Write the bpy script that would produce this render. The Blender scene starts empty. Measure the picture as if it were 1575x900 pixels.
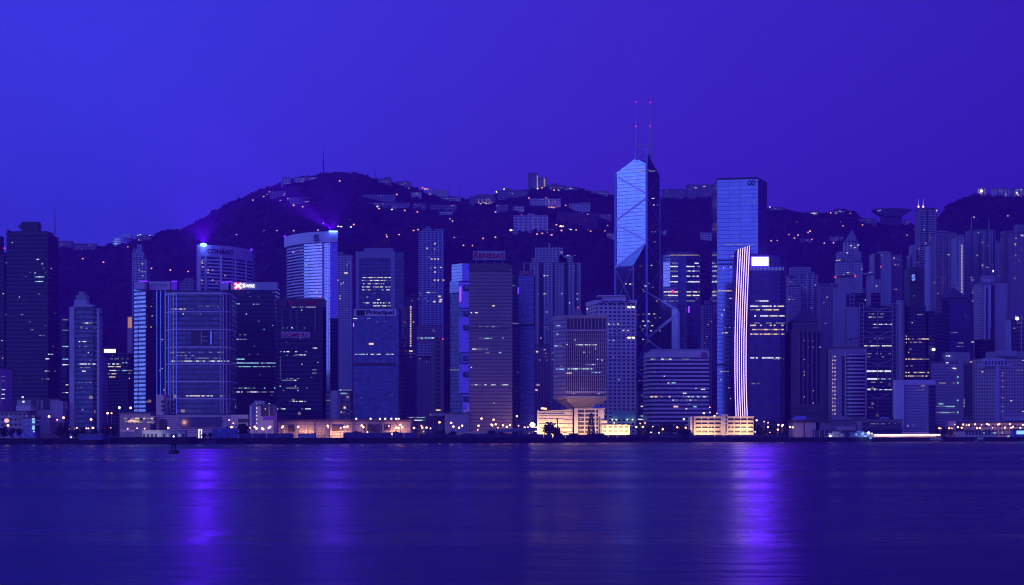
import bpy, math, random
import numpy as np
from mathutils import Vector
C = bpy.context.scene.collection
SC = bpy.context.scene
RND = random.Random(7)
# ---------------------------------------------------------------- camera
F, PX0, PY0, H = 2222.0, 787.5, 667.0, 7.0      # focal length in photo pixels, principal column, horizon row, eye height
cam_d = bpy.data.cameras.new('camera'); cam = bpy.data.objects.new('camera', cam_d); C.objects.link(cam)
cam.location = (0, 0, H); cam.rotation_euler = (math.pi / 2, 0, 0)
cam_d.sensor_width = 36.0; cam_d.lens = 36.0 * F / 1575.0
cam_d.shift_y = (PY0 - 450.0) / 1575.0
cam_d.clip_start = 0.5; cam_d.clip_end = 20000
SC.camera = cam
# ---------------------------------------------------------------- view, sampling
SC.view_settings.view_transform = 'Standard'; SC.view_settings.look = 'None'
SC.view_settings.exposure = 0.0; SC.view_settings.gamma = 1.0; SC.view_settings.use_curve_mapping = False
cy = SC.cycles
cy.use_denoising = True; cy.filter_width = 1.05; cy.max_bounces = 6; cy.diffuse_bounces = 2; cy.glossy_bounces = 3
cy.volume_bounces = 0; cy.transparent_max_bounces = 4; cy.sample_clamp_indirect = 4.0
cy.caustics_reflective = False; cy.caustics_refractive = False
# ---------------------------------------------------------------- dusk sky
SUN_EL, SUN_AZ = math.radians(1.0), math.radians(-115.0)   # glow low on the left, a little behind the camera
world = bpy.data.worlds.new('World'); SC.world = world; world.use_nodes = True
wn, wl = world.node_tree.nodes, world.node_tree.links
wn.clear()
def wnode(t, **k):
    n = wn.new(t)
    for a, v in k.items(): setattr(n, a, v)
    return n
wo = wnode('ShaderNodeOutputWorld'); bg = wnode('ShaderNodeBackground')
sky = wnode('ShaderNodeTexSky', sky_type='NISHITA', sun_disc=False)
sky.sun_elevation = SUN_EL; sky.sun_rotation = SUN_AZ; sky.air_density = 1.0; sky.dust_density = 1.5; sky.ozone_density = 3.0
tc = wnode('ShaderNodeTexCoord')
GLOW = Vector((-0.86, -0.49, 0.10)).normalized()
dp = wnode('ShaderNodeVectorMath', operation='DOT_PRODUCT'); wl.new(tc.outputs['Generated'], dp.inputs[0]); dp.inputs[1].default_value = GLOW
mr = wnode('ShaderNodeMapRange'); mr.inputs[1].default_value = -1; mr.inputs[2].default_value = 1; wl.new(dp.outputs['Value'], mr.inputs[0])
def lin(r, g, b):
    f = lambda c: ((c / 255 + 0.055) / 1.055) ** 2.4 if c > 10 else c / 255 / 12.92
    return (f(r), f(g), f(b), 1.0)
cr = wnode('ShaderNodeValToRGB'); wl.new(mr.outputs[0], cr.inputs[0])
stops = [(0.09, (0.036, 0.014, 0.45, 1)), (0.24, (0.062, 0.030, 0.70, 1)), (0.40, (0.047, 0.060, 0.92, 1)), (0.60, (0.08, 0.055, 1.0, 1)),
         (0.80, (0.10, 0.14, 1.1, 1)), (0.97, (0.26, 0.48, 1.7, 1))]
el = cr.color_ramp.elements
while len(el) < len(stops): el.new(0.5)
for e, (p, c) in zip(el, stops): e.position = p; e.color = c
sx = wnode('ShaderNodeSeparateXYZ'); wl.new(tc.outputs['Generated'], sx.inputs[0])
vr = wnode('ShaderNodeMapRange'); wl.new(sx.outputs['Z'], vr.inputs[0])     # a little darker towards the zenith
vr.inputs[1].default_value = 0.15; vr.inputs[2].default_value = 0.85; vr.inputs[3].default_value = 1.0; vr.inputs[4].default_value = 0.5
hb = wnode('ShaderNodeMapRange'); wl.new(sx.outputs['Z'], hb.inputs[0])
hb.inputs[1].default_value = -0.06; hb.inputs[2].default_value = 0.0; hb.inputs[3].default_value = 0.12; hb.inputs[4].default_value = 1.0
mm = wnode('ShaderNodeMath', operation='MULTIPLY'); wl.new(vr.outputs[0], mm.inputs[0]); wl.new(hb.outputs[0], mm.inputs[1])
vm = wnode('ShaderNodeVectorMath', operation='SCALE'); wl.new(cr.outputs[0], vm.inputs[0]); wl.new(mm.outputs[0], vm.inputs['Scale'])
tn = wnode('ShaderNodeVectorMath', operation='MULTIPLY'); wl.new(sky.outputs[0], tn.inputs[0]); tn.inputs[1].default_value = (0.0008, 0.0006, 0.012)
ad = wnode('ShaderNodeVectorMath', operation='ADD'); wl.new(vm.outputs[0], ad.inputs[0]); wl.new(tn.outputs[0], ad.inputs[1])
wl.new(ad.outputs[0], bg.inputs[0]); bg.inputs[1].default_value = 1.12; wl.new(bg.outputs[0], wo.inputs[0])
sun_d = bpy.data.lights.new('sun', 'SUN'); sun_d.energy = 0.25; sun_d.color = (0.22, 0.10, 1.0); sun_d.angle = math.radians(30)
sun = bpy.data.objects.new('sun', sun_d); C.objects.link(sun)
sun.rotation_euler = (-Vector((-0.80, -0.52, 0.30))).to_track_quat('-Z', 'Y').to_euler()

# ---------------------------------------------------------------- helpers
def X(px, Y): return (px - PX0) * Y / F
def Z(py, Y): return H + (PY0 - py) * Y / F
class MB:
    """collects shapes and links them as one mesh"""
    def __init__(s): s.v, s.f, s.uv = [], [], []
    def face(s, pts, uvs=None):
        b = len(s.v); s.v += [tuple(p) for p in pts]; s.f.append(tuple(range(b, b + len(pts))))
        if uvs is None:
            a, c, d = Vector(pts[0]), Vector(pts[1]), Vector(pts[-1])
            n = (c - a).cross(d - a)
            if n.length > 0: n.normalize()
            if abs(n.z) > 0.8: uvs = [(p[0], p[1]) for p in pts]
            else:
                t = Vector((-n.y, n.x, 0)); t = t.normalized() if t.length > 1e-6 else Vector((1, 0, 0))
                uvs = [(t.x * p[0] + t.y * p[1], p[2]) for p in pts]
        s.uv += list(uvs)
    def box(s, x0, x1, y0, y1, z0, z1):
        s.prism([(x0, y0), (x1, y0), (x1, y1), (x0, y1)], z0, z1); return s
    def prism(s, pts, z0, z1, top=True, bottom=False):
        """pts counter-clockwise seen from above; z0, z1 numbers or one value per point"""
        n = len(pts); a = z0 if hasattr(z0, '__len__') else [z0] * n; b = z1 if hasattr(z1, '__len__') else [z1] * n
        u = 0.0
        for i in range(n):
            j = (i + 1) % n; p, q = pts[i], pts[j]; L = math.hypot(q[0] - p[0], q[1] - p[1])
            s.face([(p[0], p[1], a[i]), (q[0], q[1], a[j]), (q[0], q[1], b[j]), (p[0], p[1], b[i])],
                   [(u, a[i]), (u + L, a[j]), (u + L, b[j]), (u, b[i])])
            u += L
        if top: s.face([(p[0], p[1], b[i]) for i, p in enumerate(pts)])
        if bottom: s.face([(p[0], p[1], a[i]) for i, p in reversed(list(enumerate(pts)))])
        return s
    def tube(s, p, q, r, r2=None, n=6):
        p, q = Vector(p), Vector(q); d = (q - p).normalized(); r2 = r if r2 is None else r2
        a = d.orthogonal().normalized(); b = d.cross(a)
        P = [p + (a * math.cos(2 * math.pi * i / n) + b * math.sin(2 * math.pi * i / n)) * r for i in range(n)]
        Q = [q + (a * math.cos(2 * math.pi * i / n) + b * math.sin(2 * math.pi * i / n)) * r2 for i in range(n)]
        for i in range(n):
            j = (i + 1) % n; s.face([P[i], P[j], Q[j], Q[i]])
        s.face(list(reversed(P))); s.face(Q); return s
    def bar(s, p, q, w):
        return s.tube(p, q, w * 0.7, n=4)
    def cone(s, pts, z0, apex):
        n = len(pts)
        for i in range(n):
            p, q = pts[i], pts[(i + 1) % n]; s.face([(p[0], p[1], z0), (q[0], q[1], z0), apex])
        return s
    def ball(s, c, r, rz=None, seg=10, rings=6):
        rz = rz or r
        for i in range(rings):
            a, b = -math.pi / 2 + math.pi * i / rings, -math.pi / 2 + math.pi * (i + 1) / rings
            for j in range(seg):
                t, w = 2 * math.pi * j / seg, 2 * math.pi * (j + 1) / seg
                P = lambda e, h: (c[0] + r * math.cos(e) * math.cos(h), c[1] + r * math.cos(e) * math.sin(h), c[2] + rz * math.sin(e))
                if i == 0: s.face([P(a, t), P(b, w), P(b, t)])
                elif i == rings - 1: s.face([P(a, t), P(a, w), P(b, t)])
                else: s.face([P(a, t), P(a, w), P(b, w), P(b, t)])
        return s
    def mesh(s, name, mat, org=(0, 0, 0)):
        me = bpy.data.meshes.new(name)
        me.from_pydata([(v[0] - org[0], v[1] - org[1], v[2] - org[2]) for v in s.v], [], s.f)
        uvl = me.uv_layers.new(name='UVMap'); uvl.data.foreach_set('uv', [c for u in s.uv for c in u])
        for m in (mat if isinstance(mat, (list, tuple)) else [mat]): me.materials.append(m)
        me.validate(); return me
    def build(s, name, mat, parent=None, org=None):
        if org is None: org = tuple(parent['_org']) if parent is not None else (0, 0, 0)
        o = bpy.data.objects.new(name, s.mesh(name, mat, org)); C.objects.link(o)
        if parent is not None: o.parent = parent; o['_org'] = org
        elif any(org): o.location = org
        return o
def tag(o, label=None, cat=None, group=None, kind=None):
    for k, v in (('label', label), ('category', cat), ('group', group), ('kind', kind)):
        if v: o[k] = v
    return o
def thing(name, label, cat, loc, group=None):
    o = bpy.data.objects.new(name, None); C.objects.link(o); o.location = loc; o.empty_display_size = 1
    o['_org'] = tuple(loc); return tag(o, label, cat, group)

# ---------------------------------------------------------------- materials
MATS = {}
def mat(name, col, rough=0.7, metal=0.0, emit=None, es=0.0, noise=0.0, nscale=0.05, sample=True):
    if name in MATS: return MATS[name]
    m = bpy.data.materials.new(name); m.use_nodes = True; MATS[name] = m
    n, l = m.node_tree.nodes, m.node_tree.links; p = n['Principled BSDF']
    p.inputs['Base Color'].default_value = (*col, 1); p.inputs['Roughness'].default_value = rough; p.inputs['Metallic'].default_value = metal
    if emit:
        p.inputs['Emission Color'].default_value = (*emit, 1); p.inputs['Emission Strength'].default_value = es
        if not sample: m.cycles.emission_sampling = 'NONE'
    if noise:
        t = n.new('ShaderNodeTexCoord'); nz = n.new('ShaderNodeTexNoise'); nz.inputs['Scale'].default_value = nscale; nz.inputs['Detail'].default_value = 5
        l.new(t.outputs['Object'], nz.inputs['Vector'])
        mp = n.new('ShaderNodeMapRange'); mp.inputs[1].default_value = 0.3; mp.inputs[2].default_value = 0.7
        mp.inputs[3].default_value = 1 - noise; mp.inputs[4].default_value = 1 + noise; l.new(nz.outputs['Fac'], mp.inputs[0])
        s = n.new('ShaderNodeVectorMath'); s.operation = 'SCALE'; s.inputs[0].default_value = col; l.new(mp.outputs[0], s.inputs['Scale'])
        l.new(s.outputs[0], p.inputs['Base Color'])
    return m
def facade(name, wall, glass, fh, bw, wh, ww, metal=0.0, rough=0.12, lit=0.02, es=0.5, wr=0.75, warm=0.4, every=0, wavy=0.0, wmetal=0.0, gvar=0.45):
    """storeys and bays: glass rectangles wh x ww of a cell fh x bw, walls between; a few rooms with the light on"""
    if name in MATS: return MATS[name]
    m = bpy.data.materials.new(name); m.use_nodes = True; MATS[name] = m; m.cycles.emission_sampling = 'NONE'
    n, l = m.node_tree.nodes, m.node_tree.links; p = n['Principled BSDF']
    def M(op, a, b=None, c=None):
        q = n.new('ShaderNodeMath'); q.operation = op
        for i, v in enumerate((a, b, c)):
            if v is None: continue
            if isinstance(v, (int, float)): q.inputs[i].default_value = v
            else: l.new(v, q.inputs[i])
        return q.outputs[0]
    uv = n.new('ShaderNodeUVMap'); uv.uv_map = 'UVMap'; sp = n.new('ShaderNodeSeparateXYZ'); l.new(uv.outputs[0], sp.inputs[0])
    U, V = M('DIVIDE', sp.outputs[0], bw), M('DIVIDE', sp.outputs[1], fh)
    fu, fv = M('FRACT', U), M('FRACT', V); iu, iv = M('FLOOR', U), M('FLOOR', V)
    win = M('MULTIPLY', M('LESS_THAN', M('ABSOLUTE', M('SUBTRACT', fu, 0.5)), ww / 2), M('LESS_THAN', M('ABSOLUTE', M('SUBTRACT', fv, 0.5)), wh / 2))
    if every:
        k = M('FRACT', M('DIVIDE', iv, every)); win = M('MULTIPLY', win, M('GREATER_THAN', k, 0.5 / every))
    cell = n.new('ShaderNodeCombineXYZ'); l.new(iu, cell.inputs[0]); l.new(iv, cell.inputs[1])
    wn1 = n.new('ShaderNodeTexWhiteNoise'); wn1.noise_dimensions = '3D'; l.new(cell.outputs[0], wn1.inputs['Vector'])
    wn2 = n.new('ShaderNodeTexWhiteNoise'); wn2.noise_dimensions = '1D'; l.new(iv, wn2.inputs['W'])
    oi = n.new('ShaderNodeObjectInfo')
    thr = M('MULTIPLY', M('POWER', wn2.outputs['Value'], 4.0), lit * 1.5)
    on = M('MULTIPLY', M('LESS_THAN', wn1.outputs['Value'], thr), win)
    sc = n.new('ShaderNodeSeparateXYZ'); l.new(wn1.outputs['Color'], sc.inputs[0])
    # pane to pane and wall weathering variation
    nz = n.new('ShaderNodeTexNoise'); nz.inputs['Scale'].default_value = 0.06; nz.inputs['Detail'].default_value = 4
    st = n.new('ShaderNodeVectorMath'); st.operation = 'MULTIPLY'; st.inputs[1].default_value = (1, 0.25, 1); l.new(uv.outputs[0], st.inputs[0]); l.new(st.outputs[0], nz.inputs['Vector'])
    wv = M('ADD', M('MULTIPLY', nz.outputs['Fac'], 0.5), 0.75)
    gv = M('ADD', M('MULTIPLY', sc.outputs[1], gvar), 1.0 - gvar * 0.55)
    def S(col, f):
        s = n.new('ShaderNodeVectorMath'); s.operation = 'SCALE'; s.inputs[0].default_value = col; l.new(f, s.inputs['Scale']); return s.outputs[0]
    mx = n.new('ShaderNodeMix'); mx.data_type = 'RGBA'; l.new(win, mx.inputs['Factor']); l.new(S(wall, wv), mx.inputs['A']); l.new(S(glass, gv), mx.inputs['B'])
    l.new(mx.outputs['Result'], p.inputs['Base Color'])
    l.new(M('ADD', M('MULTIPLY', win, rough - wr), wr), p.inputs['Roughness'])
    l.new(M('ADD', M('MULTIPLY', win, metal - wmetal), wmetal), p.inputs['Metallic'])
    ec = n.new('ShaderNodeMix'); ec.data_type = 'RGBA'; l.new(M('LESS_THAN', sc.outputs[0], warm), ec.inputs['Factor'])
    ec.inputs['A'].default_value = (0.75, 0.88, 1, 1); ec.inputs['B'].default_value = (1, 0.66, 0.42, 1)
    l.new(ec.outputs['Result'], p.inputs['Emission Color'])
    l.new(M('MULTIPLY', on, M('MULTIPLY', sc.outputs[2], es * 0.9)), p.inputs['Emission Strength'])
    if wavy:
        bp = n.new('ShaderNodeBump'); bp.inputs['Strength'].default_value = wavy; bp.inputs['Distance'].default_value = 1.0
        n2 = n.new('ShaderNodeTexNoise'); n2.inputs['Scale'].default_value = 0.22; n2.inputs['Detail'].default_value = 2; l.new(uv.outputs[0], n2.inputs['Vector'])
        l.new(n2.outputs['Fac'], bp.inputs['Height']); l.new(bp.outputs[0], p.inputs['Normal'])
    return m
CONC = mat('concrete', (0.55, 0.47, 0.44), 0.85, noise=0.12)
PALE = mat('pale_render', (0.86, 0.74, 0.68), 0.8, noise=0.10)
DARKC = mat('dark_cladding', (0.10, 0.09, 0.10), 0.6, noise=0.15)
STEEL = mat('grey_steel', (0.35, 0.33, 0.36), 0.45, 0.6)
WSTEEL = mat('white_painted_steel', (0.72, 0.70, 0.72), 0.4)
BLACK = mat('blackened_steel', (0.03, 0.03, 0.035), 0.6)
ROOFM = mat('roof_felt', (0.16, 0.15, 0.16), 0.9, noise=0.2)
LITC = {'w': ((0.86, 0.92, 1.0), 1.25), 'y': ((1.0, 0.74, 0.42), 1.15), 'c': ((0.38, 0.85, 0.95), 0.9), 'p': ((1.0, 0.55, 0.5), 1.3), 'd': ((0.72, 0.80, 0.95), 0.26), 'k': ((1.0, 0.62, 0.5), 0.4),
        'b': ((0.30, 0.55, 1.0), 1.3), 'v': ((0.30, 0.08, 1.0), 4.0), 'r': ((1.0, 0.03, 0.10), 3.0), 'm': ((0.9, 0.55, 1.0), 2.5), 'B': ((1.0, 0.95, 0.95), 5.0)}
LITM = {k: mat('lit_room_' + k, (0.05, 0.05, 0.05), 0.4, emit=c, es=e, sample=False) for k, (c, e) in LITC.items()}
UNIT = {}
def unit(k):
    if k not in UNIT: UNIT[k] = MB().box(-0.5, 0.5, -0.5, 0.5, -0.5, 0.5).mesh('lit_window', LITM[k])
    return UNIT[k]
def lamp_mat(name, col, es, sample=True): return mat(name, (0.1, 0.1, 0.1), 0.4, emit=col, es=es, sample=sample)

class Bld:
    def __init__(s, name, label, cat, Y, px, base=3.5, group=None):
        s.Y, s.base, s.nl = Y, base, 0
        s.o = thing(name, label, cat, (X(px, Y), Y, base), group); s.fh, s.bw = 3.6, 3.0; s.xl = s.xr = None; s.chain = None
    def mb(s, name, mb, m, parent=None): return mb.build(name, m, parent or s.o)
    def rect(s, px0, px1, Y, depth):
        xl = X(px0, Y) if px0 < PX0 else X(px0, Y + depth)
        xr = X(px1, Y + depth) if px1 < PX0 else X(px1, Y)
        return (xl, xr) if xr > xl + 0.3 else (X(px0, Y), X(px1, Y))
    def box(s, name, px0, px1, pt, pb, m, dy=0.0, depth=20.0, parent=None):
        Y = s.Y + dy; xl, xr = s.rect(px0, px1, Y, depth)
        zb = s.base if pb is None else Z(pb, Y)
        return s.mb(name, MB().box(xl, xr, Y, Y + depth, zb, Z(pt, Y)), m, parent)
    def yat(s, px):
        if not s.chain: return s.Y
        c = s.chain
        for (a, ya), (b, yb) in zip(c, c[1:]):
            if a <= px <= b:
                t = (px - a) / max(b - a, 1e-6); return ya + (yb - ya) * t
        return c[0][1] if px < c[0][0] else c[-1][1]
    def win(s, px0, px1, py, hp, k, dy=-0.12):
        """one lit window between two columns, hp rows high"""
        if s.nl >= 100: return
        Y = s.yat((px0 + px1) / 2) + dy; o = bpy.data.objects.new('lit_window', unit(k)); C.objects.link(o); o.parent = s.o
        g = s.o['_org']; ya, yb = s.yat(px0), s.yat(px1)
        o.location = (X((px0 + px1) / 2, Y) - g[0], Y - g[1], Z(py, Y) - g[2]); o.scale = ((px1 - px0) * Y / F, 0.3, hp * Y / F)
        if abs(yb - ya) > 0.2:
            o.rotation_euler = (0, 0, math.atan2(yb - ya, X(px1, yb) - X(px0, ya))); o.scale[0] = math.hypot(yb - ya, X(px1, yb) - X(px0, ya))
        s.nl += 1
    def row(s, py, px0, px1, k, frac=0.8, bw=2.2, hp=2.0):
        """a lit storey: runs of neighbouring rooms"""
        x = px0
        while x < px1 - 0.5:
            n = RND.choice((1, 1, 1, 2))
            e = min(px1, x + n * bw)
            if RND.random() < frac: s.win(x + 0.15, e - 0.25, py, hp * RND.uniform(0.6, 0.85), RND.choice(k) if RND.random() < .8 else 'd')
            x = e
        return s
    def dots(s, k, *pts, w=1.5, hp=1.3):
        for (a, b) in pts: s.win(a - w / 2, a + w / 2, b, hp, RND.choice(k))
        return s
    def scatter(s, n, px0, px1, py0, py1, k, w=1.5, hp=1.2):
        fp = s.fh * F / s.Y
        for _ in range(int(n * 0.5 + .5)):
            x = RND.uniform(px0, px1 - w); y = py0 + fp * int(RND.uniform(0, (py1 - py0) / fp)); s.win(x, x + RND.choice((1, 1, 1.7)) * w, y, hp, RND.choice(k))
        return s
    def sign(s, px0, px1, pt, pb, m, dy=-0.6, depth=0.5, name='sign'):
        return s.box(name, px0, px1, pt, pb, m, dy=dy, depth=depth)
    def text(s, txt, px0, px1, pt, pb, m, parent=None, dy=-0.9, shear=0.0, rz=0.0, name='lettering', bold=0.0, sp=1.0):
        Y = s.Y + dy; cu = bpy.data.curves.new(name, 'FONT'); cu.body = txt; cu.extrude = 0.12; cu.shear = shear; cu.offset = bold; cu.space_character = sp
        cu.size = 1.0; cu.materials.append(m); o = bpy.data.objects.new(name, cu); C.objects.link(o)
        bpy.context.view_layer.update()
        bb = [Vector(c) for c in o.bound_box]; x0, x1 = min(b.x for b in bb), max(b.x for b in bb); y0, y1 = min(b.y for b in bb), max(b.y for b in bb)
        w, h = X(px1, Y) - X(px0, Y), (pb - pt) * Y / F; kx, ky = w / (x1 - x0), h / (y1 - y0)
        me = bpy.data.meshes.new_from_object(o.evaluated_get(bpy.context.evaluated_depsgraph_get())); bpy.data.objects.remove(o); me.name = name
        o = bpy.data.objects.new(name, me); C.objects.link(o)
        g = s.o['_org']; o.parent = parent or s.o; o.rotation_euler = (math.pi / 2, 0, rz); o.scale = (kx, ky, 1)
        o.location = (X(px0, Y) - x0 * kx - g[0], Y - g[1], Z(pb, Y) - y0 * ky - g[2]); return o
def tower(name, label, px0, px1, top, Y, m, depth=26, base=3.5, cat='tower', group=None, crown=(), roof=ROOFM, bot=None, chain=None, fh=3.6, bays=3.0, roofname='roof'):
    b = Bld(name, label, cat, Y, (px0 + px1) / 2, base, group); b.fh, b.bw = fh, bays; z1 = Z(top, Y); z0 = base if bot is None else Z(bot, Y)
    if chain:                                     # front outline: (photo column, metres behind Y)
        b.chain = [(p, Y + d) for p, d in chain]
        pts = [(X(p, Y + d), Y + d) for p, d in chain]
        yb = Y + depth + max(d for p, d in chain); pts += [(pts[-1][0] * 0.97 + pts[0][0] * 0.03, yb), (pts[0][0] * 0.97 + pts[-1][0] * 0.03, yb)]
        xl, xr = pts[0][0], pts[-1][0]
        cx, cyy = sum(p[0] for p in pts) / len(pts), sum(p[1] for p in pts) / len(pts)
        slab = [(cx + (x - cx) * 1.012, cyy + (y - cyy) * 1.012) for x, y in pts]
    else:
        xl, xr = b.rect(px0, px1, Y, depth); pts = [(xl, Y), (xr, Y), (xr, Y + depth), (xl, Y + depth)]
        slab = [(xl - 0.35, Y - 0.35), (xr + 0.35, Y - 0.35), (xr + 0.35, Y + depth + 0.35), (xl - 0.35, Y + depth + 0.35)]
    b.pts = pts
    b.mb('wall', MB().prism(pts, z0, z1 - 1.1), m); b.mb(roofname, MB().prism(slab, z1 - 1.1, z1, bottom=True), roof)
    for c in crown:
        p0, p1, t = c[:3]; mm_ = c[3] if len(c) > 3 and c[3] else m; nm = c[4] if len(c) > 4 else 'roof_house'
        zb = c[5] if len(c) > 5 else None
        Yc = Y + depth * 0.3; xa, xb = X(p0, Yc), X(p1, Yc)
        b.mb(nm, MB().box(xa, xb, Yc, Y + depth * 0.75, z1 if zb is None else Z(zb, Yc), Z(t, Yc)), mm_)
    if name.startswith('apartment') and px1 - px0 > 12:      # a few flats with the light on
        b.scatter(14, px0 + 2, px1 - 3, top + 8, min(top + 110, 560), 'kydk', 1.3, 1.2)
    return b
# ================================================================ land and water
RIDGE = [(-700, 395), (0, 392), (60, 386), (100, 381), (150, 382), (172, 378), (205, 370), (235, 366), (247, 357), (282, 354), (305, 341), (330, 326), (360, 310), (385, 299),
         (410, 289), (432, 282), (450, 277), (472, 273), (500, 266), (545, 267), (565, 272), (600, 283), (640, 290), (655, 298), (700, 306), (735, 309), (765, 302), (800, 294),
         (842, 290), (880, 291), (915, 296), (946, 301), (1000, 304), (1055, 305), (1100, 307), (1180, 321), (1205, 322), (1250, 331), (1275, 327), (1300, 324), (1316, 328), (1320, 336),
         (1345, 344), (1400, 346), (1440, 349), (1447, 330), (1460, 317), (1480, 307), (1500, 301), (1540, 302), (1600, 304), (1800, 310), (2400, 330)]
RX, RY = zip(*RIDGE)
YB, YR, YE = 1820.0, 3100.0, 4300.0
_rs = np.random.RandomState(3); _lat = _rs.rand(64, 64)
def vnoise(x, y):
    x, y = np.asarray(x, float), np.asarray(y, float); i, j = np.floor(x).astype(int), np.floor(y).astype(int); u, v = x - i, y - j
    u, v = u * u * (3 - 2 * u), v * v * (3 - 2 * v); L = lambda a, b: _lat[a % 64, b % 64]
    return (L(i, j) * (1 - u) + L(i + 1, j) * u) * (1 - v) + (L(i, j + 1) * (1 - u) + L(i + 1, j + 1) * u) * v - 0.5
def land(px, Y):
    """height of the hillside on the sight line of a photo column, at distance Y"""
    px, Y = np.asarray(px, float), np.asarray(Y, float); x = (px - PX0) * Y / F
    zr = H + (PY0 - np.interp(px, RX, RY)) * YR / F
    t = np.clip((Y - YB) / (YR - YB), 0, 1); d = np.clip((Y - YR) / (YE - YR), 0, 1)
    n = vnoise(x / 330 + 5, Y / 330) * 1.0 + vnoise(x / 140, Y / 140 + 9) * 0.5 + vnoise(x / 60, Y / 60) * 0.22
    z = 3.5 + (zr - 3.5) * (0.86 * t + 0.14 * t * t) + n * 90 * 4 * t * (1 - t)
    return z * (1 - 0.75 * d * d) + vnoise(x / 25, Y / 25) * 4 * np.minimum(t * 6, 1)
_YY = np.linspace(YB, YR, 420)
def locate(px, py):
    """nearest point of the hillside that shows at this photo pixel"""
    z = land(px, _YY); e = PY0 - (z - H) * F / _YY
    k = np.argmax(e <= py) if (e <= py).any() else int(np.argmin(e))
    return float(_YY[k]), float(z[k])
SHORE = [(-900, 900), (0, 948), (410, 1010), (700, 1060), (1000, 1170), (1575, 1285), (2500, 1400)]
def shore(px): return np.interp(px, [a for a, b in SHORE], [b for a, b in SHORE])
def grid(name, cols, rows_of, zf, m, kind='structure'):
    P = np.array(cols, float); R = [rows_of(p) for p in P]; n = len(R[0])
    vs = [];
    for p, r in zip(P, R):
        z = zf(p, np.array(r)); vs += [((p - PX0) * y / F, y, float(zz)) for y, zz in zip(r, z)]
    fs = [(i * n + j, (i + 1) * n + j, (i + 1) * n + j + 1, i * n + j + 1) for i in range(len(P) - 1) for j in range(n - 1)]
    me = bpy.data.meshes.new(name); me.from_pydata(vs, [], fs); me.materials.append(m)
    me.polygons.foreach_set('use_smooth', [True] * len(me.polygons))
    o = bpy.data.objects.new(name, me); C.objects.link(o); return tag(o, kind=kind)
# hillside soil and undergrowth
hm = bpy.data.materials.new('hillside_scrub'); hm.use_nodes = True
n, l = hm.node_tree.nodes, hm.node_tree.links; p = n['Principled BSDF']; p.inputs['Roughness'].default_value = 0.95; p.inputs['Specular IOR Level'].default_value = 0.1
t = n.new('ShaderNodeTexCoord'); a = n.new('ShaderNodeTexNoise'); a.inputs['Scale'].default_value = 0.03; a.inputs['Detail'].default_value = 8; l.new(t.outputs['Object'], a.inputs['Vector'])
r = n.new('ShaderNodeValToRGB'); l.new(a.outputs['Fac'], r.inputs[0]); r.color_ramp.elements[0].position = 0.35; r.color_ramp.elements[1].position = 0.7
r.color_ramp.elements[0].color = (0.02, 0.018, 0.02, 1); r.color_ramp.elements[1].color = (0.055, 0.045, 0.045, 1); l.new(r.outputs[0], p.inputs['Base Color'])
grid('hillside', range(-700, 2300, 6), lambda p: list(np.concatenate([np.linspace(YB - 20, YR, 70), np.linspace(YR + 60, YE, 10)])), land, hm)
city = mat('city_paving', (0.17, 0.165, 0.16), 0.85, noise=0.3, nscale=0.02)
grid('city_ground', range(-900, 2501, 50), lambda p: list(np.linspace(float(shore(p)), YB + 40, 12)), lambda p, r: np.full(len(r), 3.5), city)
# sea wall
sw = MB(); pts = [(X(a, b), b) for a, b in SHORE]
for (x0, y0), (x1, y1) in zip(pts, pts[1:]):
    sw.face([(x0, y0 - 0.01, -2), (x1, y1 - 0.01, -2), (x1, y1 - 0.01, 3.9), (x0, y0 - 0.01, 3.9)])
    sw.face([(x0, y0 - 0.01, 3.9), (x1, y1 - 0.01, 3.9), (x1, y1 + 1.2, 3.9), (x0, y0 + 1.2, 3.9)])
    sw.face([(x1, y1 + 1.2, 3.4), (x0, y0 + 1.2, 3.4), (x0, y0 + 1.2, 3.9), (x1, y1 + 1.2, 3.9)])
tag(sw.build('sea_wall', mat('seawall_stone', (0.06, 0.055, 0.06), 0.9, noise=0.3, nscale=0.2)), kind='structure')
# harbour water
wm = bpy.data.materials.new('harbour_water'); wm.use_nodes = True
n, l = wm.node_tree.nodes, wm.node_tree.links; p = n['Principled BSDF']
p.inputs['Base Color'].default_value = (0.006, 0.0, 0.085, 1); p.inputs['IOR'].default_value = 1.33; p.inputs['Specular IOR Level'].default_value = 0.5; p.inputs['Specular Tint'].default_value = (0.85, 0.62, 1.0, 1)
t = n.new('ShaderNodeTexCoord')
def wave(sx_, sy_, det, dist):
    mp = n.new('ShaderNodeMapping'); mp.inputs['Scale'].default_value = (sx_, sy_, 1); l.new(t.outputs['Object'], mp.inputs[0])
    q = n.new('ShaderNodeTexNoise'); q.inputs['Scale'].default_value = 1; q.inputs['Detail'].default_value = det; l.new(mp.outputs[0], q.inputs['Vector'])
    return q.outputs['Fac']
rr = n.new('ShaderNodeMapRange'); rr.inputs[1].default_value = 0.33; rr.inputs[2].default_value = 0.67; rr.inputs[3].default_value = 0.17; rr.inputs[4].default_value = 0.37
l.new(wave(0.002, 0.022, 4, 0), rr.inputs[0]); l.new(rr.outputs[0], p.inputs['Roughness'])
b1 = n.new('ShaderNodeBump'); b1.inputs['Strength'].default_value = 0.55; b1.inputs['Distance'].default_value = 0.6; l.new(wave(0.10, 0.32, 6, 0), b1.inputs['Height'])
l.new(b1.outputs[0], p.inputs['Normal'])
w = MB(); w.face([(-2600, -600, 0), (2600, -600, 0), (2600, 1500, 0), (-2600, 1500, 0)])
tag(w.build('harbour_water', wm), kind='structure')
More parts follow.
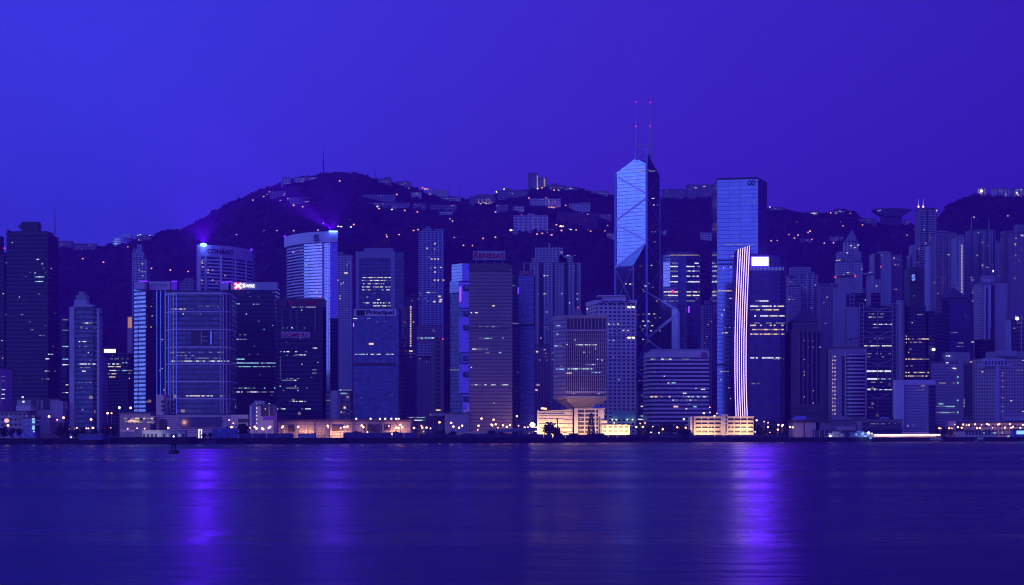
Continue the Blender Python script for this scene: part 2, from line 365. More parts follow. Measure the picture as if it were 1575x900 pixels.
# woods on the hillside: countless low crowns
leaf = bpy.data.materials.new('woodland_leaves'); leaf.use_nodes = True
n, l = leaf.node_tree.nodes, leaf.node_tree.links; p = n['Principled BSDF']; p.inputs['Roughness'].default_value = 0.9; p.inputs['Specular IOR Level'].default_value = 0.1
t = n.new('ShaderNodeTexCoord'); a = n.new('ShaderNodeTexNoise'); a.inputs['Scale'].default_value = 0.012; a.inputs['Detail'].default_value = 6; l.new(t.outputs['Object'], a.inputs['Vector'])
r = n.new('ShaderNodeValToRGB'); l.new(a.outputs['Fac'], r.inputs[0]); r.color_ramp.elements[0].position = 0.38; r.color_ramp.elements[1].position = 0.62
r.color_ramp.elements[0].color = (0.02, 0.02, 0.02, 1); r.color_ramp.elements[1].color = (0.06, 0.055, 0.05, 1); l.new(r.outputs[0], p.inputs['Base Color'])
def ico():
    g = (1 + 5 ** 0.5) / 2
    v = np.array([(-1, g, 0), (1, g, 0), (-1, -g, 0), (1, -g, 0), (0, -1, g), (0, 1, g), (0, -1, -g), (0, 1, -g), (g, 0, -1), (g, 0, 1), (-g, 0, -1), (-g, 0, 1)], float)
    f = np.array([(0, 11, 5), (0, 5, 1), (0, 1, 7), (0, 7, 10), (0, 10, 11), (1, 5, 9), (5, 11, 4), (11, 10, 2), (10, 7, 6), (7, 1, 8), (3, 9, 4), (3, 4, 2), (3, 2, 6), (3, 6, 8), (3, 8, 9), (4, 9, 5), (2, 4, 11), (6, 2, 10), (8, 6, 7), (9, 8, 1)])
    return v / np.linalg.norm(v[0]), f
IV, IF = ico()
def clumps(name, centers, radii, m, flat=0.8, parent=None, jit=0.35, seed=1):
    rs = np.random.RandomState(seed); N = len(centers)
    V = IV[None] * (1 + (rs.rand(N, 12, 1) - 0.5) * 2 * jit); a = rs.rand(N) * 6.28
    ca, sa = np.cos(a)[:, None], np.sin(a)[:, None]
    V = np.stack([V[..., 0] * ca - V[..., 1] * sa, V[..., 0] * sa + V[..., 1] * ca, V[..., 2] * flat], -1)
    V = V * np.asarray(radii)[:, None, None] + np.asarray(centers)[:, None, :]
    Fa = (IF[None] + (np.arange(N) * 12)[:, None, None]).reshape(-1, 3)
    me = bpy.data.meshes.new(name); me.from_pydata(V.reshape(-1, 3).tolist(), [], Fa.tolist()); me.materials.append(m)
    o = bpy.data.objects.new(name, me); C.objects.link(o)
    if parent is not None: o.parent = parent
    return o
rs = np.random.RandomState(11); N = 15000
px = rs.uniform(-60, 1640, N); tt = np.concatenate([rs.uniform(0.02, 1.0, N - 3000), rs.uniform(0.97, 1.0, 3000)]); Yw = YB + (YR - YB) * tt
zw = land(px, Yw); rad = rs.uniform(3.0, 7.5, N) * (0.7 + 0.3 * rs.rand(N)); rad[-3000:] *= 0.75
woods = clumps('hillside_woods', np.stack([(px - PX0) * Yw / F, Yw, zw + rad * 0.25], -1), rad, leaf)
tag(woods, 'dark wooded slope of dense trees covering the hills behind the city', 'woods', kind='stuff')
# damp evening air over the harbour and hills
hz = bpy.data.materials.new('evening_haze'); hz.use_nodes = True
n, l = hz.node_tree.nodes, hz.node_tree.links; n.remove(n['Principled BSDF'])
pv = n.new('ShaderNodeVolumePrincipled'); pv.inputs['Color'].default_value = (0.66, 0.06, 1.0, 1); pv.inputs['Density'].default_value = 0.00022; pv.inputs['Anisotropy'].default_value = 0.2
l.new(pv.outputs[0], n['Material Output'].inputs['Volume'])
hbx = MB().box(-2900, 2900, -700, 4400, -4, 680); hbx.face([(-2900, -700, -4), (-2900, 4400, -4), (2900, 4400, -4), (2900, -700, -4)])
ho = hbx.build('haze', hz); tag(ho, kind='stuff')
# ================================================================ buildings
# facades
F_DARK = facade('dark_office_glazing', (0.10, 0.09, 0.12), (0.05, 0.05, 0.07), 3.6, 3.0, 0.55, 0.92, 0.3, 0.15, lit=0.012, es=0.6)
F_DARK2 = facade('dark_smoked_glazing', (0.055, 0.05, 0.07), (0.05, 0.05, 0.08), 3.7, 2.6, 0.62, 0.94, 0.5, 0.12, lit=0.012, es=0.5)
F_NAVY = facade('navy_glazing', (0.16, 0.14, 0.18), (0.16, 0.16, 0.22), 3.8, 3.2, 0.66, 0.94, 0.8, 0.14, lit=0.012, es=0.5, wavy=0.02)
F_BLUE = facade('blue_mirror_glazing', (0.40, 0.38, 0.44), (0.62, 0.66, 0.78), 3.9, 2.8, 0.78, 0.92, 1.0, 0.10, lit=0.006, es=0.5, wavy=0.02)
F_RES = facade('apartment_front', (0.64, 0.56, 0.60), (0.05, 0.05, 0.08), 3.0, 3.4, 0.55, 0.6, 0.1, 0.3, lit=0.010, es=0.8, warm=0.8)
F_RESL = facade('pale_apartment_front', (0.74, 0.66, 0.70), (0.06, 0.06, 0.09), 3.0, 4.2, 0.5, 0.62, 0.1, 0.3, lit=0.008, es=0.8, warm=0.8)
F_RESP = facade('mauve_apartment_front', (0.58, 0.38, 0.46), (0.05, 0.04, 0.07), 3.0, 3.0, 0.6, 0.55, 0.1, 0.3, lit=0.010, es=0.8, warm=0.8)
F_STRIPE = facade('white_banded_front', (0.90, 0.80, 0.84), (0.06, 0.05, 0.09), 3.5, 40.0, 0.52, 0.98, 0.2, 0.2, lit=0.0)
F_STRIPEB = facade('bright_banded_front', (0.34, 0.27, 0.38), (0.88, 0.93, 1.0), 3.6, 5.0, 0.55, 0.97, 1.0, 0.14, lit=0.0, wavy=0.03)
F_GRID = facade('square_window_grid', (0.95, 0.78, 0.74), (0.04, 0.035, 0.05), 3.55, 4.3, 0.48, 0.52, 0.1, 0.25, lit=0.0)
F_LOW = facade('low_block_front', (0.62, 0.50, 0.46), (0.06, 0.05, 0.07), 4.0, 3.4, 0.4, 0.6, 0.1, 0.3, lit=0.03, es=0.7, warm=0.7)
F_VERT = facade('vertical_pier_front', (0.26, 0.21, 0.22), (0.03, 0.03, 0.04), 60, 5.0, 0.97, 0.45, 0.2, 0.2, lit=0.0)
F_HOUSE = facade('hillside_house_front', (0.90, 0.82, 0.80), (0.04, 0.03, 0.06), 4.6, 6.5, 0.5, 0.58, 0.1, 0.3, lit=0.03, es=0.9, warm=0.8)
F_HOUSED = facade('dim_hillside_house_front', (0.46, 0.38, 0.43), (0.03, 0.03, 0.05), 4.6, 6.5, 0.5, 0.6, 0.1, 0.3, lit=0.02, es=0.9, warm=0.8)
VIOLET = lamp_mat('violet_neon', (0.13, 0.012, 1.0), 3.5, False)
CYANW = lamp_mat('searchlight_lens', (0.07, 0.16, 1.0), 13.0, False)
REDL = lamp_mat('red_beacon_glass', (1.0, 0.03, 0.14), 3.0, False)
REDSIGN = mat('red_sign_letters', (0.55, 0.02, 0.08), 0.5, emit=(1, 0.02, 0.12), es=0.02, sample=False)
DARKLET = mat('dark_sign_letters', (0.02, 0.02, 0.03), 0.5)
SIGNW = mat('white_sign_board', (0.95, 0.88, 0.90), 0.5)
SIGNDIM = mat('dim_sign_board', (0.12, 0.09, 0.11), 0.5)
LETW = mat('glowing_white_letters', (0.8, 0.8, 0.8), 0.5, emit=(0.9, 0.95, 1), es=1.6, sample=False)

b = tower('office_tower', 'dark flat-roofed glass slab cut by the left edge of the view, scattered lit floors', -30, 23, 392, 1352, F_DARK2, 30)
b.row(408, 10, 23, 'wy', .8).row(425, 11, 23, 'yw', .9).row(431, 10, 18, 'w').row(484, 8, 14, 'd').dots('wyd', (10, 404), (5, 452), (4, 551), (21, 558), (21, 592), (12, 486), (19, 521), (3, 524), (16, 501))
b = tower('apartment_tower', 'thin dark pointed block with a red beacon at the far left of the skyline', -12, 6, 370, 1420, F_DARK, 20, crown=[(-9, 1, 363)])
b.mb('beacon', MB().ball((X(7, 1415), 1415, Z(382, 1415)), 0.8), REDL)
b = tower('office_tower', 'tallest dark tower on the left, with a flared crown block and one thin mast', 10, 90, 359, 1300, F_DARK2, 30, fh=3.7)
b.box('side_slab', 10, 22, 353, 392, mat('grey_side_slab', (0.30, 0.28, 0.30), .8), dy=2, depth=18); b.box('plant_screen', 21, 83, 355.5, 359, DARKC, dy=6, depth=18)
cm = MB(); Yc = 1312
cm.box(X(33, Yc), X(58, Yc), Yc, Yc + 10, Z(355.5, Yc), Z(341, Yc))
b.mb('crown', cm, DARKC)
for q, (p0, p1, y0, y1) in enumerate(((27, 32, 348, 346), (29, 34, 352, 344), (58, 63, 344, 348), (57, 62, 349, 351), (31, 60, 350, 351))):
    b.mb('crown_fin', MB().bar((X(p0, Yc), Yc + 2, Z(y0, Yc)), (X(p1, Yc), Yc + 2, Z(y1, Yc)), 1.2), DARKC)
b.mb('mast', MB().tube((X(84.5, 1306), 1306, Z(359, 1306)), (X(84.5, 1306), 1306, Z(321, 1306)), 0.5, 0.2), BLACK)
b.dots('wy', (19, 373), (79, 413), (65, 406), (54, 420)).row(399, 56, 62, 'w').row(426, 53, 68, 'wc', .7).row(433, 53, 68, 'wc', .75).row(452, 50, 62, 'd', .6).row(484, 25, 38, 'd', .5)
b.row(501, 62, 72, 'wd', .7).row(516, 60, 72, 'd', .6).row(545, 74, 82, 'wc', .7).row(552, 70, 76, 'w').row(571, 68, 76, 'd').row(583, 64, 76, 'd').scatter(26, 24, 86, 400, 610, 'ddwk')
b = tower('office_block', 'low lavender block with white slit windows in front of the dark towers', -30, 18.5, 564, 1190, mat('lavender_render', (0.70, 0.50, 0.62), .85, noise=.1), 30, cat='building')
b.dots('w', (5.5, 599.5), (5, 606.5), (4.5, 613), w=5, hp=1.0).dots('d', (5, 579), (5, 586), w=5, hp=.7)
b = tower('podium_block', 'long low pale waterfront block with small square windows, at the left edge', -40, 56, 632, 1120, F_LOW, 22, cat='building'); b.box('roof_house', 25, 55, 624, 632, PALE, dy=3, depth=12)
b.scatter(6, 0, 52, 640, 655, 'kd')
b = tower('podium_block', 'stepped concrete podium with tall dark recesses and lavender piers below the tallest dark tower', 26, 106, 613, 1165, CONC, 24, cat='building')
for p0, p1 in ((48, 57), (59, 62), (66, 77)): b.box('recess_panel', p0, p1, 615, 630, DARKC, dy=-0.3, depth=.5)
b.box('wing', 80, 104, 617, 650, mat('lavender_wing', (0.64, 0.50, 0.56), .85, noise=.1), dy=-14, depth=12); b.box('wing', 33, 56, 625, 655, PALE, dy=-16, depth=12)
b.box('wing', 57, 100, 631, 650, CONC, dy=-12, depth=10)
b.dots('wb', (35, 611), (36, 618), (55, 616), w=3, hp=2.4).dots('dk', (44, 629), (44, 635), (98, 636), (97, 626))
b = tower('waterfront_hall', 'small blue panelled hall with two cyan lit stair windows on the quay', 35, 62, 641, 1004, mat('blue_panels', (0.30, 0.36, 0.62), .5, noise=.08), 12, cat='building')
b.box('wing', 62, 85, 643, 668, mat('dim_blue_wall', (0.20, 0.20, 0.32), .6), dy=1, depth=12)
for a, z in ((646, 650), (652, 657)): b.box('band', 35, 62, a, a + 1, SIGNW, dy=-.5, depth=.4)
b.dots('c', (51.5, 648), (51.5, 658), w=4, hp=6).dots('w', (51.5, 643.5), (51.5, 664), w=3.5, hp=1.5)
# twin-pier tower
b = tower('office_tower', 'slim dark glass tower between two pale blue-grey piers, crowned by stacked tiers', 106, 157.5, 472, 1160, F_NAVY, 26)
g = mat('pale_pier_cladding', (0.72, 0.66, 0.70), .6, noise=.06)
b.box('pier', 107, 119.5, 472, None, g, dy=-1.2, depth=9); b.box('pier', 149, 157.5, 474, None, g, dy=-1.2, depth=9)
for p0, p1, t, bb in ((113, 148, 468.5, 472), (114, 138, 461, 468.5), (117, 137, 457, 461), (116, 138, 454, 457), (121, 134, 448.5, 454)): b.box('crown_tier', p0, p1, t, bb, g if t > 460 else STEEL, dy=6, depth=9)
b.mb('logo', MB().tube((X(155, 1158), 1158.6, Z(484, 1158)), (X(155, 1158), 1158, Z(484, 1158)), 1.1, n=12), DARKLET)
b.row(497, 127, 144, 'dw', .9).row(503, 121, 128, 'd', .7).row(525.5, 121, 134, 'wd', .9).row(533, 121, 140, 'd', .5).row(560, 120.5, 147.5, 'w', .9).row(565.5, 121, 146, 'd', .5).row(571, 124, 132, 'w', .6).row(588, 121, 148, 'd', .75).row(505, 120, 148, 'd', .3)
b.dots('w', (136, 542.5), (127, 630)).scatter(8, 121, 146, 520, 610, 'd')
b = tower('office_tower', 'narrow dark tower with bright lit floors, squeezed left of the twin-pier tower', 94, 112, 488, 1290, F_DARK, 20)
for y, k in ((492, 'd'), (508, 'd'), (530, 'w'), (533, 'c'), (552.5, 'b'), (561, 'w'), (592, 'y'), (604, 'w'), (615, 'w')): b.row(y, 96, 105, k, .95, 5)
b = tower('apartment_block', 'narrow pale apartment strip with dark floors just right of the twin-pier tower', 156, 166, 545, 1262, F_RESL, 18)
b = tower('office_block', 'terraced office block with a lit red-topped sign and bright floors before the dark slope', 160, 206, 543, 1560, F_DARK, 24, cat='building')
b.sign(160, 178, 537, 542.5, lamp_mat('lit_roof_sign', (1.0, 0.75, 0.7), 2.2, False), name='roof_sign')
b.row(560, 166, 188, 'wy', .9).row(564, 166, 186, 'y', .95).row(570, 166, 184, 'yw', .8).row(575, 165, 180, 'y', .8).row(552, 165, 200, 'd', .5).row(558, 186, 205, 'c', .5).row(570, 188, 206, 'cd', .5).row(574, 186, 206, 'd', .4).row(580, 168, 178, 'y', .6).dots('wd', (173, 547), (182, 551), (199, 582))
b = tower('apartment_tower', 'slender pale apartment tower with stepped crown on the slope, left of the banded hotel', 203, 232, 398, 1745, F_RESL, 20, crown=[(203, 222, 389), (205, 219, 383, None, 'roof_house', 389), (211, 218, 376, None, 'roof_house', 383)])
b.row(418, 216, 224, 'd', .8)
# hotel with bright banded corner
b = tower('hotel_tower', 'hotel tower with bright white banded corner, dark front and slim vertical light fins', 205, 272, 433, 1252, F_DARK2, 28)
b.mb('banded_bay', MB().prism([(X(206, 1252), 1262), (X(206.5, 1252), 1251.2), (X(228.5, 1252), 1242.0), (X(228.5, 1252), 1262)], 3.5, Z(445, 1252)), F_STRIPEB)
b.box('bay_cap', 206, 228.8, 434, 445, mat('lavender_stone', (0.90, 0.74, 0.80), .7), dy=-10.4, depth=14); b.mb('bay_seam', MB().box(X(213, 1250), X(214.5, 1250), 1247.6, 1249.6, 3.5, Z(446, 1250)), mat('seam_glass', (.5, .55, .75), .15, 1))
b.sign(229, 262, 433, 446, mat('lavender_stone', (0, 0, 0)), name='sign_band', dy=-1); b.text('Marriott', 233, 257, 435.5, 440.5, DARKLET)
for p, q in ((241, 1), (247, 2), (254, 1)): b.mb('light_fin', MB().box(X(p - .7, 1251), X(p + .7, 1251), 1251.2, 1252, Z(630, 1251), Z(447, 1251)), mat('mirror_fin', (0.7, 0.75, 0.95), .12, 1.0))
b.box('neon_tube', 213.5, 227.5, 432, 433.4, VIOLET, dy=-10, depth=.5); b.box('neon_tube', 263.5, 272.5, 432, 433.2, VIOLET, dy=-2, depth=.5)
b.box('lit_cabinet', 263.5, 272.5, 434, 446, mat('violet_lit_panel', (.2, .1, .5), .5, emit=(0.12, 0.01, .8), es=.5, sample=False), dy=-1.2, depth=2)
b.scatter(10, 230, 254, 452, 600, 'yk').dots('y', (226, 456), (234, 486), (246, 570), (252, 600))
b = tower('hotel_annex', 'low hotel annex with warm lit glass front behind the quay trees', 184, 240, 634, 1105, CONC, 18, cat='building')
b.box('glass_front', 187, 239, 640, 652, F_LOW, dy=-.3, depth=.6)
b.chain = [(180, 1104.2), (245, 1104.2)]; b.row(644, 190, 238, 'ky', .7, 3, 2.4).row(648, 192, 214, 'yk', .9, 3, 3).row(650, 205, 236, 'kd', .5, 3, 2).dots('p', (200, 648), (203, 647), w=5, hp=3)
b.box('lower_canopy', 184, 212, 661, 664, PALE, dy=-20, depth=8)
# banded round-cornered tower
chain = [(256.5, 14), (257.5, 8), (260, 4), (264, 1.5), (270, 0), (343, 0), (349, 1.5), (353, 4), (356, 8), (357.5, 14)]
b = tower('office_tower', 'broad blue glass tower with rounded corners, pale bands every few storeys and a square opening', 256.5, 357.5, 447, 1128, F_NAVY, 26, chain=chain, fh=3.8)
lav = mat('lavender_metal_band', (0.85, 0.70, 0.78), .5)
def ring(y, h, out=0.5, nm='band'):
    b.mb(nm, MB().prism([(x + (x - b.pts[4][0] - 18) * 0.012, yy - out) for x, yy in b.pts[:10]] + [b.pts[10], b.pts[11]], Z(y + h, 1128), Z(y, 1128), bottom=True), lav)
ring(450, 3.0, .9, 'roof_band')
for y in (478.5, 506, 533, 559, 586, 612.5): ring(y, 1.9)
MIRR = mat('mirror_mullion', (0.62, 0.68, 0.9), .1, 1.0)
for p in (259.5, 263, 267, 272, 340, 344, 349, 353.5):
    yy = b.yat(p); b.mb('mullion', MB().box(X(p - .55, yy), X(p + .55, yy), yy - .7, yy + .3, Z(637, 1128), Z(452, 1128)), MIRR if p < 273 and p != 263 else lav)
b.box('opening', 294, 328, 508.5, 530.5, DARKC, dy=-.25, depth=.6)  # dark sheet on the front stands in for the shade inside the opening
for p0, p1, t, bb in ((309, 310.2, 509, 530), (311, 319, 517, 518), (311, 319, 524, 525), (323, 326, 509, 530)): b.box('opening_pier', p0, p1, t, bb, lav if p1 < 321 else MIRR, dy=-.5, depth=.3)
b.row(475.5, 263, 285, 'yd', .85).row(471, 290, 345, 'd', .3).row(483, 272, 330, 'wd', .25).row(542, 262, 345, 'kd', .45).row(547, 272, 300, 'k', .7).row(555.5, 262, 352, 'wd', .85).row(551, 280, 340, 'd', .5).row(609, 286, 354, 'wy', .85).row(622.5, 265, 354, 'cd', .5, 3.2)
b.dots('w', (343, 469.5), (352, 476), (274, 482.5), (298, 482.5), (318, 483), (311, 496), (274, 589), (341, 589), (322, 602), (345, 541), (352, 541)).dots('d', (343, 475), (270, 552), (283, 569), (306, 570))
b.row(537, 290, 345, 'd', .3).row(566, 262, 350, 'd', .3).row(573, 262, 340, 'd', .2)
b.mb('podium', MB().prism([(X(240, 1112), 1112), (X(359, 1112), 1112), (X(359, 1112), 1150), (X(240, 1112), 1150)], 3.5, Z(638.5, 1112)), facade('banded_podium', (0.85, 0.66, 0.68), (0.40, 0.28, 0.36), 1.7, 50, 0.45, 1.0, 0, .7, lit=0))
b.sign(276, 340, 641.5, 657, mat('podium_glass', (0.10, 0.09, 0.16), .12, .5), dy=-17.2, name='podium_window'); b.sign(245, 256, 645, 664, DARKC, dy=-17.2, name='podium_shutter')
b.row(661, 292, 352, 'kd', .5, 4, 2)
b.box('annex_tower', 240, 257, 607, 642, PALE, dy=-14, depth=12)
for y in (616, 622.5, 629): b.box('annex_window', 248, 255, y, y + 4, DARKC, dy=-14.2, depth=.4)
b = tower('apartment_block', 'domed mauve apartment block peeping over the round-cornered blue tower', 276, 303, 434, 1640, F_RESP, 20, cat='building', crown=[(280, 300, 431), (284, 296, 428, None, 'roof_house', 431)])
# oval hotel with searchlight
ch = [(303, 1), (308.5, 0), (309, 3), (325, 5), (340, 9), (355, 16), (372, 28), (388, 45)]
b = tower('hotel_tower', 'pale oval hotel with dark window bands, name on its crown and a blazing blue searchlight', 303, 388, 376.5, 1450, F_STRIPE, 26, chain=ch, fh=3.5, roof=mat('lavender_stone', (0, 0, 0)))
pts = b.pts
b.mb('crown', MB().prism([(x, y - .6) for x, y in pts[:8]] + pts[8:], Z(393.5, 1450), Z(376.2, 1450), bottom=True), MATS['lavender_stone'])
b.mb('pier', MB().box(X(303, 1450), X(308.8, 1450), 1448.5, 1454, 3.5, Z(377, 1450)), MATS['lavender_stone'])
for p in (316.5, 340, 362, 378):
    yy = b.yat(p); b.mb('pier', MB().box(X(p - 1.6, yy), X(p + 1.6, yy), yy - .9, yy + 1.5, 3.5, Z(392, 1450)), MATS['lavender_stone'])
b.text('CONRAD', 319, 360, 382.5, 389.5, DARKLET, dy=2.0, rz=.47, bold=.02)
b.mb('searchlight', MB().tube((X(313, 1449), 1449, Z(376.5, 1449)), (X(313, 1449), 1449, Z(374, 1449)), .5).ball((X(313, 1448), 1448, Z(376.6, 1448)), 3.6, 1.9), CYANW)
b.mb('roof_light', MB().ball((X(386.5, 1492), 1492, Z(384, 1492)), 1.4, .9), VIOLET)
b.dots('yk', (311, 402), (313, 399), (311, 405), (312, 411), (320, 415), (327, 415.5), (320, 419), (346, 424), (327, 431), (311, 431), (311, 436), (334, 435))
# dark slab with lit sign
b = tower('office_tower', 'black slab tower with a grey roof band carrying a lit red and white sign', 355, 430, 434, 1300, facade('black_slab_glazing', (.05, .045, .06), (.05, .05, .09), 3.7, 60, .55, .99, .3, .2, lit=0), 26, fh=3.7)
b.sign(355, 427, 434, 446, mat('grey_sign_band', (0.66, 0.58, 0.66), .6), name='sign_band', dy=-.8, depth=.8); b.box('stair_head', 341, 356, 433, 446, MATS['grey_sign_band'], dy=0, depth=14)
s = b.sign(360.5, 372, 434.8, 444.4, lamp_mat('red_sign_square', (1, 0.02, 0.12), 1.6, False), dy=-1.2, name='emblem')
xm = MB(); Yx = 1298.2
for sg in (1, -1):
    a = [(X(366.2 + sg * 5.4, Yx), Yx, Z(435.4, Yx)), (X(366.2 + sg * 5.4, Yx), Yx, Z(443.8, Yx)), (X(366.2, Yx), Yx, Z(439.6, Yx))]
    xm.face(a if sg < 0 else a[::-1])
xm.mesh; b.mb('emblem_cross', MB().bar((X(361.4, Yx), Yx, Z(436, Yx)), (X(371.1, Yx), Yx, Z(443.4, Yx)), 1.5).bar((X(361.4, Yx), Yx, Z(443.4, Yx)), (X(371.1, Yx), Yx, Z(436, Yx)), 1.5), LETW, s)
b.text('S', 373, 377.5, 436, 442.3, LETW, dy=-1.3, bold=.02); b.text('WIRE', 378, 391.5, 437.4, 442.3, LETW, dy=-1.3, bold=.02)
for p, y in ((342, 434.5), (349, 434), (354.5, 433)): b.mb('neon_tube', MB().box(X(p - 2.5, 1298), X(p + 2.5, 1298), 1298, 1298.6, Z(y + .7, 1298), Z(y - .7, 1298)), VIOLET)
b.row(467.5, 359, 369, 'cd', .8).dots('w', (390, 468), (379, 483)).row(468, 393, 400, 'd', 1).row(522, 360, 380, 'cd', .8).row(515, 366, 384, 'd', .5).row(552.5, 359, 376, 'cw', .9).row(558.5, 359, 424, 'bc', .97, 3, 1.9).row(564, 359, 424, 'cd', .75, 3).row(597, 362, 424, 'cd', .6).row(603, 362, 424, 'wd', .65).scatter(30, 360, 424, 450, 630, 'dddc')
# curved hotel with bright centre
ch = [(441, 33), (448, 25), (457, 17), (467, 10), (478, 5), (490, 1.5), (496, 0), (519, -2)]
LAVL = mat('pale_crown_stone', (0.95, 0.86, 0.95), .55)
F_SH1 = facade('dark_banded_curve', (0.92, 0.84, 0.92), (0.07, 0.05, 0.12), 3.0, 50, 0.56, .99, .2, .2, lit=0)  # darker glass stands in for the dark reflection on the left part
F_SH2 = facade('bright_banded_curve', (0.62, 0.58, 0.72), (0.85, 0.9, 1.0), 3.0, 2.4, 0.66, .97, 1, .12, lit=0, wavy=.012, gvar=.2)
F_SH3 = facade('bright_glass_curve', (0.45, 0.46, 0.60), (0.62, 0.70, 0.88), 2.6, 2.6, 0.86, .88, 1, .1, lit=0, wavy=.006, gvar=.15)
b = Bld('hotel_tower', 'curved pale hotel with gleaming banded front, S emblem on its crown and blue-white rooftop light', 'tower', 1420, 480); b.chain = [(p, 1420 + d) for p, d in ch]; b.fh = 3.0
P = lambda p: (X(p, b.yat(p)), b.yat(p))
zc = Z(373, 1420)
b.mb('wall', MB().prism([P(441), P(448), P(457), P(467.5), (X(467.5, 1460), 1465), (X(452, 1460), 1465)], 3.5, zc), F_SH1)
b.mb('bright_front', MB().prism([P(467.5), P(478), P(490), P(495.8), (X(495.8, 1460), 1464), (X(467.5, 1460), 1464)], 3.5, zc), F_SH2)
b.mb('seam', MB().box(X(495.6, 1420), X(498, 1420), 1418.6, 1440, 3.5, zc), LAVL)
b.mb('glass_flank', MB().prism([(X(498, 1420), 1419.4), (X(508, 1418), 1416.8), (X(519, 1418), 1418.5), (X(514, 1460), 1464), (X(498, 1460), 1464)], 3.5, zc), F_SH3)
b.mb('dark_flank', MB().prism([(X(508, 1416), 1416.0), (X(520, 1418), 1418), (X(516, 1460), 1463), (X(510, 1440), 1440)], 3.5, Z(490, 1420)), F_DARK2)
b.mb('crown', MB().prism([(X(437, 1456), 1456), (X(446, 1443), 1443), (X(456, 1434), 1434), (X(467, 1426), 1426), (X(478, 1421), 1421), (X(492, 1417), 1417), (X(508, 1415), 1415), (X(519.5, 1416), 1416), (X(516, 1464), 1464), (X(450, 1470), 1470)], Z(373.5, 1420), Z(357, 1420), bottom=True), LAVL)
b.text('S', 482.5, 490.5, 360.5, 371.5, mat('grey_emblem', (.16, .13, .2), .5), dy=-4.6, bold=.06, name='emblem', rz=.1)
b.mb('searchlight', MB().prism([(X(506, 1413), 1413), (X(519, 1413), 1413.8), (X(519, 1416), 1415), (X(506, 1415), 1414.5)], Z(356.9, 1414), Z(355, 1414)), CYANW)
b.mb('roof_light', MB().ball((X(438, 1453), 1453, Z(363.3, 1453)), 1.2, .8), VIOLET)
b.dots('yk', (463, 386), (471, 407), (474, 406), (468, 420), (487, 449), (506, 398), (507, 384), (506, 424), (506, 427.5), (507, 450), (473, 399), (451, 436), (447, 402)).dots('v', (451, 388), (492, 456), w=3, hp=1.4)
for y in (490, 519, 581): b.row(y, 502, 517, 'd', .9)
b.row(525, 510, 517, 'y', .9)
b = tower('office_block', 'small concrete block with a pale round column and warm windows below the curved hotel', 501, 543, 602, 1230, F_LOW, 20, cat='building')
b.mb('column', MB().tube((X(516, 1228), 1228, 3.5), (X(516, 1228), 1228, Z(601, 1228)), 4.5, n=16), PALE); b.row(600, 521, 541, 'wd', .8).row(605, 521, 535, 'c', .9).row(616, 502, 514, 'w', .8).row(625, 504, 512, 'y', .7).row(634, 519, 530, 'y', .8).dots('y', (523, 634), (530, 627), w=3, hp=3)
# dark tower with red signs
b = tower('office_tower', 'near-black twin-shaft tower with dim red signs on its roof and across its middle', 425, 502, 459, 1222, F_DARK2, 26, fh=3.7)
b.sign(443, 500, 459.5, 472, SIGNDIM, name='roof_sign', dy=-1); b.text('CMG', 460, 489, 461.5, 470, REDSIGN, dy=-1.4)
b.mb('sign_ring', MB().tube((X(448.5, 1220), 1220.9, Z(466, 1220)), (X(448.5, 1220), 1220.5, Z(466, 1220)), 2.4, n=16), REDSIGN)
b.mb('side_sign', MB().prism([(X(426, 1224), 1226), (X(440.5, 1221), 1221), (X(440.5, 1221), 1222), (X(426, 1224), 1227)], Z(474, 1222), Z(460, 1222)), SIGNDIM)
b.text('LG', 429, 438, 463, 471, REDSIGN, dy=-.4, rz=-.3)
for p in (434, 447.5, 457, 485): b.box('light_pier', p - .8, p + .8, 475, 512, mat('dim_pier', (.34, .3, .36), .5), dy=-.6, depth=.8)
b.sign(433, 477, 510.5, 519.5, SIGNW, name='middle_sign', dy=-1); b.text('GOME', 434, 462, 511.5, 518.5, REDSIGN, dy=-1.4, shear=.2, bold=.02); b.text('RX', 463, 476, 511.5, 518.5, REDSIGN, dy=-1.4, shear=.2, bold=.02)
b.row(472, 449, 486, 'wc', .97, 3, 1.9).row(504.5, 430, 485, 'd', .35).row(541, 432, 475, 'kw', .5).row(546, 452, 474, 'wk', .6).row(585, 433, 456, 'wd', .8).row(582.5, 432, 470, 'd', .4).row(629, 433, 480, 'cw', .6, 3).row(617.5, 440, 470, 'wd', .5).row(597, 440, 480, 'd', .3).dots('cw', (449, 504), (450, 505), (470, 546), (489, 557.5), (464, 477), (432, 541))
for y in range(550, 586, 4): b.win(430.8, 431.8, y, 1.6, 'd')
b.row(535.5, 480, 488, 'wd', .8).row(569, 480, 487, 'd', .7).row(574, 480, 487, 'd', .7).scatter(24, 430, 498, 520, 636, 'ddwk')
b.box('flank', 488, 502, 475, None, DARKC, dy=4, depth=22)
b = tower('apartment_tower', 'small banded apartment block on the slope just right of the curved hotel', 519, 543.5, 391, 1850, F_RESL, 16, base=20, crown=[(520, 527, 388)]); b.dots('y', (532, 420), w=5, hp=2)
b.dots('yp', (520, 431), (528, 435), (525, 437))
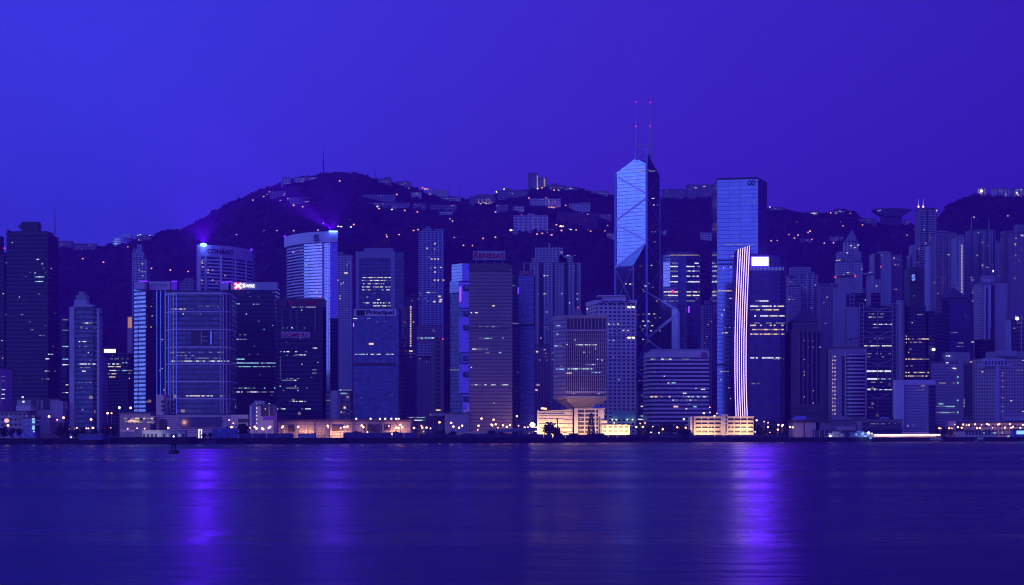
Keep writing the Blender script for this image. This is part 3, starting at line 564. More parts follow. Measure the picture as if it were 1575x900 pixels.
# tower behind, and tower with sign
b = tower('office_tower', 'tall slate-blue tower with recessed roof box, bright middle floors and shaded right flank', 547, 625, 387, 1400, F_NAVY, 34, crown=[(560, 605, 382, mat('slate_wall', (.46, .40, .50), .7))])
sl = MATS['slate_wall']
b.box('pier', 547, 553, 387, None, sl, dy=-.8, depth=3); b.box('pier', 601, 608, 387, None, sl, dy=-.8, depth=3); b.box('head_band', 547, 608, 387, 397, sl, dy=-1, depth=2)
red = MB(); Yr2 = 1412
red.bar((X(573, Yr2), Yr2, Z(378, Yr2)), (X(600, Yr2), Yr2, Z(367, Yr2)), 1.2).bar((X(576, Yr2), Yr2, Z(382, Yr2)), (X(598, Yr2), Yr2, Z(370, Yr2)), .9)
for p in (576, 585, 593, 599): red.bar((X(p, Yr2), Yr2, Z(383, Yr2)), (X(p, Yr2), Yr2, Z(381 - (p - 573) * .4, Yr2)), .7)
b.mb('roof_frame', red, mat('dull_red_frame', (.35, .06, .07), .6))
for y, fr in ((427, .8), (431.5, .75), (436.5, .6), (441.5, .7), (446, .75)): b.row(y, 557, 602, 'wwyk', fr, 1.7, 1.7)
b.row(451, 566, 604, 'd', .3).row(466, 556, 600, 'wd', .55).row(470.5, 574, 606, 'yw', .85).row(457, 563, 566, 'w', 1).row(461, 580, 592, 'w', .5).row(470.5, 554, 560, 'y', .6)
b = tower('office_tower', 'blue glass tower with white name board on top and black right side', 543.5, 617, 475, 1212, facade('blue_strip_glazing', (.24, .22, .32), (.16, .17, .28), 3.4, 2.4, .8, .95, .85, .15, lit=.004, wavy=.006), 28, fh=3.4)
b.mb('dark_flank', MB().prism([(X(610.4, 1212), 1212), (X(617.5, 1240), 1240.5), (X(612, 1240), 1240.5), (X(609.5, 1213), 1213)], 3.5, Z(474, 1212)), DARKC)
b.sign(545, 609.5, 475.5, 486.5, SIGNW, name='sign'); b.text('Principal', 563, 606, 477, 485.5, DARKLET, bold=.03)
b.mb('sign_mark', MB().prism([(X(548, 1211), 1211.1), (X(561, 1211), 1211.1), (X(548, 1211), 1211.2)], Z(485.4, 1211), [Z(477, 1211), Z(477, 1211), Z(477, 1211)]), DARKLET)
b.box('plant_floor', 544, 609, 558.5, 563, DARKC, dy=-.3, depth=.6)
b.dots('y', (571, 529), w=7, hp=3).row(490, 543, 550, 'w', 1).row(545, 546, 606, 'wc', .75).row(490, 564, 570, 'd', 1).dots('d', (580, 495), (591, 495), (556, 556), (579, 556), (591, 556), (547, 590), (562, 590), (599, 590), (603, 607), (555, 612), (590, 622)).dots('v', (543.8, 500), w=1.4, hp=6)
b.mb('podium', MB().box(X(420, 1120), X(632, 1120), 1120, 1140, 3.5, Z(648, 1120)), facade('podium_stone', (.55, .43, .46), (.34, .25, .29), 2.2, 60, .3, 1.0, 0, .8, lit=0))
b.mb('podium_cornice', MB().box(X(419, 1119), X(633, 1119), 1119, 1141, Z(648.5, 1119), Z(645.5, 1119)), mat('red_brown_trim', (.30, .14, .14), .8))
for p in (428, 436, 470, 481, 497, 508, 540, 563, 588, 607, 628): b.mb('podium_pier', MB().box(X(p, 1119), X(p + 2.2, 1119), 1118.6, 1120, 3.5, Z(649, 1119)), CONC)
for p0, p1, t, bb in ((443, 453, 655, 664), (510, 528, 655, 663), (560, 584, 653, 664), (586, 601, 654, 662)): b.mb('podium_poster', MB().box(X(p0, 1119), X(p1, 1119), 1119.3, 1119.9, Z(bb, 1119), Z(t, 1119)), mat('dark_mural', (.12, .07, .09), .8, noise=.8, nscale=.4))
for p in (548, 570, 584.5, 592.5, 602, 609, 613): b.mb('roof_lamp', MB().ball((X(p, 1121), 1121, Z(644.2, 1121)), .75), lamp_mat('white_roof_lamp', (.85, .8, 1), 3, False))
b = tower('apartment_tower', 'thin mauve tower with one vertical line of lit stair windows', 623, 641, 455, 1480, mat('mauve_wall', (.40, .26, .40), .85, noise=.1), 22, crown=[(630, 640, 452)])
for i in range(17): b.win(630.6, 632.6, 472 + i * 3.75, 1.9, 'y' if i % 4 else 'w')
b.dots('o' if 'o' in LITM else 'y', (632, 540), w=5, hp=2)
b = tower('apartment_tower', 'tall pale blue apartment tower alone on the dark slope above the thin mauve tower', 644, 683, 354, 1900, facade('tower_flat_front', (.62, .60, .70), (.06, .06, .1), 3.0, 5.2, .6, .68, .3, .25, lit=.006, warm=.7), 22, base=30, crown=[(650, 664, 351), (668, 682, 352.5), (656, 661, 348, None, 'roof_house', 351)])
b.dots('y', (669, 375), (657, 382), (664, 398.5), (669, 398.5), (674, 398.5), (669, 411.5), (678, 411.5), (669, 418.5), (668.5, 431), (674, 431), (682, 431), w=2.6, hp=1.6).row(450, 650, 672, 'wd', .5).dots('wy', (676, 456), (678, 461), (677, 464), (668, 464), w=4, hp=2.2).dots('k', (658, 463), (643, 460), (646, 451))
b = tower('apartment_block', 'pale flats with a lit strip along their middle, behind the mauve stair tower', 640, 680, 500, 1640, F_RESP, 20, cat='building'); b.row(520, 640, 668, 'wc', .85)
b.box('lower_front', 640, 663, 527, 548, F_RESL, dy=-4, depth=3.5); b.dots('wd', (651, 532), (654, 537), (668, 510))
b = tower('office_tower', 'slim concrete tower with a column of dark recessed windows', 663, 684, 521, 1380, mat('dim_concrete_shaft', (.30, .25, .30), .85, noise=.1), 20)
for i in range(17): b.box('window', 669.5, 677, 525 + i * 6.6, 529.6 + i * 6.6, DARKC, dy=-.2, depth=.4)
b.dots('y', (674, 631), w=7, hp=2); b.mb('beacon', MB().ball((X(681, 1376), 1376, Z(521.5, 1376)), .7), REDL); b.box('entrance_hood', 664, 684, 636, 640, PALE, dy=-6, depth=6)
b = tower('pavilion', 'low glazed pavilion with two green-white lit floors at the foot of the concrete tower', 627, 655, 640, 1180, F_DARK, 14, cat='building'); b.row(642, 628, 654, 'cw', .95, 2.6, 1.8).row(646.5, 630, 654, 'cw', .9, 2.6, 1.8)
# notched mirror tower (left fragment) and its twin
b = Bld('office_tower', 'blue mirror tower with jutting notched boxes and a violet lamp, left of the brown slab', 'tower', 1362, 707); b.fh = 3.6
F_LIP = facade('light_mirror_glazing', (.6, .6, .75), (.85, .92, 1.0), 3.0, 2.2, .84, .9, 1, .14, lit=0, wavy=.0, gvar=.12)
F_LIPD = facade('shaded_mirror_glazing', (.20, .20, .30), (.22, .24, .36), 3.4, 2.4, .8, .92, .9, .15, lit=.004, wavy=.02)  # darker copy of the mirror glazing, its shade put into the colour
b.mb('wall', MB().prism([(X(692, 1362), 1372), (X(710, 1362), 1362), (X(724, 1362), 1366), (X(724, 1362), 1396), (X(692, 1362), 1396)], 3.5, Z(432, 1362)), F_LIPD)
def bay(nm, p0, p1, p2, t, bb, m):
    b.mb(nm, MB().prism([(X(p0, 1360), 1369), (X(p1, 1360), 1358.5), (X(p2, 1360), 1361), (X(p2, 1360), 1380), (X(p0, 1360), 1380)], Z(bb, 1360), Z(t, 1360), bottom=True), m)
bay('upper_bay', 694, 711, 724, 405.5, 432, F_LIP); bay('side_bay', 691, 706, 706.5, 432, 450, F_LIP)
for t, bb, p0 in ((434, 473.5, 706), (475.5, 487, 711), (488, 542, 706), (544, 558, 711), (560, 605, 706), (607, 636, 711)):
    bay('notched_bay', p0 - 3, p0, 724, t, bb, F_LIP)
for y in (439, 478, 500, 547, 572, 610):
    b.mb('notch', MB().box(X(713, 1358), X(722, 1358), 1357.8, 1359, Z(y + 8, 1358), Z(y, 1358)), DARKC); b.mb('notch_face', MB().box(X(715.5, 1358), X(722, 1358), 1357.3, 1357.9, Z(y + 6, 1358), Z(y + 1, 1358)), F_LIPD)
b.mb('violet_lamp', MB().box(X(707.4, 1357), X(709.6, 1357), 1356.3, 1356.9, Z(464, 1357), Z(441, 1357)), lamp_mat('violet_wall_lamp', (.30, .07, 1), 1.8, False))
b.dots('wd', (708, 409), (703, 410)).row(569, 692, 706, 'd', .95, 4).dots('k', (709, 580), (709, 590))
b = tower('office_tower', 'broad brown-grey stone slab with thin horizontal floor lines and a roof board', 721.5, 788, 409, 1192, facade('brown_slab_front', (.47, .33, .31), (.16, .11, .13), 2.9, 70, .26, 1.0, 0, .5, lit=0, wr=.75), 24, fh=2.9)
b.box('crown', 721.5, 783, 405.5, 416, mat('brown_crown', (.22, .16, .17), .8), dy=-.5, depth=20); b.box('plant_floor', 722, 783, 503, 506.5, mat('brown_crown', (0, 0, 0)), dy=-.35, depth=.5)
b.mb('dark_flank', MB().box(X(783.2, 1192), X(785.5, 1192), 1192.2, 1216, 3.5, Z(408, 1192)), mat('maroon_flank', (.16, .09, .10), .8))
s = b.sign(727.5, 777, 386, 400, mat('pale_roof_board', (.55, .5, .56), .6), dy=4, name='roof_board'); b.text('R', 729, 735.5, 387.5, 397.5, REDSIGN, dy=3.6, bold=.03); b.text('ENESAS', 736.5, 775.5, 389.5, 397.3, REDSIGN, dy=3.6, bold=.03)
for p in (732, 745, 760, 772): b.mb('board_post', MB().box(X(p, 1198), X(p + 1, 1198), 1197.2, 1198, Z(406, 1198), Z(398, 1198)), STEEL)
b.dots('y', (759, 470.5), w=4, hp=1.6).row(481, 724, 735, 'cw', .9).row(503.5, 737, 770, 'dw', .75).row(520.5, 737, 756, 'cw', .95, 3).row(520.5, 729, 734, 'd').row(537, 724, 740, 'yw', .9).row(537, 740, 752, 'd', .6).row(542.5, 744, 753, 'd', .6).row(542.5, 767, 775, 'cw', .9).row(592, 724, 782, 'wd', .82, 3.5, 1.3).dots('cw', (725, 565), (760, 620), (774, 520))
b = tower('office_tower', 'mirror tower glowing violet above, with a dim roof sign and black stepped left side', 786, 823, 424, 1385, F_DARK2, 26)
b.mb('violet_glass', MB().prism([(X(797.5, 1383), 1383.5), (X(821, 1383), 1383), (X(821, 1383), 1392), (X(797.5, 1383), 1392)], Z(498, 1383), Z(424, 1383)), F_LIPD)
b.mb('lower_glass', MB().prism([(X(800, 1383), 1383.4), (X(822, 1383), 1382.8), (X(822, 1383), 1392), (X(800, 1383), 1392)], 3.5, Z(501.5, 1383)), F_LIPD)
b.mb('glass_flood', MB().box(X(796.2, 1381), X(797.6, 1381), 1381, 1382, Z(452, 1381), Z(442, 1381)), lamp_mat('deep_violet_lamp', (.15, .04, 1), 2.4, False))
b.sign(798, 820.5, 416, 424, SIGNDIM, name='roof_sign', dy=-2); b.text('LIPPO', 800, 818, 417.5, 422.5, mat('dim_mauve_letters', (.35, .2, .4), .5, emit=(.4, .15, .6), es=.12, sample=False), dy=-2.4)
b.row(440, 809, 818, 'yd', .9).row(497.5, 787, 820, 'cd', .9, 3.5, 1.8).row(439.5, 788, 795, 'd', .6).dots('cd', (796, 602), (801, 602), (797, 573), (805, 606)).dots('y', (813, 612), (813, 614.5), w=4, hp=1.6)
b = tower('apartment_tower', 'twin-winged pale apartment tower with high roof house, right of the violet mirror tower', 805, 893, 403, 1720, F_RESL, 24, crown=[(818, 872, 397), (823, 866, 380, None, 'roof_house', 397), (844, 846.5, 374, None, 'mast', 380), (860, 881, 393, None, 'roof_house', 403)])
for p0, p1 in ((807, 815), (829, 836), (850, 853), (868, 874), (884, 887)): b.box('shaft_recess', p0, p1, 405, 560, mat('recess_shade', (.08, .07, .1), .8), dy=-.3, depth=.6)  # flat dark strips on the wall, painted as the shade of recesses
b.row(393, 872, 885, 'dw', .8).row(416.5, 883, 888, 'y').row(424, 832, 843, 'wy', .6).row(452, 827, 842, 'yd', .6).dots('ywp', (821, 428.5), (864, 452), (888, 452), (876, 466), (888, 460), (841, 480), (833, 448))
b = tower('apartment_block', 'lavender-grey apartment block half hidden behind the pedestal tower', 838, 862, 499, 1560, F_RES, 18, crown=[(840, 846, 497)]); b.dots('yd', (841, 503), (843, 507), (832, 520))
b = tower('apartment_block', 'dim mauve apartment block between violet mirror tower and pedestal tower', 822, 846, 530, 1500, F_RESP, 18, bot=None); b.dots('yp', (826, 541), (827, 592), (825, 600), w=3.5, hp=2)
b.row(592, 824, 830, 'y', 1, 5, 2)
# pedestal tower
b = Bld('headquarters_tower', 'square headquarters tower flaring out above a narrow floodlit stem', 'tower', 1262, 892); b.fh = 3.5; b.chain = [(851, 1276), (870, 1262), (933, 1262)]
F_POW = facade('pedestal_fins_front', (.62, .50, .54), (.05, .04, .06), 3.6, 1.75, .86, .62, .2, .2, lit=.01, es=.5)
F_POWL = facade('pedestal_stone_front', (.72, .56, .54), (.24, .20, .24), 3.6, 30, .3, .96, 0, .5, lit=0)
zt, zb_ = Z(487, 1262), Z(609, 1262); L, M_, R_ = (X(851, 1276), 1276), (X(870, 1262), 1262), (X(933, 1262), 1262)
bk = [(R_[0] + 1, 1300), (L[0] + 6, 1306)]
b.mb('wall', MB().prism([L, M_, (M_[0] + .3, 1275), (L[0] + 1, 1280)], zb_, zt), F_POWL); b.mb('finned_front', MB().prism([(M_[0], 1262), R_, bk[0], (M_[0], 1300)], zb_, zt), F_POW)
b.mb('rear', MB().prism([(L[0] + 1, 1280), (M_[0], 1275), (M_[0], 1300), bk[1]], zb_, zt), F_POWL)
b.box('top_recess', 871, 932, 490, 507, DARKC, dy=-.3, depth=.5)  # dark sheet painted in as the shade of the recess
for i in range(12): p = 871 + i * 5.5; b.mb('fin', MB().box(X(p, 1261), X(p + .9, 1261), 1261, 1262, Z(508, 1261), Z(489, 1261)), F_POWL)
for y in (507, 602): b.box('band', 870, 933, y, y + 2, MATS['lavender_stone'], dy=-.8, depth=.9)
st = mat('pedestal_stone', (.62, .50, .44), .8, noise=.08)
b.mb('parapet', MB().prism([(L[0] - .5, 1276), (M_[0] - .3, 1261), (R_[0] + .5, 1261), (R_[0] + 1, 1262.3), (M_[0], 1262.3), (L[0], 1277)], zt - 1.5, zt + 1.0, bottom=True), st)
b.mb('plinth_band', MB().prism([(L[0] - .6, 1276), (M_[0], 1260.8), (R_[0] + .6, 1260.8), bk[0], bk[1]], Z(613, 1262), zb_, bottom=True), st)
lo = [(L[0] - .6, 1276), (M_[0], 1260.8), (R_[0] + .6, 1260.8), bk[0], bk[1]]; hi = [(X(873, 1275), 1282), (X(884, 1275), 1272), (X(918, 1275), 1272), (X(918, 1285), 1292), (X(873, 1285), 1296)]
fl = MB()
for i in range(5):
    j = (i + 1) % 5; fl.face([(*hi[i], Z(627, 1270)), (*hi[j], Z(627, 1270)), (*lo[j], Z(613.05, 1262)), (*lo[i], Z(613.05, 1262))])
b.mb('flared_base', fl, st); b.mb('stem', MB().prism(hi, 3.5, Z(627, 1270)), st)
pl = MB(); Yp = 1280
for p0, p1, t in ((884, 892, 474), (880, 895, 480), (873, 903, 484)): pl.box(X(p0, Yp), X(p1, Yp), Yp - (484 - t) * -.6, Yp + 12, zt, Z(t, Yp))
b.mb('roof_plant', pl, STEEL); b.mb('beacon', MB().ball((X(889, Yp), Yp, Z(473, Yp)), .6), REDL)
b.row(501, 856, 862, 'b', .9).row(514, 856, 860, 'b', .6).row(532, 853, 868, 'bd', .7).row(568, 853, 868, 'bd', .7).row(563, 855, 865, 'd', .5).row(530.5, 884, 918, 'w', .8, 1.6, 1.6).row(542, 897, 908, 'wk', .8).row(561, 900, 920, 'dw', .7).row(567.5, 871, 914, 'wcd', .75).row(574, 871, 880, 'y', .9).row(573, 910, 930, 'c', .8).dots('p', (884.5, 523), (916, 536)).dots('w', (872, 530), (919, 553), (898, 542), (926, 554), (882, 605), (921, 605)).dots('d', (903, 549), (862, 549), (856, 580))
# white grid tower
b = Bld('office_tower', 'white tower with a regular grid of dark square windows and a sign along its top', 'tower', 1372, 945); b.fh = 3.55; b.chain = [(901, 1398), (916.5, 1372), (979, 1372)]
pts = [(X(901.5, 1398), 1398), (X(916.5, 1372), 1372), (X(979, 1372), 1372), (X(976, 1405), 1405), (X(905, 1405), 1412)]; b.pts = pts
b.mb('wall', MB().prism(pts, 3.5, Z(468, 1372)), F_GRID); b.mb('crown', MB().prism([(x * 1.0 + (-.5 if i < 2 else .4 if i == 2 else 0), y - .5) for i, (x, y) in enumerate(pts)], Z(468, 1372), Z(461.5, 1372), bottom=True), mat('warm_white_stone', (.92, .74, .74), .7))
b.box('roof_house', 925, 963, 454.8, 461.5, MATS['warm_white_stone'], dy=8, depth=14); b.box('roof_slab', 917, 963, 454, 455.6, MATS['warm_white_stone'], dy=6, depth=18)
for i in range(4): b.box('crown_opening', 920 + i * 15, 931 + i * 15, 466, 468, DARKC, dy=-.8, depth=.4)
b.text('Bank of America', 926, 959, 462, 465.3, mat('navy_letters', (.05, .03, .22), .5), dy=-.8, bold=.03); b.mb('sign_mark', MB().box(X(961.5, 1371), X(967, 1371), 1371, 1371.5, Z(465, 1371), Z(462.3, 1371)), mat('crimson_mark', (.4, .02, .1), .5))
for y, p in ((472.8, (967.5, 974)), (519.5, (967.5, 974))): b.dots('B', *[(q, y) for q in p], w=4, hp=1.8)
b.dots('y', (937, 498.5), (951, 498.5), (959, 508.5), (966, 508.5), w=2.6, hp=1.4).dots('c', (936, 498.5), (944, 498.5), (944, 524), (952, 584), (966, 508.5), w=2).dots('k', (944, 549.5), (937, 524)).dots('w', (903, 475.5))
for y in (486.5, 502, 517, 537, 552): b.box('ledge', 917, 979, y, y + .8, MATS['crimson_mark'] if 0 else mat('mauve_ledge', (.38, .24, .30), .8), dy=-.3, depth=.3)
b.sign(942, 979, 631.5, 645, mat('teal_glow_wall', (.35, .55, .6), .6), dy=-1, name='entrance_wall')  # wall tinted teal to imitate the glow of its lamps
for p in (942, 948, 965, 973): b.mb('wall_lamp', MB().ball((X(p, 1368), 1368, Z(645.5, 1368)), .6), lamp_mat('green_white_lamp', (.55, 1, .85), 6))
# prism tower
b = Bld('prism_tower', 'faceted mirror skyscraper of triangular shafts with diagonal bracing and twin masts', 'tower', 1552, 994.5)
YC = 1552; c0 = (X(994.5, YC), YC); off = lambda dx, dy: (c0[0] + dx, c0[1] + dy)
Wc, Sc, Ec, Nc = off(-32.4, 17.4), off(-17.0, -31.5), off(32.4, -17.4), off(17.4, 32.4)
zq = lambda py, pt: Z(py, pt[1])
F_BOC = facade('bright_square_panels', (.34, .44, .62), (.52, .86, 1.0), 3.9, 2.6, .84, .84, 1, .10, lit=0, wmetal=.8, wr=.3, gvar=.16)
F_BOCD = facade('shaded_square_panels', (.09, .09, .13), (.15, .15, .22), 2.0, 2.0, .84, .84, .8, .12, lit=.003, es=.4)  # darker copy of the panels, shade and dark reflections put into the colour
zc_, zw_, zn_ = Z(231, YC), zq(267, Wc), zq(270, Nc)
def tri(nm, A, B, C3, zA, zB, zC, z0, m, mroof):
    """triangular shaft, A-B outer edge, C at the core; its roof slopes"""
    p = [A, B, C3]; area = (B[0] - A[0]) * (C3[1] - A[1]) - (B[1] - A[1]) * (C3[0] - A[0]); zz = [zA, zB, zC]
    if area < 0: p, zz = [B, A, C3], [zB, zA, zC]
    b.mb(nm, MB().prism(p, z0, zz, top=False), m); b.mb('sloping_roof', MB().face([(q[0], q[1], z) for q, z in zip(p, zz)]) or _mbface(p, zz), mroof)
def _mbface(p, zz):
    m_ = MB(); m_.face([(q[0], q[1], z + .02) for q, z in zip(p, zz)]); return m_
# tallest shaft: bright inner face W-C, dark inner face C-N; notch at the masts
zpk = zq(243.5, off(-11, 6)); pk = off(-11.0, 5.9)
up = MB(); zlow = Z(470, YC)
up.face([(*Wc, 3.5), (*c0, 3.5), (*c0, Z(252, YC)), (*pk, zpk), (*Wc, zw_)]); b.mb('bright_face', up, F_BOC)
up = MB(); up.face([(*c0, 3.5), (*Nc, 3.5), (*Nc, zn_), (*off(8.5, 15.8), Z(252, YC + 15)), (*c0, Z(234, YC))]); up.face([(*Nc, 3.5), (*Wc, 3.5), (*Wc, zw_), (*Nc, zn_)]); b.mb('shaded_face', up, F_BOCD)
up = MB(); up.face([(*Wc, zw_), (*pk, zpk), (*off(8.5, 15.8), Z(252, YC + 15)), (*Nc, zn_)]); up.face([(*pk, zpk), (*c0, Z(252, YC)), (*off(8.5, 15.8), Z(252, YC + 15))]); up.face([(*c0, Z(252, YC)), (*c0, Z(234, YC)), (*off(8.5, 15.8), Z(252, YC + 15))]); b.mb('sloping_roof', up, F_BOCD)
def shaft(A, B, zA, zB, zC, mside, mroof):
    e = lambda q, k=.35: (q[0] + (q[0] - c0[0]) / 36.8 * k, q[1] + (q[1] - c0[1]) / 36.8 * k)
    A, B = e(A), e(B); cc = (c0[0] + (A[0] + B[0] - 2 * c0[0]) * .004, c0[1] + (A[1] + B[1] - 2 * c0[1]) * .004)
    m_ = MB(); m_.prism([A, B, cc], 3.5, [zA, zB, zC], top=False); b.mb('shaft', m_, mside)
    m_ = MB(); m_.face([(*A, zA), (*B, zB), (*cc, zC)]); b.mb('sloping_roof', m_, mroof)
F_SLP = mat('slope_glass', (.34, .34, .55), .15, .9)
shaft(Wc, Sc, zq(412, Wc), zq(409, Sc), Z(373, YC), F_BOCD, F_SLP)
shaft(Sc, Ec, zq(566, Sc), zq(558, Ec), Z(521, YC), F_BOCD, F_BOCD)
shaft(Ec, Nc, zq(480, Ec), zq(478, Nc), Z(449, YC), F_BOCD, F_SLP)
brc = mat('pale_bracing', (.62, .56, .86), .35, .75)
def brace(nm, A, ya, B, yb, w=1.1, o=.5):
    h = Vector((B[0] - A[0], B[1] - A[1], 0)).normalized(); nn = Vector((h.y, -h.x, 0))
    if nn.y > 0: nn = -nn
    p, q = Vector((A[0], A[1], zq(ya, A))) + nn * o, Vector((B[0], B[1], zq(yb, B))) + nn * o
    d = (q - p).normalized(); u = nn.cross(d) * w * .75; t = nn * .35; m_ = MB()
    c8 = [p - u, q - u, q + u, p + u]; c9 = [v + t for v in c8]
    if (c9[1] - c9[0]).cross(c9[3] - c9[0]).dot(nn) < 0: c8, c9 = c8[::-1], c9[::-1]
    m_.face(c9)
    for i in range(4): j = (i + 1) % 4; m_.face([c8[i], c8[j], c9[j], c9[i]])
    b.mb(nm, m_, brc)
b.mb('corner_post', MB().bar((c0[0], c0[1] - .6, Z(530, YC)), (c0[0], c0[1] - .6, Z(229, YC)), 2.0), brc)
b.mb('corner_post', MB().bar((Wc[0], Wc[1] - .4, 3.5), (Wc[0], Wc[1] - .4, zw_), 2.2), brc); b.mb('corner_post', MB().bar((Nc[0] + .3, Nc[1], 3.5), (Nc[0] + .3, Nc[1], zn_), .8), brc)
b.mb('corner_post', MB().bar((Sc[0], Sc[1] - .6, 3.5), (Sc[0], Sc[1] - .6, zq(409, Sc)), 1.2), brc); b.mb('corner_post', MB().bar((Ec[0] + .4, Ec[1] - .6, 3.5), (Ec[0] + .4, Ec[1] - .6, zq(480, Ec)), 1.8), brc)
for a, c in ((271, 298), (340, 304), (345, 371)): brace('brace', Wc, a, c0, c)
for a, c in ((268, 300), (349, 304), (344, 372), (412, 375), (416, 447)): brace('brace', Nc, a, c0, c, .8)
brace('brace', Wc, 412, Sc, 468, 1.1); brace('brace', Wc, 470, Sc, 412, 1.1); brace('brace', Wc, 412, c0, 373, 1.0, 1.2); brace('brace', Sc, 412, c0, 449, .6); brace('brace', Sc, 488, c0, 449, .8)
brace('brace', c0, 449, Ec, 478, 1.2, .9); brace('brace', c0, 521, Ec, 482, 2.0, .9); brace('brace', c0, 521, Ec, 558, 1.4, 1.2); brace('brace', c0, 521, Sc, 566, 1.2, 1.2); brace('brace', c0, 521, Sc, 490, .9, .9); brace('brace', Sc, 566, Ec, 625, 1.2, .8); brace('brace', Ec, 558, Sc, 625, 1.2, .8)
ed = MB(); ed.prism([(Ec[0] - 7.0, Ec[1] + 3.76 - .8), (Ec[0], Ec[1] - .8), (Ec[0], Ec[1] - .4), (Ec[0] - 7.0, Ec[1] + 3.76 - .4)], zq(556, Ec), [zq(474.5, Ec), zq(479, Ec), zq(479, Ec), zq(474.5, Ec)]); b.mb('edge_reflection_panel', ed, mat('edge_reflection', (.8, .85, 1.0), .3, .4, emit=None))  # bright reflection at the edge put in as a pale panel
for p, t in ((978.4, 157), (1000.6, 158)):
    a = MB().tube((X(p, YC), YC + 4, Z(246, YC + 4)), (X(p, YC), YC + 4, Z(194, YC + 4)), .7, .45); a.tube((X(p, YC), YC + 4, Z(194, YC + 4)), (X(p, YC), YC + 4, Z(t, YC + 4)), .4, .22); m1 = b.mb('mast', a, WSTEEL)
    for y in (t - .5, 194): b.mb('beacon', MB().ball((X(p, YC), YC + 3.6, Z(y, YC + 3.6)), .62), REDL, m1)
mf = MB(); q = lambda p, y: (X(p, YC), YC + 3.4, Z(y, YC + 3.4))
mf.bar(q(978.4, 222), q(1000.6, 222.5), .7).bar(q(978.4, 243), q(994, 229), .9).bar(q(979, 222.5), q(990, 230), .8).bar(q(1000.6, 224), q(995, 230), .7).bar(q(994, 229), q(1002, 246), .9); b.mb('mast_frame', mf, WSTEEL)
b.chain = [(948, Wc[1]), (994.5, YC), (1016, Nc[1])]
b.row(262.5, 965, 992, 'k', .95, 3, 2.4).row(263, 997, 1008, 'd', .9, 3, 2.2).row(271, 973, 981, 'd', .9)
b.chain = [(948, Wc[1] - .8), (971.9, Sc[1] - .8), (972.1, Sc[1] - .8), (994.5, YC - .8), (1040, Ec[1] - .8)]
for pts_ in (((982, 437), (993, 440), (989, 445.5), (998, 436), (1004, 442), (991, 448), (969, 437), (962, 437)), ((989, 494), (997, 494), (989, 506), (1001, 509), (998, 483), (1006, 483), (1008, 489), (1015, 489), (989, 522), (992, 501), (1003, 501))): b.dots('wyd', *pts_, w=2.6, hp=1.1)
b.scatter(14, 997, 1014, 300, 440, 'dw', 2.2, 1)
# lit curved office tower
b = tower('office_tower', 'curved office tower with many bright lit floors, a red lamp and a violet vertical lamp', 1019, 1078, 390, 1640, facade('half_lit_glazing', (.24, .21, .28), (.26, .26, .36), 3.7, 2.6, .7, .95, .8, .14, lit=.02, es=.4, warm=.5), 28, chain=[(1019, 9), (1024, 4), (1032, 1), (1042, 0), (1056, 0), (1066, 2), (1073, 5), (1078, 11)], crown=[(1026, 1070, 387)], fh=3.7)
b.mb('bright_panel', MB().prism([(X(1021, 1636), 1642), (X(1031, 1636), 1638), (X(1032, 1636), 1640), (X(1021, 1636), 1646)], Z(441, 1636), Z(402, 1636)), F_LIP); b.mb('sheen_panel', MB().prism([(X(1043, 1638), 1639), (X(1056, 1638), 1639), (X(1056, 1638), 1639.6), (X(1043, 1638), 1639.6)], Z(470, 1638), Z(398, 1638)), F_LIPD)
b.mb('violet_lamp', MB().box(X(1058.6, 1636), X(1060.6, 1636), 1636, 1637, Z(481, 1636), Z(471, 1636)), lamp_mat('violet_wall_lamp', (0, 0, 0), 1)); b.mb('red_lamp', MB().ball((X(1034.5, 1634), 1634, Z(448, 1634)), 1.6), REDL)
for y, k, fr in ((392.5, 'k', .8), (405, 'w', .5), (410, 'w', .7), (417, 'wd', .85), (425, 'wd', .6), (433.5, 'w', .8), (449, 'yw', .9), (454.5, 'yw', .9), (463, 'd', .5), (473, 'yw', .8), (481, 'w', .9), (486, 'yw', .9), (497, 'd', .4), (524, 'w', .7), (529, 'yw', .9), (534, 'd', .4), (539, 'd', .4)): b.row(y, 1021 if y > 440 else 1030, 1076, k, min(1, fr * 1.25), 3.2, 2.3)
b = tower('apartment_tower', 'narrow grey-blue apartment shaft squeezed beside the tall mirrored tower', 1078, 1102, 468, 1720, F_RES, 20, crown=[(1085, 1100, 462), (1094, 1099, 456)])
b = tower('office_block', 'wide low office with white horizontal floor bands and a round badge on its top corner', 990.5, 1091, 541, 1330, facade('white_floor_bands', (.95, .76, .82), (.05, .04, .07), 3.75, 60, .5, 1.0, .1, .25, lit=0), 28, chain=[(990.5, 20), (993, 12), (997, 6), (1003, 1.5), (1009, 0), (1091, 0)], fh=3.75, cat='building')
b.mb('roof_band', MB().prism([(x, y - .5) for x, y in b.pts[:6]] + b.pts[6:], Z(550, 1330), Z(540.5, 1330), bottom=True), MATS['warm_white_stone']); b.box('roof_house', 1000, 1090, 537, 541, CONC, dy=8, depth=14)
b.mb('badge', MB().tube((X(1083, 1329), 1329.4, Z(546.5, 1329)), (X(1083, 1329), 1328.8, Z(546.5, 1329)), 3.0, n=16), mat('rose_badge', (.45, .15, .3), .5))
b.row(552.5, 1001, 1060, 'wcd', .5, 4, 2).row(610.5, 1000, 1032, 'yk', .5).row(610.5, 1050, 1088, 'wc', .85).row(605, 1046, 1056, 'w', .5).row(589, 1033, 1040, 'c', .9).row(598, 1002, 1012, 'd', .6).row(599, 1078, 1088, 'w', .9).row(615.5, 1030, 1074, 'wd', .35).row(621, 1050, 1064, 'd', .4).dots('p', (1039.5, 625.5), w=7, hp=2.4).dots('c', (1069, 625.5), w=5, hp=2).dots('y', (1082, 635.5), (1028, 589), w=3).scatter(14, 1000, 1086, 560, 632, 'dwy')
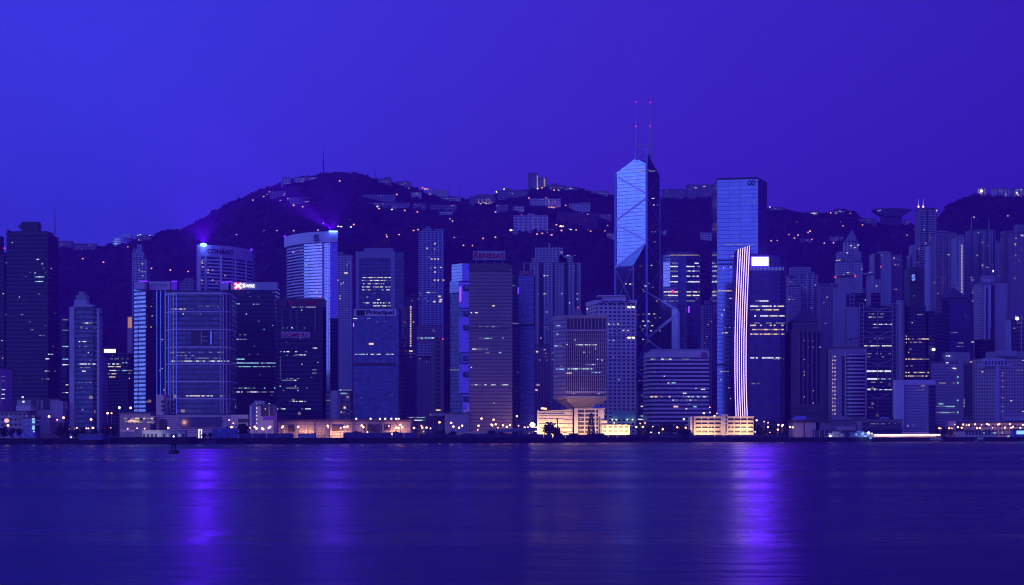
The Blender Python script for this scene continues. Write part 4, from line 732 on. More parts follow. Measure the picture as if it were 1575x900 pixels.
b = tower('apartment_block', 'pale block with lit lobby between the white grid tower and the banded office', 979, 995, 600, 1420, F_LOW, 18, cat='building'); b.row(625, 983, 990, 'w', .9).row(640, 981, 993, 'cw', .9, 3, 2).row(645, 981, 993, 'cw', .8, 3, 2)
# tall mirrored slab
b = tower('skyscraper', 'tallest flat-topped mirror-blue slab tower with dark cap line and a knot emblem', 1103, 1166, 274, 1500, facade('sky_mirror_slab', (.46, .48, .68), (.72, .95, 1.0), 4.2, 12.0, .80, .97, 1, .10, lit=.004, es=.6, wavy=.006, gvar=.2, wmetal=.85, wr=.25), 30, chain=[(1103, 5), (1166, 0), (1179.5, 26)], fh=4.2)
b.mb('shaded_flank', MB().prism([(X(1166.2, 1500), 1499.8), (X(1179.7, 1526), 1526), (X(1178, 1528), 1528), (X(1166, 1502), 1502)], 3.5, Z(273.6, 1500)), facade('shaded_slab_flank', (.2, .19, .27), (.15, .15, .24), 4.2, 4, .8, .97, .8, .15, lit=0))  # flank is a darker copy of the slab front, shade put into colour
b.mb('cap', MB().prism([(X(1103, 1505), 1504.6), (X(1166, 1500), 1499.6), (X(1166, 1500), 1508), (X(1103, 1505), 1508)], Z(274.6, 1500), Z(272.5, 1500), bottom=True), DARKC)
kn = MB(); Yk = 1498.6
for dx in (-1.9, 1.9):
    for i in range(16):
        a, c = 2 * math.pi * i / 16, 2 * math.pi * (i + 1) / 16; kn.bar((X(1156, Yk) + dx + 2.0 * math.cos(a), Yk, Z(280.5, Yk) + 1.7 * math.sin(a)), (X(1156, Yk) + dx + 2.0 * math.cos(c), Yk, Z(280.5, Yk) + 1.7 * math.sin(c)), .7)
b.mb('emblem', kn, DARKLET)
for y in (399, 405, 560): b.mb('plant_floor', MB().prism([(X(1103.4, 1505), 1504.7), (X(1165.6, 1500), 1499.75), (X(1165.6, 1500), 1500.2), (X(1103.4, 1505), 1505.2)], Z(y + 2.4, 1502), Z(y, 1502), bottom=True), mat('plant_louvre', (.10, .08, .16), .6))
b.row(376, 1115, 1160, 'd', .75).row(394, 1123, 1132, 'w', .95).row(447.5, 1104, 1130, 'y', .9, 4, 1.3).row(459, 1122, 1128, 'p', .9).row(512, 1104, 1120, 'y', .7).row(504, 1110, 1126, 'd', .4).row(571.5, 1104, 1126, 'yd', .8).row(310, 1150, 1162, 'd', .5).dots('wd', (1133, 363), (1148, 325), (1126, 307), (1109, 477), (1114, 477), (1113, 412), (1124, 411)).dots('y', (1125.5, 613), w=5, hp=1.6).scatter(16, 1105, 1128, 410, 600, 'dy')
# leaning light-striped tower
def curve(y):      # sideways sweep of the striped edge
    ks = [(378, 0), (420, -2), (470, -4), (520, -5.3), (570, -5.5), (610, -4.8), (641, -3.6), (668, -2.4)]
    return float(np.interp(y, [a for a, c in ks], [c for a, c in ks]))
b = Bld('striped_tower', 'dark tower with swept edge of six brilliant vertical light stripes and a glowing white screen', 'tower', 1342, 1180); b.fh = 3.9
YS = 1342; b.chain = [(1120, YS - .25), (1150, YS - .25), (1182, YS - .25), (1200, YS + .75), (1207, YS + 4.7)]
F_AIA = facade('evening_office_glazing', (.16, .14, .18), (.16, .16, .24), 3.9, 2.2, .7, .95, .6, .14, lit=.008, es=.3, warm=.6)
def px_l(y): return 1134 + curve(y)
def px_r(y): return 1154.5 + curve(y)
b.mb('wall', MB().prism([(X(1143, YS), YS), (X(1182, YS), YS), (X(1200, YS + 1), YS + 1), (X(1207, YS + 5), YS + 5), (X(1209, YS + 14), YS + 14), (X(1207, YS + 40), YS + 40), (X(1143, YS + 40), YS + 40)], 3.5, [Z(389, YS), Z(391, YS), Z(397, YS), Z(398, YS), Z(399, YS), Z(399, YS), Z(389, YS)]), F_AIA)
edge = MB(); ys = list(range(378, 645, 12)) + [668]
for a, c in zip(ys, ys[1:]):
    sl_ = lambda y: (4.0 - 5.5 * 0) if y > 378 else 0
    tl, tr = (384.5 if a == 378 else a), a
    A, B, Cc, D = (X(px_l(c), YS), YS - 2.0, Z(c, YS)), (X(px_r(c), YS), YS - 2.0, Z(c, YS)), (X(px_r(a), YS), YS - 2.0, Z(tr, YS)), (X(px_l(a), YS), YS - 2.0, Z(tl, YS))
    edge.face([A, B, Cc, D]); bk2 = lambda q: (q[0], YS + 20, q[2])
    edge.face([bk2(A), A, D, bk2(D)]); edge.face([B, bk2(B), bk2(Cc), Cc]);
    if a == 378: edge.face([D, Cc, bk2(Cc), bk2(D)])
b.mb('swept_edge', edge, mat('violet_spill_glass', (.14, .07, .28), .3, .2))  # glass tinted violet to imitate spill from the light stripes
STR = [lamp_mat('stripe_white', (.72, .52, 1.0), 2.5), lamp_mat('stripe_mauve', (.55, .28, 1.0), 2.2)]
for i in range(6):
    seg = [MB(), MB()]; t = (i + .35) / 6; n_ = 0; y = 384 - i * 1.1
    f = lambda y: px_l(y) + (px_r(y) - px_l(y)) * t
    while y < 640.5:
        h = 2.2 if n_ % 2 == 0 else 1.1; y2 = min(641, y + h); w_ = .66
        seg[n_ % 2].face([(X(f(y2) - w_, YS), YS - 2.4, Z(y2, YS)), (X(f(y2) + w_, YS), YS - 2.4, Z(y2, YS)), (X(f(y) + w_, YS), YS - 2.4, Z(y, YS)), (X(f(y) - w_, YS), YS - 2.4, Z(y, YS))])
        y = y2; n_ += 1
    s1 = b.mb('light_stripe', seg[0], STR[0]); tag(b.mb('stripe_lamps', seg[1], STR[1], s1), kind='stuff')
b.mb('screen', MB().box(X(1156, YS), X(1181.5, YS), YS - 1.6, YS - .6, Z(409, YS), Z(395.5, YS)), lamp_mat('white_screen', (.80, .78, 1.0), 2.6))
b.mb('screen_frame', MB().box(X(1154, YS), X(1183.5, YS), YS - .7, YS - .2, Z(411, YS), Z(393.6, YS)), mat('blue_glow_frame', (.1, .08, .5), .4, emit=(.06, .02, 1), es=.9, sample=False))  # frame glows itself to imitate the blue glow around the screen
cr_ = MB()
for i in range(25): p = 1154 + i * 2.1; cr_.box(X(p, YS), X(p + .9, YS), YS - .6, YS + .2, Z(416, YS), Z(411, YS))
b.mb('crown_fins', cr_, mat('blue_glow_fins', (.3, .3, .6), .4, emit=(.22, .25, .9), es=.35, sample=False))  # fins given a faint glow of their own to look lit blue
for y, k, fr, p0, p1 in ((463, 'w', .8, 1162, 1182), (471, 'wy', .95, 1154, 1206), (476.5, 'yd', .8, 1154, 1198), (486, 'wy', .7, 1154, 1207), (497, 'd', .6, 1154, 1207), (500.5, 'y', .5, 1154, 1207), (507, 'yk', .7, 1154, 1206), (514, 'kpy', .9, 1154, 1207), (550.5, 'w', .9, 1154, 1206), (552.5, 'd', .6, 1190, 1206), (590, 'cd', .5, 1156, 1206), (609, 'wd', .5, 1156, 1206), (616, 'wy', .5, 1165, 1188), (631, 'w', .6, 1152, 1206), (602, 'd', .4, 1156, 1206), (520, 'd', .4, 1156, 1206)): b.row(y, p0, p1, k, fr, 3, 2.4)
b.dots('pd', (1172, 434), (1166, 449), (1175, 441), (1191, 449), (1184, 463), (1196, 520), (1198, 529), (1202, 536)).scatter(20, 1155, 1206, 560, 640, 'dk')
# apex-roofed tower
b = Bld('office_tower', 'dark stone tower with a pyramid roof and tall vertical window slots', 'tower', 1350, 1242); Y0 = 1350
pts = [(X(1217, Y0), Y0), (X(1266, Y0), Y0), (X(1266, Y0), Y0 + 30), (X(1217, Y0), Y0 + 30)]
DK = mat('dark_rose_stone', (.20, .14, .16), .8, noise=.12)
b.mb('wall', MB().prism(pts, 3.5, Z(508, Y0)), DK); b.mb('upper_storey', MB().box(X(1220, Y0), X(1259, Y0), Y0 + 3, Y0 + 27, Z(508, Y0), Z(494, Y0)), DK)
b.mb('pyramid_roof', MB().cone([(X(1219, Y0), Y0 + 2), (X(1260, Y0), Y0 + 2), (X(1260, Y0), Y0 + 28), (X(1219, Y0), Y0 + 28)], Z(494, Y0), (X(1238.5, Y0), Y0 + 15, Z(474, Y0))), mat('dark_roof_metal', (.12, .10, .13), .5))
for p in (1230, 1237, 1244, 1251, 1257.5): b.mb('window_slot', MB().box(X(p - .2, Y0), X(p + 3.6, Y0), Y0 - .25, Y0 + .3, Z(622, Y0), Z(510, Y0)), mat('slot_glass', (.03, .03, .05), .15, .3))
for p in (1228.6, 1234.8, 1241.6, 1248.6, 1255.4, 1262): b.mb('pier', MB().box(X(p, Y0), X(p + 1.3, Y0), Y0 - .8, Y0, Z(622, Y0), Z(506, Y0)), mat('rose_pier', (.28, .20, .22), .8))
for t, bb in ((622, 629), (631, 634)): b.mb('cornice', MB().box(X(1216, Y0), X(1267, Y0), Y0 - 1, Y0, Z(bb, Y0), Z(t, Y0)), DK)
for p in (1231, 1240, 1249, 1257): b.mb('window', MB().box(X(p, Y0), X(p + 4.5, Y0), Y0 - .3, Y0 + .2, Z(640, Y0), Z(634.5, Y0)), DARKC)
b.dots('y', (1250, 524.5), (1250, 534), (1261, 534), (1237, 553), (1237, 572), (1237, 577), (1250.5, 601), (1237, 610.5), (1250.5, 620)).dots('k', (1243, 562), (1237, 524), (1243, 524), (1243, 534), w=2)
b = tower('apartment_tower', 'dim blue apartment tower with stepped roof behind the pyramid-roofed tower', 1209, 1258, 421, 1790, F_RES, 24, base=10, crown=[(1216, 1247, 411)])
for p in (1222, 1228, 1241, 1249): b.box('bay', p, p + 4, 419, 520, F_RESL, dy=-1.5, depth=1.5)
b.box('roof_arm', 1209, 1222, 424, 425.5, STEEL, dy=-3, depth=3); b.dots('wd', (1230, 438), (1233, 439)).dots('c', (1253.7, 438.5), w=2.2).dots('y', (1211, 463))
b = tower('apartment_tower', 'lower dim apartment slab beside the stepped-roof blue tower', 1210, 1232, 439, 1770, F_RES, 14, base=10)
b = tower('apartment_tower', 'plain wide apartment slab with rows of small dark windows, left of the trussed bank', 1256, 1290, 439, 1740, F_RESP, 22, base=8, crown=[(1258, 1291, 436)]); b.dots('y', (1272, 457))
b = tower('apartment_tower', 'spired apartment tower with stepped shoulders and lit windows, rising behind the trussed bank', 1284, 1327, 401, 1900, F_RESL, 22, base=30, crown=[(1292, 1325, 386), (1299, 1320, 372, None, 'roof_house', 386)])
Yt = 1908
b.mb('spire', MB().cone([(X(1300, Yt), Yt - 4), (X(1318, Yt), Yt - 4), (X(1318, Yt), Yt + 8), (X(1300, Yt), Yt + 8)], Z(372, Yt), (X(1311.5, Yt), Yt + 2, Z(352, Yt))), mat('spire_lead', (.35, .33, .38), .5))
b.box('side_step', 1286, 1294, 388, 401, F_RESL, dy=1, depth=10); b.box('centre_bay', 1305, 1313, 384, 445, F_RES, dy=-1.2, depth=1.5)
b.dots('wy', (1309, 378), (1320, 377), (1315, 381), (1303, 389), (1287, 401), (1291, 400.5), (1311, 404), (1304, 419.5), (1301, 422.5), w=2.6)
b = tower('apartment_tower', 'pale twin-wing apartment block with lit dots, right of the spired tower', 1337, 1371, 389.5, 1880, F_RESL, 20, base=30, crown=[(1352, 1371, 386.5)]); b.dots('y', (1356, 393)).dots('r', (1355, 410.5), w=1.8).dots('w', (1338, 419.5), (1336, 421))
b.box('centre_recess', 1346, 1354, 391, 430, mat('recess_shade', (0, 0, 0)), dy=-.3, depth=.5)  # dark strip on the front painted as recess shade
b = tower('apartment_tower', 'dim mauve apartment block tucked behind the pale twin-wing block', 1370, 1388, 391, 1905, F_RESP, 18, base=30); b.dots('p', (1375, 397), w=2.6)
# convex banded tower
b = tower('office_tower', 'grey tower with a convex pale-banded bay and a double column of lit dots', 1271, 1333, 534, 1336, mat('mauve_grey_stone', (.48, .38, .44), .8, noise=.1), 24)
ch = [(1301, 1336), (1304, 1333.6), (1310, 1332.4), (1317, 1332), (1324, 1332.4), (1329, 1333.6), (1332, 1336)]
for i in range(17):
    y = 544 + i * 5.75; b.mb('floor_band', MB().prism([(X(p, yy), yy) for p, yy in ch], Z(y + 2.3, 1333), Z(y, 1333), bottom=True), mat('band_stone', (.85, .66, .70), .75))
b.mb('bay_glass', MB().prism([(X(p, yy), yy + .8) for p, yy in ch], Z(640, 1333), Z(543, 1333)), mat('bay_dark_glass', (.06, .05, .08), .2, .3))
b.box('bay_post', 1300, 1301.5, 543, 640, MATS['band_stone'], dy=-2, depth=2); b.box('bay_post', 1331, 1332.6, 543, 640, MATS['band_stone'], dy=-2, depth=2)
for i in range(16):
    for p in (1280.7, 1284.3): b.win(p - .75, p + .75, 548.5 + i * 5.87, 1.6, 'y' if (i * 3 + int(p)) % 5 else 'd', -.2)
b.row(606.5, 1302, 1314, 'y', .9); b.box('window_column', 1294.5, 1299, 548, 640, F_DARK, dy=-.2, depth=.4)
# trussed bank
b = Bld('bank_tower', 'trussed bank tower hung from ladder-like steel masts with crane platforms on its roof', 'tower', 1452, 1350); Y0 = 1452; b.fh = 3.9; b.chain = [(1290, Y0), (1392, Y0)]
F_HS = facade('hung_floor_glazing', (.16, .14, .18), (.05, .05, .08), 3.9, 2.4, .6, .95, .4, .2, lit=.035, es=.35, warm=.3)
HG = mat('bank_grey_aluminium', (.50, .44, .50), .55, .0)
q3 = lambda p, y, d=-.8: (X(p, Y0), Y0 + d, Z(y, Y0))
b.mb('wall', MB().box(X(1322, Y0), X(1376, Y0), Y0, Y0 + 20, 3.5, Z(470, Y0)), F_HS); b.mb('rear_block', MB().box(X(1316, Y0), X(1362, Y0), Y0 + 20, Y0 + 40, 3.5, Z(448, Y0)), F_HS)
b.mb('service_shaft', MB().box(X(1303, Y0), X(1320, Y0), Y0 - 1, Y0 + 14, 3.5, Z(472, Y0)), HG)
b.mb('service_shaft', MB().box(X(1288, Y0), X(1302, Y0), Y0 + 4, Y0 + 20, 3.5, Z(442, Y0)), HG)
b.mb('service_shaft', MB().tube((X(1386, Y0), Y0 + 2, 3.5), (X(1386, Y0), Y0 + 2, Z(462, Y0)), 4.2, n=14), HG); b.mb('service_shaft', MB().box(X(1379, Y0), X(1392, Y0), Y0 + 8, Y0 + 18, 3.5, Z(470, Y0)), HG)
def ladder(p0, p1, t, bb, d=-1.0):
    m_ = MB().bar(q3(p0, t, d), q3(p0, bb, d), .9).bar(q3(p1, t, d), q3(p1, bb, d), .9); y = t
    while y < bb: m_.bar(q3(p0, y, d), q3(p1, y, d), .8); y += 6.1
    b.mb('ladder_mast', m_, HG)
ladder(1321.5, 1327.5, 467, 640); ladder(1372, 1378.5, 467, 640); ladder(1310, 1316.5, 435, 480, 8); ladder(1361, 1367, 432, 470, 14); ladder(1297, 1301, 440, 520, 8)
def truss(p0, p1, pm, y0, y1, d=-.9, w=.8):
    b.mb('hanger_truss', MB().bar(q3(p0, y0, d), q3(pm, y1, d), w).bar(q3(p1, y0, d), q3(pm, y1, d), w).bar(q3(p0, y1 + 1.2, d), q3(p1, y1 + 1.2, d), w).bar(q3(pm, y1, d), q3(pm, y1 + 28, d), w * .7), HG)
truss(1327, 1372, 1349.5, 508, 518); truss(1327, 1372, 1349.5, 553, 562); truss(1327, 1372, 1349.5, 604, 612.5); truss(1317, 1361, 1339, 437, 447, 8); truss(1327, 1372, 1349.5, 470, 478)
for p0, p1, y, pc in ((1286, 1319, 423.5, 1296), (1328, 1350, 421, 1339)):
    b.mb('crane_platform', MB().tube(q3((p0 + p1) / 2, y, 10), q3((p0 + p1) / 2, y - 1.8, 10), (p1 - p0) / 2 * Y0 / F, n=14), HG); b.mb('platform_leg', MB().box(X(pc - 2.5, Y0), X(pc + 2.5, Y0), Y0 + 6, Y0 + 12, Z(470, Y0), Z(y, Y0)), HG)
for p, y in ((1287, 425.5), (1317.5, 424)): b.mb('beacon', MB().ball(q3(p, y, 6), .9), REDL)
b.row(419.5, 1302, 1308, 'y', .9, 4).row(422.5, 1297, 1308, 'yk', .8).row(483, 1336, 1360, 'd', .7).row(488, 1336, 1358, 'dy', .7).row(499, 1342, 1372, 'w', .95, 2.5, 2).row(504, 1336, 1352, 'd', .6).row(521, 1332, 1360, 'd', .4).row(532, 1329, 1373, 'wy', .95, 2.5, 2.2).row(544, 1334, 1370, 'k', .4).row(549, 1334, 1360, 'd', .5).row(571, 1333, 1371, 'w', .97, 2.5, 3.4).row(583, 1334, 1350, 'w', .95, 2.5, 3.2).row(583, 1350, 1370, 'cw', .8, 2.5, 1.6).row(599, 1334, 1350, 'w', .97, 2.5, 3).row(599.5, 1350, 1373, 'wc', .85, 2.5, 1.6).row(588, 1340, 1362, 'k', .5).row(627, 1334, 1348, 'd', .5)
b.dots('w', (1331, 461.5), (1345, 494), (1376, 488), (1376, 499), (1340, 627), (1337, 594), (1358, 556), (1376, 533), (1373, 477)).dots('c', (1375, 532.5), (1375, 538), w=4, hp=2.4).dots('p', (1357, 544))
b = tower('office_block', 'pale grey tower stub between the lit-dot tower and the trussed bank', 1305, 1320, 520, 1420, HG, 16)
# blue-emblem tower
b = tower('office_tower', 'dark stepped tower with blue S emblem and rows of warm lit windows', 1390, 1424, 470, 1440, F_DARK, 26, fh=3.9)
b.box('shaft', 1393, 1420, 411, 470, DARKC, dy=4, depth=18); b.box('shoulder', 1390, 1400, 413, 470, mat('dim_shoulder', (.22, .17, .2), .8), dy=6, depth=14); b.box('side_wing', 1420, 1438, 478, None, F_DARK, dy=3, depth=18)
s = b.sign(1401, 1409, 421, 433, mat('emblem_board', (.03, .03, .08), .4), dy=2.5, name='emblem_board'); b.text('S', 1402.3, 1407.7, 422, 432, lamp_mat('blue_emblem', (.2, .3, 1), 1.2, False), dy=2.2, bold=.04, name='emblem')
for y in (521.5, 552.5, 573, 578.5): b.row(y, 1399.5, 1429, 'yk', .85, 3, 2).dots('y', (1394, y), (1397.8, y), w=1.9, hp=1.9)
b.row(526.5, 1400, 1420, 'k', .5).row(537, 1396, 1418, 'kd', .5).row(563, 1394, 1404, 'k', .7).dots('y', (1394, 517), (1394, 527), (1403, 496.5), (1397.6, 542)).dots('d', (1406, 455)).row(484, 1402, 1420, 'd', .3); b.dots('B', (1436, 537.5), w=4.5, hp=3)
# twin spired apartment tower
b = tower('apartment_tower', 'tallest apartment tower on the right, capped by two glowing spikes', 1407, 1440, 320, 1905, facade('ribbed_flat_front', (.66, .58, .66), (.05, .05, .08), 3.2, 7, .6, .9, .1, .3, lit=.006, warm=.8), 22, base=30)
b.box('rear_wing', 1426, 1441, 325, 480, F_RES, dy=12, depth=14); b.box('dark_seam', 1423, 1427, 319, 480, DARKC, dy=-.3, depth=6); b.box('lower_wing', 1398, 1408, 377, 480, F_RESL, dy=-2, depth=14); b.box('lower_wing', 1394, 1400, 392, 480, F_RESL, dy=-3, depth=12)
for p in (1412.7, 1420): s = b.mb('spike', MB().tube((X(p, 1900), 1900, Z(319, 1900)), (X(p, 1900), 1900, Z(306, 1900)), 1.1, .15), mat('glowing_spike', (.6, .55, .8), .4, emit=(.5, .4, 1), es=.35, sample=False)); b.mb('spike_lamp', MB().ball((X(p, 1899), 1899, Z(318, 1899)), 1.3), lamp_mat('pink_lamp', (1, .55, .6), 3, False), s)  # spikes glow faintly themselves to look lit by the lamps
b.mb('beacon', MB().ball((X(1440.5, 1915), 1915, Z(324, 1915)), 1.0), lamp_mat('pink_lamp', (0, 0, 0), 1)); b.dots('y', (1413, 383), (1421, 353), (1411, 404), (1424, 374))
# cluster of flats at right
b = tower('apartment_tower', 'slim smooth pale slab, narrow and nearly windowless, before the mauve flats', 1423, 1431, 376, 1780, mat('smooth_blue_grey', (.68, .64, .74), .6), 14, base=12, crown=[(1424, 1430, 375)])
b = tower('apartment_tower', 'broad mauve apartment tower with pale vertical bay strips, right of the twin-spiked tower', 1432, 1471, 357, 1830, F_RESP, 24, base=16, crown=[(1444, 1458, 354)])
for p in (1438, 1450, 1460): b.box('bay', p, p + 4, 361, 480, F_RES, dy=-1.5, depth=1.6)
b.dots('y', (1459, 392), (1453, 429.5), (1442, 451.5), w=3); b.dots('k', (1442, 426), (1448, 428))
b = tower('apartment_tower', 'plum-coloured slab behind the pale strip with a dotted stair light line', 1453, 1472, 362, 1930, mat('plum_wall', (.28, .16, .22), .85, noise=.1), 16, base=40)
b = tower('apartment_tower', 'pale apartment tower with a vertical line of lit stair windows on its right edge', 1463, 1484, 364, 1790, F_RESL, 20, base=12, crown=[(1471, 1482, 361)])
for i in range(16): b.win(1478.3, 1480.2, 378 + i * 4.75, 2.2, 'y')
b = tower('apartment_tower', 'wide dark ribbed apartment tower with two thin rooftop masts', 1484, 1531, 352.5, 1850, facade('ribbed_dark_flats', (.36, .32, .40), (.04, .04, .07), 3.0, 4.6, .7, .55, .1, .3, lit=.006, warm=.8), 24, base=18)
for p in (1486, 1497, 1512, 1522): b.box('bay', p, p + 5, 356, 480, F_RES, dy=-1.6, depth=1.7)
for p, t in ((1494, 334), (1521, 336)): b.mb('mast', MB().tube((X(p, 1855), 1855, Z(352, 1855)), (X(p, 1855), 1855, Z(t, 1855)), .5, .25), WSTEEL)
b.dots('y', (1505, 358), (1511, 373), (1515, 374), (1503, 393), (1490, 411), (1498.5, 411.5), (1519, 411), (1511, 408), (1501, 392.5), (1494, 427)).dots('B', (1527, 417), w=2.2, hp=3).row(411.5, 1511, 1530, 'k', .7)
b.dots('wd', (1493, 430), (1496, 431), (1494, 437), (1496, 446), (1496, 450), (1496, 463))
b = tower('apartment_tower', 'low dim gap-filling block between the ribbed dark flats and the purple slab', 1526, 1545, 371, 1960, F_RES, 16, base=50, crown=[(1531, 1533, 368)])
b = tower('apartment_tower', 'tall purple-brown slab at the right edge with a stepped roofline', 1538, 1600, 358, 1800, F_RESP, 30, base=12, crown=[(1544, 1560, 355), (1565, 1600, 345)])
b.box('blank_pier', 1543, 1550, 355, 500, mat('plum_wall', (0, 0, 0)), dy=-1.5, depth=8); b.dots('y', (1563, 366.5), (1561, 375), (1573, 363), (1562, 377), (1562, 393), (1571, 384), (1561, 428), (1570, 450)); b.dots('w', (1572, 362), w=4)
# dark pyramid tower and white balcony tower
b = tower('office_tower', 'shadowy blue office tower with a pyramid roof and spike, in front of the flats', 1449, 1493, 462, 1560, facade('shadow_blue_glazing', (.10, .10, .15), (.12, .12, .19), 3.8, 2.6, .7, .94, .7, .15, lit=.012), 28, crown=[(1452, 1490, 458)])
Yp = 1566
b.mb('pyramid_roof', MB().cone([(X(1454, Yp), Yp), (X(1488, Yp), Yp), (X(1488, Yp), Yp + 18), (X(1454, Yp), Yp + 18)], Z(458, Yp), (X(1470, Yp), Yp + 9, Z(441, Yp))), mat('dark_roof_metal', (0, 0, 0))); b.mb('spike', MB().tube((X(1470, Yp), Yp + 9, Z(442, Yp)), (X(1470, Yp), Yp + 9, Z(431, Yp)), .5, .1), STEEL)
b.dots('d', (1471, 511.5), (1464, 512), (1487, 487), (1485, 484)).row(527.5, 1469, 1482, 'd', .6).row(533, 1469, 1482, 'd', .6).dots('y', (1496, 526), w=4).row(511.5, 1466, 1473, 'd', .6)
b = tower('office_block', 'dark low block between the blue-emblem tower and the shadowy pyramid tower', 1424, 1452, 482, 1520, F_DARK, 22)
b = tower('apartment_tower', 'white apartment tower with balcony grid, tall blank centre core and high roof box', 1497.5, 1549.5, 434, 1640, facade('balcony_grid_front', (.85, .64, .70), (.06, .04, .07), 2.9, 2.6, .55, .55, .1, .3, lit=.004), 22, crown=[(1512, 1530, 424)])
b.box('blank_core', 1513, 1524, 430, 540, mat('pale_core', (.85, .68, .76), .8), dy=-2.5, depth=4); b.box('core_slot', 1516.5, 1519.5, 442, 530, DARKC, dy=-2.8, depth=.4); b.box('cornice', 1511, 1528, 434, 438, STEEL, dy=-3.2, depth=3); b.box('recess', 1524.5, 1530, 440, 540, mat('recess_shade', (0, 0, 0)), dy=-.4, depth=.6)  # recess is a dark strip on the wall, its shade painted in
b = tower('office_block', 'slim blue-grey block with a bright roof lamp at the right edge', 1546, 1555, 490, 1480, mat('smooth_blue_grey', (0, 0, 0)), 14)
b = tower('office_block', 'dark banded block with floor stripes and a thin post at the right edge', 1554, 1600, 491, 1500, facade('dark_striped_front', (.26, .2, .26), (.06, .05, .08), 4.2, 40, .5, 1, .1, .3, lit=0), 20); b.mb('roof_lamp', MB().ball((X(1564.5, 1498), 1498, Z(490, 1498)), 1.7), lamp_mat('peach_lamp', (1, .8, .75), 6, False)); b.dots('y', (1562, 486.5), (1560, 505))
b.mb('post', MB().tube((X(1571, 1490), 1490, Z(560, 1490)), (X(1571, 1490), 1490, Z(484, 1490)), .5), WSTEEL)
b = tower('office_block', 'dark blue glass infill block with pale glass fin behind the broad mauve office', 1499, 1530, 522, 1560, F_DARK2, 20); b.mb('glass_fin', MB().box(X(1523.5, 1556), X(1525, 1556), 1555.8, 1556.4, Z(532, 1556), Z(505, 1556)), MIRR)
# broad waterfront offices
b = tower('office_block', 'broad mauve office with fine window grid and scattered bright windows', 1432, 1500, 556, 1440, facade('mauve_fine_grid', (.60, .46, .52), (.08, .06, .1), 2.9, 2.0, .5, .62, .1, .3, lit=.006, warm=.2), 26, cat='building', chain=[(1432, 2), (1476, 0), (1500, 3)], fh=3.4)
b.box('upper_storey', 1446, 1492, 542, 556, MATS['mauve_grey_stone'], dy=5, depth=16); b.box('corner_pier', 1474, 1482, 556, None, MATS['mauve_grey_stone'], dy=-.9, depth=1); b.mb('shaded_bay', MB().box(X(1483, 1440), X(1499, 1440), 1439.6, 1440.4, Z(640, 1440), Z(559, 1440)), facade('dark_bay_grid', (.2, .15, .2), (.04, .03, .06), 3.4, 2.6, .6, .62, .1, .3, lit=0))  # bay's shade is put into a darker window grid
b.chain = [(p_, y_ - .7) for p_, y_ in b.chain]; b.dots('wb', (1456, 547.5), (1460, 547.5), w=2.4, hp=2.4).dots('d', (1452, 549), (1464, 548)).dots('w', (1457, 558), (1467, 566.5), (1469, 567), w=3.5).dots('w', (1487.3, 561), w=3, hp=2.6).row(556.8, 1492, 1502, 'wy', .9, 2.4, 1.7).dots('c', (1473.5, 580), (1473.5, 589), (1473.5, 616), (1473.5, 634.5), (1491, 602), w=2.4, hp=2).row(583.5, 1494, 1499.5, 'y', .9).dots('B', (1484, 615.5), (1487.5, 615.5), (1491, 615.5), (1484, 620), (1487.5, 620), (1491, 620), (1494.6, 620), (1484, 624.6), (1487.5, 624.6), (1494, 611), (1498, 611), w=2.1, hp=1.8).row(589.5, 1444, 1468, 'k', .7).row(625.5, 1440, 1469, 'cd', .95, 2.2, 1.5).row(634.8, 1440, 1469, 'cd', .95, 2.2, 1.5).row(621.5, 1444, 1452, 'c', .7).row(630, 1447, 1456, 'y', .5)
b = tower('hotel_block', 'old-style hotel with arched attic windows, pale corner pier and a roof name board', 1500, 1600, 551, 1420, facade('hotel_lattice', (.62, .47, .50), (.06, .05, .08), 3.3, 2.6, .5, .5, .1, .3, lit=.006, warm=.9), 26, cat='building', chain=[(1500, 8), (1531, 0), (1600, -4)])
b.box('attic', 1508, 1600, 551, 562, facade('attic_arches', (.72, .62, .74), (.08, .07, .1), 8, 3.2, .55, .5, .1, .3, lit=0), dy=-1, depth=12); b.box('corner_pier', 1531, 1537, 562, None, mat('lilac_pier', (.72, .60, .72), .8), dy=-1.5, depth=2.5); b.box('cornice', 1503, 1600, 561, 563.5, mat('lilac_pier', (0, 0, 0)), dy=-1.6, depth=2)
s = b.sign(1532, 1564, 539.5, 548, mat('lilac_board', (.5, .44, .56), .6), dy=4, name='name_board'); b.box('roof_house', 1516, 1600, 541, 551, CONC, dy=7, depth=14)
for y in (573.5, 586, 595, 612, 625, 633): b.row(y, 1540.5, 1545, 'k', 1, 4, 1.5)
b.dots('y', (1555.5, 616.5), (1511, 572), (1574, 633), w=2.6).dots('w', (1573.5, 554.5)).dots('k', (1566, 570), (1572, 570), (1541, 578))
b.box('entrance_canopy', 1543, 1600, 643, 647, MATS['lilac_pier'], dy=-8, depth=8)
# pale civic block
b = tower('civic_hall', 'pale civic block with blank left pier and a fine grid front on the waterfront', 1374, 1439, 584.5, 1292, facade('civic_fine_grid', (.66, .52, .64), (.06, .05, .09), 2.55, 1.9, .42, .62, .1, .3, lit=.004), 22, cat='building')
b.box('blank_pier', 1374, 1390.5, 584.5, None, mat('pale_lilac_wall', (.84, .70, .86), .8, noise=.05), dy=-1.5, depth=8); b.box('top_band', 1390, 1439, 584.5, 592, MATS['pale_lilac_wall'], dy=-.8, depth=1.2); b.box('side_bay', 1428.5, 1439, 592, None, F_DARK, dy=-.4, depth=.6)
b.row(593.5, 1412, 1428, 'k', .6).dots('d', (1412, 600), (1418, 600), (1421, 599)).dots('wk', (1396, 655), (1405, 654), (1427, 658), (1435, 653))
